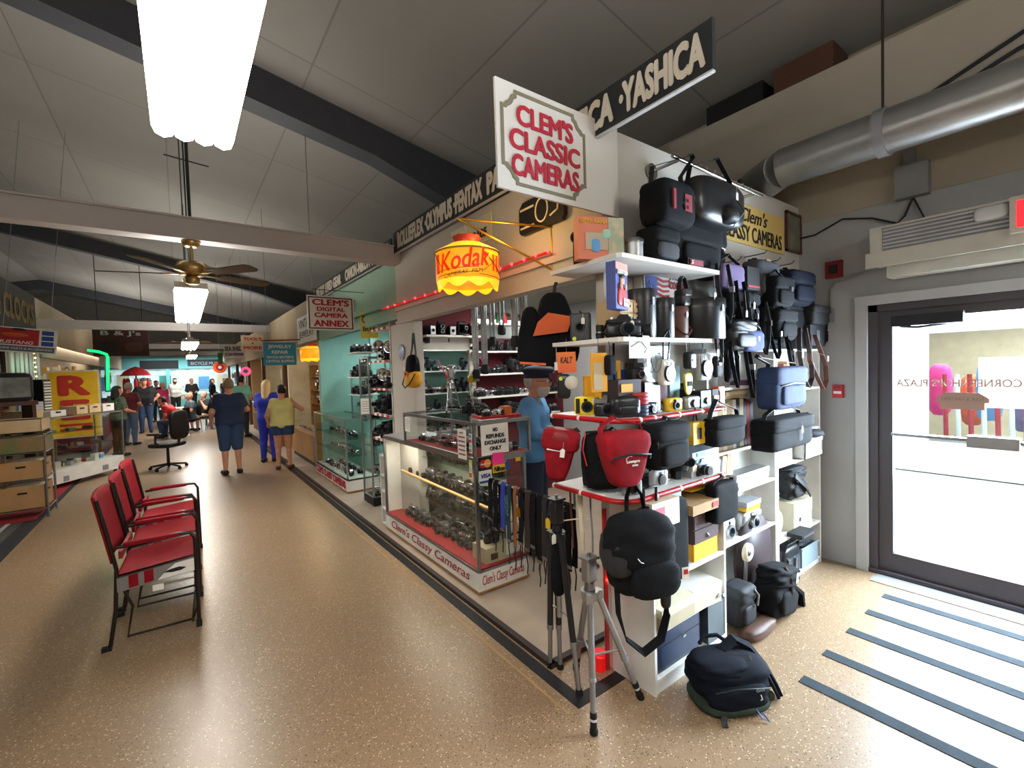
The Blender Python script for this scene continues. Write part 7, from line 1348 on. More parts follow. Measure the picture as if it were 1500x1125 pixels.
# wooden cases farther down
t = thing('wooden_case', 'tall light wooden jewellery cabinet beyond the lower annex case', 'cabinet', (2.0, 8.75, 0)); wo = mat('oak', 'a5773f', .5, noise=.2)
MB().bb(-.05, .4, 0, 2.2, .12, .62, wo).bb(-.02, .4, 0, 2.2, 0, .12, 'black').bb(-.05, .4, 0, .08, .62, 1.05, wo).build('cabinet_body', t); MB().bb(-.05, -.045, .1, 2.2, .62, 1.0, GL).bb(-.05, .4, .1, 2.2, 1.0, 1.008, GL).build('glass_top', t); MB().bb(-.055, .4, -.005, .0, .60, .63, 'gold').bb(-.055, -.045, 0, 2.2, .60, .63, 'gold').build('edge_trim', t)
stock([rfA, lenB, compC], row(9.0, 10.8, 9, 2.1, .625), hz, 'small shiny piece inside the low oak jewellery cabinet', 'pieces in the low oak cabinet', jit=.7, sc=(.6, .8))
for k, (y0, lb) in enumerate(((9.3, 'near tall oak showcase with warm light'), (10.3, 'far tall oak showcase with warm light'))):
    t = thing('showcase', lb, 'display case', (2.42, y0, 0)); MB().bb(.0, .35, 0, .04, 0, 2.0, wo).bb(0, .35, .86, .9, 0, 2.0, wo).bb(.33, .35, 0, .9, 0, 2.0, wo).bb(0, .35, 0, .9, 1.96, 2.0, wo).build('cabinet_body', t)
    for z in (1.1, 1.4, 1.7): MB().bb(.0, .33, .04, .86, z-.01, z, 'gold').build('shelf', t); stock([lenB, flaA, rfA], [(2.56, y0+.15+.2*q, z) for q in range(4)], hz, 'ornament on a shelf of the tall oak showcases', 'ornaments in the tall oak showcases', jit=.8, sc=(.8, 1.2))
light('POINT', 'showcase_glow', (2.2, 9.8, 1.8), 9, (1, .72, .42), .08); light('AREA', 'stall_light', (2.9, 10.0, 2.25), 20, (1, .93, .8), .3, 1.8, (0, 0, 0)); light('AREA', 'stall_light2', (2.9, 14.0, 2.25), 30, (1, .9, .75), .3, 4)
t = thing('picture_frame', 'black framed picture on the cream panel beyond the annex', 'picture', tuple(OX(474, 548, 2.82)), S); MB().box((0, 0, 0), (.5, .03, .42), 'black').build('frame', t); MB().box((0, -.018, 0), (.38, .004, .30), 'cream').box((.05, -.021, 0), (.16, .003, .2), 'tan').build('picture', t)
# stalls down the right side: posts, counters, goods
for k, y in enumerate((12.2, 15.5, 19, 23, 27)):
    nm = ['nearest', 'second', 'third', 'fourth', 'farthest'][k]
    t = thing('stall_counter', nm+' stall counter down the right side of the aisle', 'counter', (1.95, y, 0)); MB().bb(0, .45, 0, 1.9, 0, .55, ['wood', 'darkwood', 'beige', 'grey', 'tan'][k]).bb(-.02, .46, -.02, 1.92, .9, .93, 'lightgrey').bb(0, .03, 0, .03, .55, .9, 'steel').bb(0, .03, 1.87, 1.9, .55, .9, 'steel').bb(0.4, .45, 0, 1.9, .55, .9, 'pale').build('counter_body', t)
    MB().bb(0, .005, .03, 1.87, .55, .9, GL).build('glass_front', t)
    t = thing('stall_post', nm+' reddish wooden post between the right hand stalls', 'post', (1.98, y-.35, 0)); MB().bb(0, .1, 0, .12, 0, 2.3, 'darkwood').build('post_body', t)
    for q in range(9):
        c = random.choice(['red', 'orange', 'white', 'blue', 'cream', 'brown', 'green', 'yellow', 'pink', 'gold']); w = random.uniform(.08, .2); hh = random.uniform(.1, .3)
        o = carton('small coloured box of goods on the %s right hand stall counter' % nm, w, w, hh, c, name='goods_box', lid='white' if q % 3 == 0 else None, group='goods on the %s right stall' % nm); o.location = (2.1+random.uniform(-.05, .2), y+.1+q*.2, .93)
    for q in range(7):
        c = random.choice(['red', 'orange', 'white', 'blue', 'cream', 'brown', 'green', 'purple', 'pink', 'gold']); hh = random.uniform(.2, .5)
        o = thing('hanging_goods', 'small coloured item hanging in the %s right hand stall' % nm, 'goods', (2.15+random.uniform(0, .4), y-.1+q*.3, 1.95-hh), S, group='hanging goods of the %s right stall' % nm); MB().soft((0, 0, hh/2), (.22, .08, hh), c, 3, n=4, wr=.03).build('item', o); MB().cyl((0, 0, hh*.95), (0, 0, hh+.41), .004, .004, 'steel', 5).build('hanger', o)
wall('wall_stall_ceiling', (2.05, 2.9, 8.3, 30, 2.35, 2.4, 'beige'))
wall('wall_stall_back', (2.85, 2.9, 8.3, 30, 0, 2.6, mat('stall_back', '8d7a5c', .8, noise=.25, nscale=2)))
wall('wall_stall_divider', (2.05, 2.9, 11.6, 11.68, 0, 2.4, 'cream'), (2.05, 2.9, 14.9, 15, 0, 2.4, 'beige'), (2.05, 2.9, 18.3, 18.4, 0, 2.4, 'tan'))
t = thing('toy_figure', 'red and white round object glowing on the near right stall', 'toy', (2.12, 12.35, .93)); MB().soft((0, 0, .12), (.24, .2, .22), 'orange', 2.2, n=6).soft((0, -.0, .28), (.14, .14, .12), 'white', 2.2, n=6).build('toy_body', t)
t = thing('fire_extinguisher', 'tall red cylinder standing at the foot of the right stalls', 'cylinder', (1.75, 12.2, 0)); MB().lathe([(.07, 0), (.08, .05), (.08, .75), (.03, .85), (.03, .9)], (0, 0, 0), 'red', 14).build('cylinder_body', t)
# far shop front
sf = mat('aqua_front', '6fb3b4', .7); t = thing('storefront', 'aqua shop front with a bright window at the end of the aisle', 'shop', (0, 30.3, 0))
MB().bb(-4.5, 4.4, 0, .3, 2.3, 3.0, sf).bb(-4.5, -4.2, -.05, .3, 0, 2.3, sf).bb(4.2, 4.4, -.05, .3, 0, 2.3, sf).bb(-.55, -.4, -.05, .3, 0, 2.3, sf).bb(-4.5, 4.4, 0, .3, 0, .9, sf).build('fascia', t)
MB().bb(-4.2, 4.2, .15, .2, .9, 2.3, mat('bright_shop', 'bfe0e2', .6, emit='cfeff2', estr=.3, noise=.5, nscale=4)).build('lit_window', t); MB().bb(.4, 3.6, -.02, .0, 2.42, 2.78, mat('dark_board', '1f2a38', .6)).build('name_board', t); text('BICYCLE MUSEUM RESTAURANT', 2.9, .16, 'lightgrey', t, (2.0, -.025, 2.57)); MB().bb(.0, -1.6, -.03, 0, 2.3, 2.75, 'black').build('dark_sign', t)
for k in range(10): MB().box((-4+.85*k, .1, 1.5+.1*(k % 3)), (.5, .06, .7), ['white', 'skyblue', 'cream', 'grey', 'teal'][k % 5]).build('window_goods', t)
light('AREA', 'far_shop_light', (1.5, 29.2, 2.9), 160, (.85, .97, 1), .4, 6, (0, 0, math.pi/2)); light('AREA', 'far_shop_light2', (-2.5, 24, 2.9), 60, (1, .95, .85), .4, 3)
struct(MB().bb(-13, 4.5, 29.6, 29.9, 3.0, 3.2, beamw), 'trim_6')
# table of the seated group
def table(label, loc, w, d, top='white'):
    t = thing('table', label, 'table', loc); MB().bb(-w/2, w/2, -d/2, d/2, .71, .74, top).build('tabletop', t)
    for x in (-1, 1):
        for y in (-1, 1): MB().cyl((x*(w/2-.06), y*(d/2-.06), .71), (x*(w/2-.06), y*(d/2-.06), 0), .015, .015, 'black', 6).build('leg', t)
    return t
q = FL(262, 640)
def chair(label, px, py, rz, m='blackfab'):
    q = FL(px, py); t = thing('chair', label, 'chair', (q.x, q.y, 0), rz); MB().soft((0, 0, .43), (.44, .44, .06), m, 5, n=4).build('seat', t); MB().soft((0, .21, .72), (.42, .05, .36), m, 5, n=4).build('backrest', t)
    for x in (-1, 1):
        for y in (-1, 1): MB().cyl((x*.19, y*.18, .43), (x*.2, y*.21, 0), .012, .012, 'steel', 6).build('leg', t)
    return t
chair('chair under the man in the bright red t-shirt', 263, 641, -2.0); chair('chair under the bald man in slate blue', 282, 634, -1.3); chair('chair under the bald man with hand at chin', 303, 629, -.9); chair('chair under the dark haired seated person', 320, 623, -.3)
# black office chair near the seated group
q = FL(252, 686); t = thing('office_chair', 'black swivel office chair behind the red folding chairs', 'chair', (q.x-.05, q.y, 0), -2.2)
for k in range(5): a = k*2*math.pi/5; MB().cyl((0, 0, .10), (.3*math.cos(a), .3*math.sin(a), .06), .022, .018, 'black', 8).cyl((.3*math.cos(a)-.015, .3*math.sin(a), .028), (.3*math.cos(a)+.015, .3*math.sin(a), .028), .028, .028, 'rubber', 10).build('base_leg', t)
MB().cyl((0, 0, .1), (0, 0, .44), .028, .022, 'black', 10).build('gas_column', t); MB().soft((0, 0, .48), (.52, .5, .10), 'black', 4, n=8).build('seat', t); MB().soft((0, .25, .86), (.48, .09, .56), 'black', 4, n=8).build('backrest', t); MB().cyl((0, .2, .46), (0, .28, .7), .02, .02, 'black').build('back_stem', t)
for k in (-1, 1): MB().tube([(k*.25, .05, .47), (k*.3, .0, .55), (k*.29, 0, .70)], .018, 'black').soft((k*.29, -.02, .71), (.07, .28, .04), 'black', 4, n=5).build('armrest', t)
# ================================================================ RED FOLDING CHAIRS
rf = mat('chair_red', '860c1a', .8, spec=.2, noise=.15, nscale=10, bump=.15, bscale=150); ft_ = mat('chair_tube', '3a3330', .3, .8); band = mat('chair_grey', '77726f', .7)
def camp_chair():
    t = thing('folding_chair', 'x', 'chair'); d_, w_ = .47, .52   # front at +Y local -> faces -Y
    for k in (-1, 1):
        x = k*w_/2
        MB().tube([(x, .27, .985), (x, .235, .80), (x, .19, .52), (x, .205, .25), (x, .24, .03), (x, .27, .0)], .012, ft_).build('rear_leg', t)
        MB().tube([(x, .185, .66), (x, .10, .665), (x, -.14, .68), (x, -.21, .675), (x, -.235, .63), (x, -.235, .02)], .012, ft_).build('front_leg', t)
        MB().soft((x, .0, .675), (.045, .30, .03), rf, 5, n=6).build('arm_sleeve', t); MB().cyl((x, -.225, .50), (x, .19, .46), .011, .011, ft_).build('seat_rail', t); MB().box((x, -.235, .015), (.035, .035, .05), 'black').box((x, .26, .012), (.035, .05, .03), 'black').build('foot_cap', t)
    for k in (-1, 1): x = k*w_/2; MB().tube([(x, .19, .46), (x*.96, .12, .25), (x*.9, .155, .05), (x*.9, -.20, .05), (x, -.235, .16)], .009, ft_).build('stabiliser_bar', t)
    MB().cyl((-w_/2, -.2, .05), (w_/2, -.2, .05), .009, .009, ft_).build('cross_bar', t)
    b = MB(); N = 10; vs = []
    for i in range(N+1):
        for j in range(9):
            u, v = i/N, j/8; x = (u-.5)*(w_-.0); z = .56+v*.44; vs.append((x, .20+.075*v+.03*math.sin(math.pi*u)*(1-.3*v), z+.012*math.sin(math.pi*u) if v > .9 else z))
    fs = [(i*9+j, (i+1)*9+j, (i+1)*9+j+1, i*9+j+1) for i in range(N) for j in range(8)]; n0 = len(vs); vs += [(x, y+.018, z) for x, y, z in vs]; fs += [tuple(n0+q for q in f[::-1]) for f in fs]
    for i in range(N): fs += [(i*9+8, (i+1)*9+8, n0+(i+1)*9+8, n0+i*9+8), (i*9, n0+i*9, n0+(i+1)*9, (i+1)*9)]
    for j in range(8): fs += [(j, j+1, n0+j+1, n0+j), (N*9+j, n0+N*9+j, n0+N*9+j+1, N*9+j+1)]
    b.add(vs, fs, rf, True); b.build('backrest', t); MB().box((0, .17, .60), (w_*.9, .02, .05), 'darkred').build('lumbar_seam', t)
    b = MB(); vs = []
    for i in range(N+1):
        for j in range(9): u, v = i/N, j/8; vs.append(((u-.5)*w_, -.23+v*.42, .515-.035*v-.035*math.sin(math.pi*u)*math.sin(math.pi*v)))
    n0 = len(vs); fs = [(i*9+j, (i+1)*9+j, (i+1)*9+j+1, i*9+j+1) for i in range(N) for j in range(8)]; vs += [(x, y, z-.02) for x, y, z in vs]; fs += [tuple(n0+q for q in f[::-1]) for f in fs]; b.add(vs, fs, rf, True); b.build('seat', t)
    for k in (-1, 1): 
        x = k*(w_/2+.014); MB().prism([(-.225, .41), (.19, .37), (.19, .46), (-.225, .50)], -.004, .004, band, c=(x, 0, 0), R=RZ(math.pi/2)).build('side_panel', t)
        MB().prism([(.0, .40), (.05, .395), (.05, .475), (.0, .48)], -.002, .002, rf, c=(x+k*.006, 0, 0), R=RZ(math.pi/2)).build('side_stripe', t); MB().prism([(.08, .39), (.13, .385), (.13, .467), (.08, .472)], -.002, .002, rf, c=(x+k*.006, 0, 0), R=RZ(math.pi/2)).build('side_stripe', t)
        MB().prism([(-.225, .41), (-.02, .395), (-.06, .44), (-.12, .485), (-.225, .495)], -.0015, .0015, 'paper', c=(x+k*.006, 0, 0), R=RZ(math.pi/2)).build('side_logo', t); MB().prism([(-.18, .445), (-.14, .458), (-.09, .452), (-.05, .44), (-.10, .43), (-.15, .432)], -.0015, .0015, 'black', c=(x+k*.009, 0, 0), R=RZ(math.pi/2)).build('fish_mark', t)
    MB().box((-w_/2-.015, -.02, .345), (.003, .06, .04), 'paper').build('maker_tag', t)
    return t
ch0 = camp_chair(); ch0['group'] = 'red folding chairs in a row'
a, b_ = FL(163, 952), FL(296, 915); ang = math.atan2(b_.y-a.y, b_.x-a.x)
rzc = ang+math.pi/2
for k, (yy, xx, lb, dr) in enumerate(((4.16, -.185, 'red folding camp chair nearest the camera with a fish mark on its side', 0), (4.78, -.165, 'middle one of the three red folding camp chairs', .03), (5.42, -.15, 'red folding camp chair farthest back in the row of three', -.02))):
    o = ch0 if k == 0 else copy_tree(ch0); o.location = (xx, yy, .0); o.rotation_euler = (0, 0, rzc+dr); o['label'] = lb
# ================================================================ CEILING FANS
def fan(label, x, y, ztop, s=1.0):
    t = thing('ceiling_fan', label, 'fan', (x, y, ztop)); br = mat('brass', 'b59a62', .3, .8)
    MB().lathe([(.02, -.05), (.05, -.045), (.07, -.01), (.065, 0)], (0, 0, 0), br, 20).build('canopy', t); MB().cyl((0, 0, -.04), (0, 0, -.17), .014, .014, br).build('downrod', t)
    MB().lathe([(.03, -.29), (.10, -.28), (.125, -.25), (.125, -.22), (.10, -.18), (.04, -.165)], (0, 0, 0), br, 26).build('motor_housing', t); MB().lathe([(.03, -.36), (.05, -.35), (.05, -.30), (.03, -.29)], (0, 0, 0), br, 18).build('switch_cup', t)
    for k in range(5):
        a = k*2*math.pi/5+.35; R = RZ(a); MB().box(R@Vector((.16, 0, -.275)), (.12, .03, .008), br, R=R).build('blade_arm', t)
        b = MB(); b.prism([(.20, -.055), (.60, -.068), (.64, -.04), (.64, .04), (.60, .068), (.20, .055)], -.004, .004, mat('fan_blade', '5b4a38', .5), R=R@RX(math.pi/2-.18), c=(0, 0, -.275)); b.build('blade', t)
    return t
fan('brass ceiling fan hanging from the nearest pale beam', .13, 4.68, 2.90); fan('second ceiling fan, small, behind the second hanging light', .22, 13.28, 2.88)
fan('farthest tiny ceiling fan over the crowd', .35, 21.6, 2.9)
# ================================================================ LEFT SIDE
grm = mat('left_mat', '4d4d4a', .85, noise=.15)
struct(MB().bb(-13, -1.60, 5.0, 30, .0, .006, grm).bb(-1.66, -1.50, 5.0, 30, 0, .008, 'charcoal').bb(-1.82, -1.78, 5.0, 8.3, .006, .012, 'lightgrey'), 'trim_4')
one(MB().bb(-2.6, -1.56, 8.25, 12.5, .008, .016, mat('red_rug', '8d1620', .9)), 'rug', 'red carpet strip under the left cardboard rack', 'rug')
# wire rack with cardboard boxes
RX0, RX1, RY0, RY1 = -1.92, -1.46, 8.38, 8.86
t = thing('wire_rack', 'chrome wire rack holding cardboard boxes at the left edge', 'rack', (0, 0, 0)); b = MB()
for x in (RX0, RX1):
    for y in (RY0, RY1): b.cyl((x, y, 0), (x, y, 1.1), .012, .012, 'steel', 8)
for z in (.12, .50, .85, 1.08):
    for x in (RX0, RX1): b.cyl((x, RY0, z), (x, RY1, z), .006, .006, 'steel', 6)
    for y in (RY0, RY1): b.cyl((RX0, y, z), (RX1, y, z), .006, .006, 'steel', 6)
b.build('frame', t)
for z in (.12, .50, .85): 
    w = MB()
    for k in range(8): w.cyl((RX0, RY0+k*(RY1-RY0)/7, z), (RX1, RY0+k*(RY1-RY0)/7, z), .003, .003, 'steel', 5)
    w.build('wire_shelf', t)
def openbox(label, x, y, z, w, d, h, m, rz=0, fill=None, slot=False, name='cardboard_box'):
    t = thing(name, label, 'box', (x, y, z), rz); b = MB().bb(-w/2, w/2, -d/2, -d/2+.006, 0, h, m).bb(-w/2, w/2, d/2-.006, d/2, 0, h, m).bb(-w/2, -w/2+.006, -d/2, d/2, 0, h, m).bb(w/2-.006, w/2, -d/2, d/2, 0, h, m).bb(-w/2, w/2, -d/2, d/2, 0, .006, m); b.build('box_body', t)
    if slot: MB().box((w/2+.001, 0, h*.7), (.003, .09, .025), 'black').box((0, -d/2-.001, h*.7), (.09, .003, .025), 'black').build('hand_slot', t)
    if fill: MB().soft((0, 0, h*.7), (w*.92, d*.92, h*.55), fill, 5, n=8, wr=.02).build('contents', t)
    return t
openbox('cardboard box on the bottom shelf of the wire rack', -1.69, 8.62, .13, .42, .44, .30, 'card', fill='paper', slot=True); openbox('cardboard box on the middle shelf of the wire rack', -1.69, 8.62, .51, .42, .44, .24, 'card', fill='white', slot=True)
openbox('wide brown fruit tray box on the upper shelf of the wire rack', -1.70, 8.62, .86, .50, .50, .20, mat('fruit_box', '8c6a48', .8, color2='4d6a40', nscale=5), fill='kraft')
openbox('pale cardboard tray heaped on top of the wire rack', -1.74, 8.66, 1.12, .52, .5, .16, 'cardlight', fill='charcoal')
# long low glass case
a = FL(183, 690); b_ = FL(70, 722); dv = Vector((a.x-b_.x, a.y-b_.y, 0)); L = dv.length; an_ = math.atan2(dv.y, dv.x); b_ = Vector((a.x, a.y, 0))-dv.normalized()*1.75
t = thing('display_case', 'long low glass case with a white base on the left side', 'display case', (b_.x, b_.y, 0), an_); L = 1.75
MB().bb(0, L, 0, .5, .09, .32, 'white').box((L*.3, -.003, .15), (.10, .006, .09), 'grey').box((L*.75, -.003, .17), (.12, .006, .09), 'grey').build('base_panel', t)
fb_ = MB()
for x in (0, L):
    for y in (0, .5): post(fb_, x, y, .32, 1.18, .02, 'alu')
for y in (0, .5): fb_.bb(0, L, y-.01, y+.01, 1.16, 1.18, 'alu')
for x in (0, L): fb_.bb(x-.01, x+.01, 0, .5, 1.16, 1.18, 'alu')
fb_.build('frame', t); MB().bb(0, L, -.003, .003, .33, 1.16, GL).build('glass_front', t); MB().bb(L-.003, L+.003, 0, .5, .33, 1.16, GL).build('glass_end', t); MB().bb(0, L, 0, .5, 1.18, 1.188, GL).build('glass_top', t)
for z in (.62, .9): MB().bb(.02, L-.02, .12, .48, z-.006, z, glass('shelf_glass', (.82, .92, .88))).build('glass_shelf', t)
for x in (.12, L-.12):
    for y in (.08, .42): MB().cyl((x-.015, y, .03), (x+.015, y, .03), .03, .03, 'rubber', 10).box((x, y, .075), (.04, .04, .03), 'black').build('caster', t)
U = dv.normalized(); Vn = Vector((-U.y, U.x, 0)); LC = lambda u, v, z: Vector((b_.x, b_.y, 0))+U*u+Vn*v+Vector((0, 0, z))
nmq = ['red', 'white', 'charcoal', 'skyblue', 'cream', 'brown', 'grey', 'black', 'beige']
for k in range(14):
    o = carton('%s small item on the floor of the long left case' % nmq[k % 9], random.uniform(.06, .14), random.uniform(.05, .1), random.uniform(.03, .12), nmq[k % 9], name='small_goods', cat='goods', lid='white' if k % 4 == 0 else None, group='%s items in the long left case' % nmq[k % 9]); o.location = LC(.15+k*.11, .12+.2*random.random(), .325); o.rotation_euler = (0, 0, random.uniform(0, 2))
for k in range(8):
    o = carton('small object on the glass shelves of the long left case', .12, .08, .05, ['charcoal', 'steel', 'grey'][k % 3], name='small_goods', cat='goods', group='objects on the left case shelves'); o.location = LC(.3+k*.17, .28, .62 if k % 2 else .90); o.rotation_euler = (0, 0, k)
for k, (u, w, m, lb) in enumerate(((.12, .34, 'cardlight', 'pale cardboard box at the near end on the long left case'), (.55, .28, 'white', 'low white box on the long left case'), (1.0, .22, 'cardlight', 'cream box with hand slots, third on the long left case'), (1.27, .24, 'cardlight', 'cream box with hand slots, fourth on the long left case'), (1.56, .26, 'white', 'white box with a dark slot at the far end of the long left case'))):
    o = openbox(lb, 0, 0, 0, w, .28, .14 if k != 1 else .10, m, an_, fill='paper' if k < 3 else 'kraft', slot=True, name='card_box'); o.location = LC(u, .22, 1.19)
o = carton('black rack of tapes standing on the long left case', .14, .16, .62, 'black', name='tape_rack', cat='rack'); o.location = LC(.62, .38, 1.19); o.rotation_euler = (0, 0, an_)
for k in range(12): MB().box((.0, -.085, .04+k*.048), (.12, .012, .03), ['white', 'lightgrey', 'cream'][k % 3]).build('tape', o)
o = carton('short stack of white cassette boxes on the long left case', .14, .1, .26, 'lightgrey', name='cassette_stack', cat='stack'); o.location = LC(.42, .30, 1.19); o.rotation_euler = (0, 0, an_)
for k in range(5): MB().box((0, -.052, .03+k*.05), (.13, .004, .006), 'grey').build('seam', o)
o = carton('blue and white brochure box on the long left case', .13, .05, .26, 'white', name='brochure_box', panel=(0, .7, .9, .5, 'skyblue')); o.location = LC(.25, .36, 1.19); o.rotation_euler = (0, 0, an_)
# signs, neon, wall pieces on the left
t = thing('sign', 'red white and blue rectangular sign hanging tilted at the left edge', 'sign', (-1.70, 9.0, 2.345), 0, rot=(0, .10, 0)); MB().box((0, 0, 0), (.66, .015, .34), 'paper').build('board', t); MB().box((-.08, -.009, .045), (.46, .003, .22), 'red').build('red_field', t); MB().box((0, -.009, -.115), (.62, .003, .07), mat('sign_greyblue', '4a5566', .6)).build('grey_band', t)
for k in range(3): MB().box((.235, -.009, .12-k*.075), (.12, .003, .06), 'blue').build('blue_square', t)
MB().soft((-.08, -.012, .07), (.26, .01, .06), 'orange', 2, n=6).build('running_emblem', t); text('MUSTANG', .36, .045, 'paper', t, (-.08, -.011, -.03), shear=.2, bold=.02); text('GENUINE PARTS & ACCESSORIES', .58, .03, 'paper', t, (0, -.011, -.115), bold=.01); MB().soft((-.05, -.012, .145), (.15, .008, .035), 'charcoal', 2, n=5).build('oval_badge', t)
[MB().cyl((x_, 0, .17), (x_, 0, 3.0), .003, .003, 'steel', 5).build('hanging_wire', t) for x_ in (-.2, .25)]
t = thing('sign_board', 'dark weathered sign board with faded yellow letters at the upper left', 'sign', (-2.42, 11.2, 3.08), math.pi/2); MB().box((0, 0, 0), (4.4, .06, .82), mat('weathered_board', '1d1b18', .8, noise=.4, nscale=3)).build('board', t); text('SIGNS & CLOCKS', 3.9, .42, mat('faded_yellow', '5d4a22', .8), t, (.1, -.035, 0), bold=.05)
t.location = (-2.26, 10.6, 3.06)
t = thing('sign', 'yellow sign with big red partial letters RE behind the long left case', 'sign', (-1.75, 12.9, 1.30), .0); MB().box((0, 0, 0), (.75, .04, 1.35), 'yellow').box((0, -.022, 0), (.79, .01, 1.39), 'pale').box((0, -.03, 0), (.73, .01, 1.33), 'yellow').build('board', t); text('R', .5, .42, mat('bold_red', 'b8301c', .6), t, (.0, -.037, .38), bold=.06); text('E', .45, .42, 'bold_red', t, (.0, -.037, -.12), bold=.06)
for x_ in (-.34, .34): MB().bb(x_-.02, x_+.02, -.02, .02, -1.30, -.66, 'darkwood').build('stand_leg', t)
for k in range(2): MB().box((0.0, -.037, -.43-k*.1), (.5, .003, .05), 'bold_red').build('printed_line', t)
t = thing('neon_sign', 'glowing green neon tube bent around a doorway corner', 'neon', (0, 0, 0)); ng = mat('green_neon', '20c070', .4, emit='08d060', estr=1.5); MB().tube([OY(128, 513, 14), OY(144, 515, 14), OY(156, 519, 14), OY(158, 524, 14), OY(158, 572, 14)], .028, ng, 8).build('tube', t)
MB().tube([OY(128, 513, 14.06), OY(156, 519, 14.06), OY(158, 574, 14.06)], .05, 'darkwood', 6).build('backing', t); light('POINT', 'neon_glow', (-1.45, 13.8, 2.1), 6, (.1, 1, .55), .15)
# panelled stall walls left
fr_ = thing('wooden_stall', 'cluttered wooden stall front behind the long left case', 'stall', (-2.3, 8.6, 0), 0)
MB().bb(-.05, 0, 0, .08, 0, 2.65, 'darkwood').build('post', fr_); MB().bb(-.05, 0, 2.4, 2.48, 0, 2.65, 'darkwood').build('post', fr_); MB().bb(-.08, -.04, .1, 2.4, 0, 2.65, mat('dark_glass_panel', '2a2c2c', .25, noise=.3)).build('window_panel', fr_); MB().bb(-.05, .02, 0, 2.5, 2.6, 2.7, 'beige').build('header', fr_)
for k in range(3): MB().bb(-.05, .0, .1, 2.4, .7+.6*k, .74+.6*k, 'brown').build('rail', fr_)
t = thing('crt_monitor', 'old grey monitor in the left stall above the cardboard boxes', 'monitor', (-1.95, 9.35, 1.50), .5); MB().soft((0, .1, .20), (.50, .42, .42), 'charcoal', 7, n=6).build('case', t); MB().box((0, -.115, .20), (.38, .01, .28), mat('dim_screen', '8a8f8a', .2, noise=.5, nscale=6)).build('screen', t)
t = thing('stand', 'dark stand under the old monitor', 'stand', (-1.95, 9.4, 0), .5); MB().bb(-.26, .26, -.1, .3, 1.44, 1.5, 'darkwood').bb(-.24, -.2, -.08, .28, 0, 1.44, 'darkwood').bb(.2, .24, -.08, .28, 0, 1.44, 'darkwood').build('stand_body', t)
for k in range(7): t = thing('panel_curtain', 'dull silver brown hanging strip, %s of seven at the left stall' % ['first', 'second', 'third', 'fourth', 'fifth', 'sixth', 'last'][k], 'curtain', (-2.35, 11.45+.3*k, 1.45)); MB().soft((0, 0, .625), (.08, .27, 1.27), mat('strip_%d' % (k % 3), ['8c8478', '6b5846', 'a39a8c'][k % 3], .35, .3), 6, n=5, wr=.02).build('cloth', t)
for k in range(14): pass
t = thing('light_string', 'vertical string of tiny warm bulbs at the left stall', 'string lights', (-2.0, 11.2, 1.1)); MB().cyl((0, 0, 0), (0, 0, 1.3), .006, .006, 'brown', 6).build('cord', t)
for k in range(16): MB().lathe([(.0005, -.015), (.015, 0), (.0005, .015)], (.01*(k % 2), 0, .05+k*.08), mat('warm_bulb', 'ffd090', .4, emit='ffb060', estr=9), 7).build('bulb', t)
t = thing('light_string', 'vertical string of tiny amber bulbs by the wire rack', 'string lights', (-2.02, 8.3, .45)); MB().cyl((0, 0, 0), (0, 0, .6), .006, .006, 'brown', 6).build('cord', t)
for k in range(10): MB().lathe([(.0005, -.012), (.012, 0), (.0005, .012)], (.01*(k % 2), 0, .03+k*.06), 'warm_bulb', 7).build('bulb', t)
# stalls further along the left
t = thing('sign', 'dark red hanging picture sign with white lettering over the left stalls', 'sign', tuple(OY(178, 502, 17.5)), 0); MB().box((0, 0, 0), (1.25, .03, .78), mat('dark_red_board', '3f1d1c', .7, noise=.3, nscale=3)).build('board', t); text("B & J's", .9, .17, 'lightgrey', t, (0, -.018, .26), bold=.02)
MB().soft((-.3, -.02, -.12), (.4, .01, .3), 'charcoal', 3, n=5).soft((.28, -.02, -.12), (.4, .01, .3), 'brown', 3, n=5).build('picture', t); [MB().cyl((x_, 0, .39), (x_, 0, 3.0), .01, .01, 'black', 5).build('hanging_wire', t) for x_ in (-.5, .5)]
t = thing('red_canopy', 'red umbrella shaped stand with hanging trinkets beyond the left stalls', 'stand', tuple(FL(203, 615)), 0); MB().lathe([(.03, 0), (.03, 2.3)], (0, 0, 0), 'red', 10).lathe([(.55, 1.95), (.4, 2.15), (.15, 2.3), (.02, 2.35)], (0, 0, 0), 'red', 12).build('canopy', t)
for k in range(8): a_ = k*math.pi/4; MB().soft((.4*math.cos(a_), .4*math.sin(a_), 1.4), (.14, .14, .9), ['red', 'darkred'][k % 2], 3, n=4).build('hanging_trinkets', t)
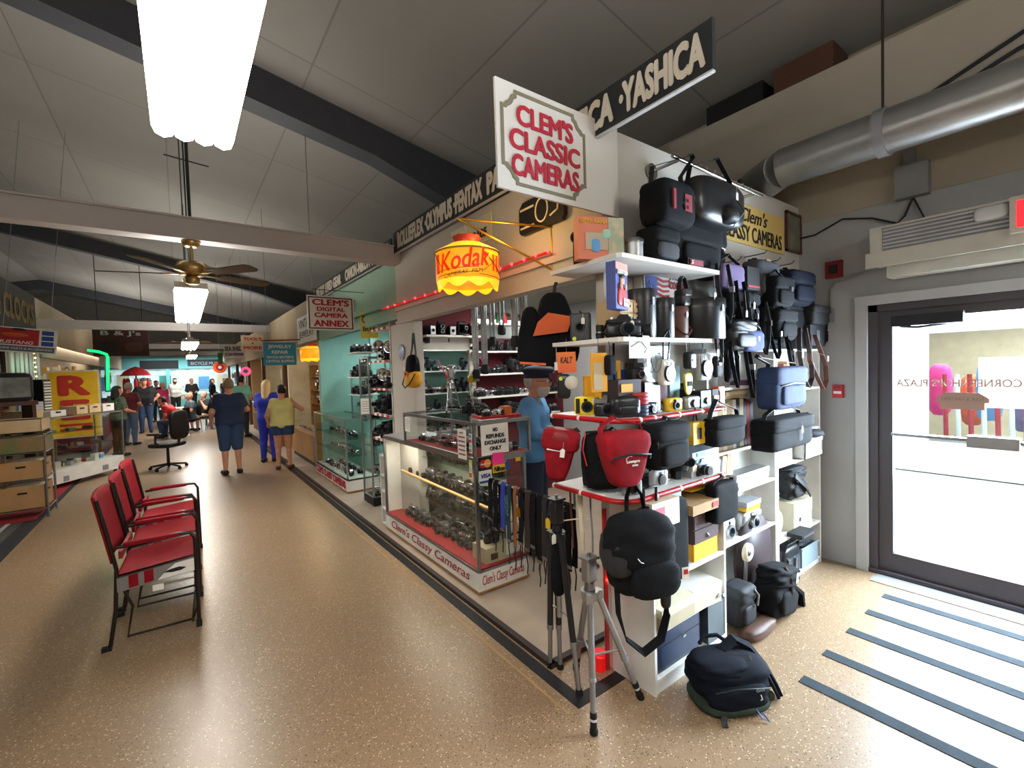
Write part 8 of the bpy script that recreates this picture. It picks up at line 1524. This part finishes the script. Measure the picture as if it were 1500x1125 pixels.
for k, y in enumerate((15.2, 17.5, 20.0, 23.0, 26.5)):
    nm = ['nearest', 'second', 'third', 'fourth', 'farthest'][k]
    t = thing('stall_table', nm+' stall table along the left wall', 'table', (-2.25, y, 0)); MB().bb(-.5, .45, 0, 1.7, .72, .76, ['wood', 'grey', 'darkwood'][k % 3]).bb(-.45, .4, .1, 1.6, .05, .72, ['maroon_cloth', 'charcoal', 'brown'][k % 3]).build('table_body', t)
    for q in range(9):
        c = random.choice(['red', 'orange', 'white', 'blue', 'cream', 'brown', 'green', 'yellow', 'pink', 'gold', 'charcoal']); w = random.uniform(.1, .25); hh = random.uniform(.12, .45)
        o = carton('coloured box of goods on the %s left hand stall table' % nm, w, w, hh, c, name='goods_box', lid='charcoal' if q % 3 == 0 else None, group='goods on the %s left stall' % nm); o.location = (-2.1+random.uniform(-.2, .15), y+.12+q*.17, .76)
    for q in range(6):
        c = random.choice(['charcoal', 'brown', 'cream', 'blue', 'green', 'darkred', 'beige']); hh = random.uniform(.3, .6)
        o = carton('framed or boxed piece hung on the %s left stall wall' % nm, .06, .3, hh, c, name='wall_goods', cat='goods', lid='gold' if q % 2 else None, group='wall goods of the %s left stall' % nm, ); o.location = (-3.05+.45, y+.1+q*.33, 1.5+.1*(q % 3))
t = table('white folding table behind the seated men', (.1, 20.0, 0), 1.4, .7); light('AREA', 'left_far_light', (-2.4, 18, 2.6), 50, (1, .9, .78), .4, 8)
o = carton('small green box raised beside the man in red', .14, .1, .12, 'mint', name='green_box'); o.location = (0.12, 13.6, 0.0); o.location = tuple(OY(247, 583, 17.3)); o.location.z = .745; o.location.x = -.45; o.location.y = 20.0
# ================================================================ MORE GOODS ON THE CORNER DISPLAY
rng = random.Random(3)
def cord_item(label, px, py, yp, ztop, builder, cat='accessory', name='hanging_pouch', rz=0):
    p = OY(px, py, yp); t = thing(name, label, cat, (p.x, yp, p.z), rz); builder(t); MB().tube([(0, 0, .0), (.004, -.003, (ztop-p.z)*.5), (0, 0, ztop-p.z)], .002, 'black', 5).build('hanging_cord', t); return t
E3 = Z2-.02
cord_item('small black lens pouch hanging left of the twin lens camera', 892, 520, 1.52, E3, lambda t: MB().soft((0, 0, -.05), (.06, .05, .10), 'blackfab', 5, n=6).build('pouch', t))
cord_item('black leather case with a snap hanging under the second shelf', 1010, 515, 1.49, E3, lambda t: (MB().soft((0, 0, -.05), (.07, .05, .10), 'blackplastic', 6, n=6).build('case', t), MB().cyl((0, -.026, -.05), (0, -.03, -.05), .008, .008, 'steel', 8).build('snap', t)))
cord_item('grey and black pocket camera hanging at the right end under the second shelf', 1050, 520, 1.48, E3, lambda t: (MB().soft((0, 0, -.07), (.06, .035, .13), 'charcoal', 6, n=6).build('body', t), MB().cyl((0, -.018, -.05), (0, -.024, -.05), .015, .015, 'paper', 10).build('lens', t), tagpart(t, (-.035, -.03, -.01))))
cord_item('dark tangle of cable release cord hanging before the plastic sleeve', 948, 515, 1.50, E3, lambda t: MB().tube([(.03*math.cos(a)+.01*a/6, -.004*a, -.06+.05*math.sin(a)) for a in [k*.5 for k in range(30)]], .002, 'black', 5).build('cord_loops', t))
for k, (x, y, z, lb, mk) in enumerate(((1.99, 1.50, Z3, 'small black compact camera in front of the dark film box', 'c'), (2.10, 1.62, Z3, 'black folding camera at the back middle of the third shelf', 'f'), (2.46, 1.62, Z3, 'dark old camera at the back right of the third shelf', 'b'), (2.55, 1.66, Z3, 'black twin lens camera at the far right back of the third shelf', 't'), (2.32, 1.66, Z3, 'second silver compact behind the front silver camera on the third shelf', 's'))):
    t = {'c': lambda: compact(label=lb, body='blackplastic', w=.11, h=.065), 'f': lambda: folding(label=lb), 'b': lambda: boxcam(label=lb, face='blackplastic'), 't': lambda: tlr(label=lb), 's': lambda: compact(label=lb, body='lightgrey', w=.12, h=.11)}[mk](); t.location = (x, y, z)
for k, (x, z, c, w, h) in enumerate(((2.24, Z3, 'darkred', .07, .14), (2.17, Z3, 'orange', .05, .17), (2.39, Z3, mat('teal_box', '4f9aa0', .5), .05, .15), (2.02, Z3, 'blue', .06, .24), (2.60, Z3, 'cream', .05, .09))):
    t = carton(['dark red', 'orange', 'teal', 'blue', 'cream'][k]+' upright carton standing at the back of the third shelf', w, .04, h, c, panel=(0, .6, .7, .3, 'paper')); t.location = (x, 1.675, z)
for k, (x, z, mk, lb) in enumerate(((2.02, Z4, 'slr', 'black film camera under the bright red bag on the fourth shelf'), (2.62, Z4-.0, 'len', 'short lens standing at the right end of the fourth shelf'), (1.82, Z4, 'fold', 'dark folding camera at the left end of the fourth shelf'))):
    t = {'slr': lambda: slr(label=lb, top='grey'), 'len': lambda: lens_only(label=lb, r=.022, L=.06), 'fold': lambda: folding(label=lb, w=.11, h=.12)}[mk](); t.location = (x, 1.56 if k else 1.6, z) if k != 2 else (1.84, 1.78, z)
    if k == 2: t.rotation_euler = (0, 0, -.8)
# dangling straps and price tags among the hanging bags
for k, (px, py, L, w, lb) in enumerate(((1062, 400, .32, .10, 'left of the lavender pouch'), (1088, 425, .30, .08, 'under the red striped box'), (1102, 440, .34, .07, 'between the grey blue bag and the holster'), (1118, 455, .28, .09, 'under the tan holster'), (1135, 470, .30, .08, 'below the emblem bag'), (1150, 462, .26, .10, 'under the navy backpack'), (1158, 500, .28, .07, 'in front of the wide hard case'), (1075, 500, .34, .06, 'beside the rumpled brown black bag'), (1098, 520, .26, .05, 'by the royal blue pouch'), (1050, 455, .30, .06, 'behind the fat round lens case'))):
    p = OY(px, py, 1.46); t = thing('dangling_strap', 'black strap loop dangling '+lb, 'strap', tuple(p), rng.uniform(-.3, .3)); s_ = rng.uniform(.8, 1.1)
    MB().strap([(-w/2, .02, .06), (-w/2-.01, 0, -L*.3), (-w/3, -.015, -L*.8*s_), (0, -.02, -L*s_), (w/3, -.015, -L*.75), (w/2+.01, 0, -L*.3), (w/2, .02, .06)], .024, .004, [(0, 1, .2)]*7, 'blackfab' if k % 3 else 'charcoal').build('webbing', t)
    MB().box((w/2+.008, -.004, -L*.3), (.012, .03, .035), 'black' if k % 2 else 'steel').build('slider', t)
for k, (px, py, lb) in enumerate(((1048, 432, 'leftmost white price tag on a long string under the top shelf'), (1094, 458, 'white price tag on a long string under the lavender pouch'), (1176, 518, 'white price tag beside the dark brown leather strap'), (1213, 524, 'white price tag at the far right end of the hanging bags'), (1052, 515, 'white price tag at the right end of the second shelf'))):
    p = OY(px, py, 1.43); t = thing('price_tag', lb, 'tag', tuple(p)); MB().cyl((0, 0, .012), (0, .33 if k in (2, 3) else .01, .14), .0012, .0012, 'paper', 4).build('string', t); MB().prism([(-.012, -.028), (.012, -.028), (.012, .006), (.005, .014), (-.005, .014), (-.012, .006)], -.001, .001, 'paper').build('paper_tag', t)
for k, (x0, y0, x1, y1, yp, lb, hk_, d, m_, e_) in enumerate(((1100, 425, 1124, 470, 1.64, 'black bag wedged behind the tan holster', (1110, 415), .12, 'blackfab', 3), (1150, 430, 1184, 478, 1.66, 'dark bag behind the big navy backpack', (1165, 420), .12, 'charcoal', 3.4), (1128, 455, 1158, 500, 1.50, 'black shoulder bag above the shelf gap with a steel ring', (1142, 445), .12, 'blackfab', 3.2), (1086, 455, 1108, 486, 1.62, 'small grey pouch behind the royal blue pouch', (1096, 448), .09, 'greyfab', 3), (1185, 470, 1212, 505, 1.60, 'flat black pouch against the wall end of the bags', (1198, 462), .10, 'blackfab', 4))):
    hbag(x0, y0, x1, y1, yp, lb, hk_, d=d, m=m_, e=e_, wr=.03, name='camera_bag')
# ---- small pieces belong to the part they sit on (thing > part > sub-part)
SUB = {'lettering': ('board', 'card', 'name_board', 'base_panel', 'pane'), 'border': ('board',), 'red_field': ('board',), 'blue_square': ('board',), 'foot': ('leg',), 'blade': ('blade_arm',), 'badge': ('bag_body',), 'zipper': ('pocket', 'bag_body'), 'side_stripe': ('side_panel',), 'side_logo': ('side_panel',), 'fish_mark': ('side_panel',), 'foot_cap': ('front_leg', 'rear_leg'), 'arm_sleeve': ('front_leg',),
       'pull_ring': ('drawer',), 'tape_band': ('edge_rail',), 'edge_strip': ('shelf',), 'hand_slot': ('box_body',), 'printed_line': ('board', 'card'), 'printed_logo': ('card',), 'focus_ring': ('lens_barrel',), 'clasp': ('case_body',), 'rim_line': ('shade',), 'lead_line': ('shade',), 'house_decal': ('pane',), 'push_bar': ('door_leaf',), 'star': ('sheet',), 'stripe': ('sheet',), 'star_field': ('sheet',), 'tail': ('webbing',), 'buckle': ('webbing',), 'latch': ('box_body', 'case_body'), 'printed_panel': ('box_body',)}
def stem_of(o): return o.name.split('.')[0]
def centre(o):
    me = o.data; n = len(me.vertices); co = np.empty(n*3); me.vertices.foreach_get('co', co); c = co.reshape(-1, 3); c = (c.min(0)+c.max(0))/2
    return o.matrix_basis @ Vector(c)
for root in [o for o in bpy.data.objects if o.type == 'EMPTY' and o.parent is None]:
    ch = [c for c in root.children if c.type == 'MESH']
    if not ch: continue
    for c in ch:
        want = SUB.get(stem_of(c))
        if not want: continue
        for w in want:
            cand = [p for p in ch if stem_of(p) == w and p.matrix_basis == Matrix.Identity(4)]
            if cand:
                cc = centre(c); c.parent = min(cand, key=lambda p: (centre(p)-cc).length); break
# ---- remove the source copies of the stock pieces
for o in PROTO:
    for c in list(o.children):
        for g in list(c.children): bpy.data.objects.remove(g)
        bpy.data.objects.remove(c)
    bpy.data.objects.remove(o)
# ---- end
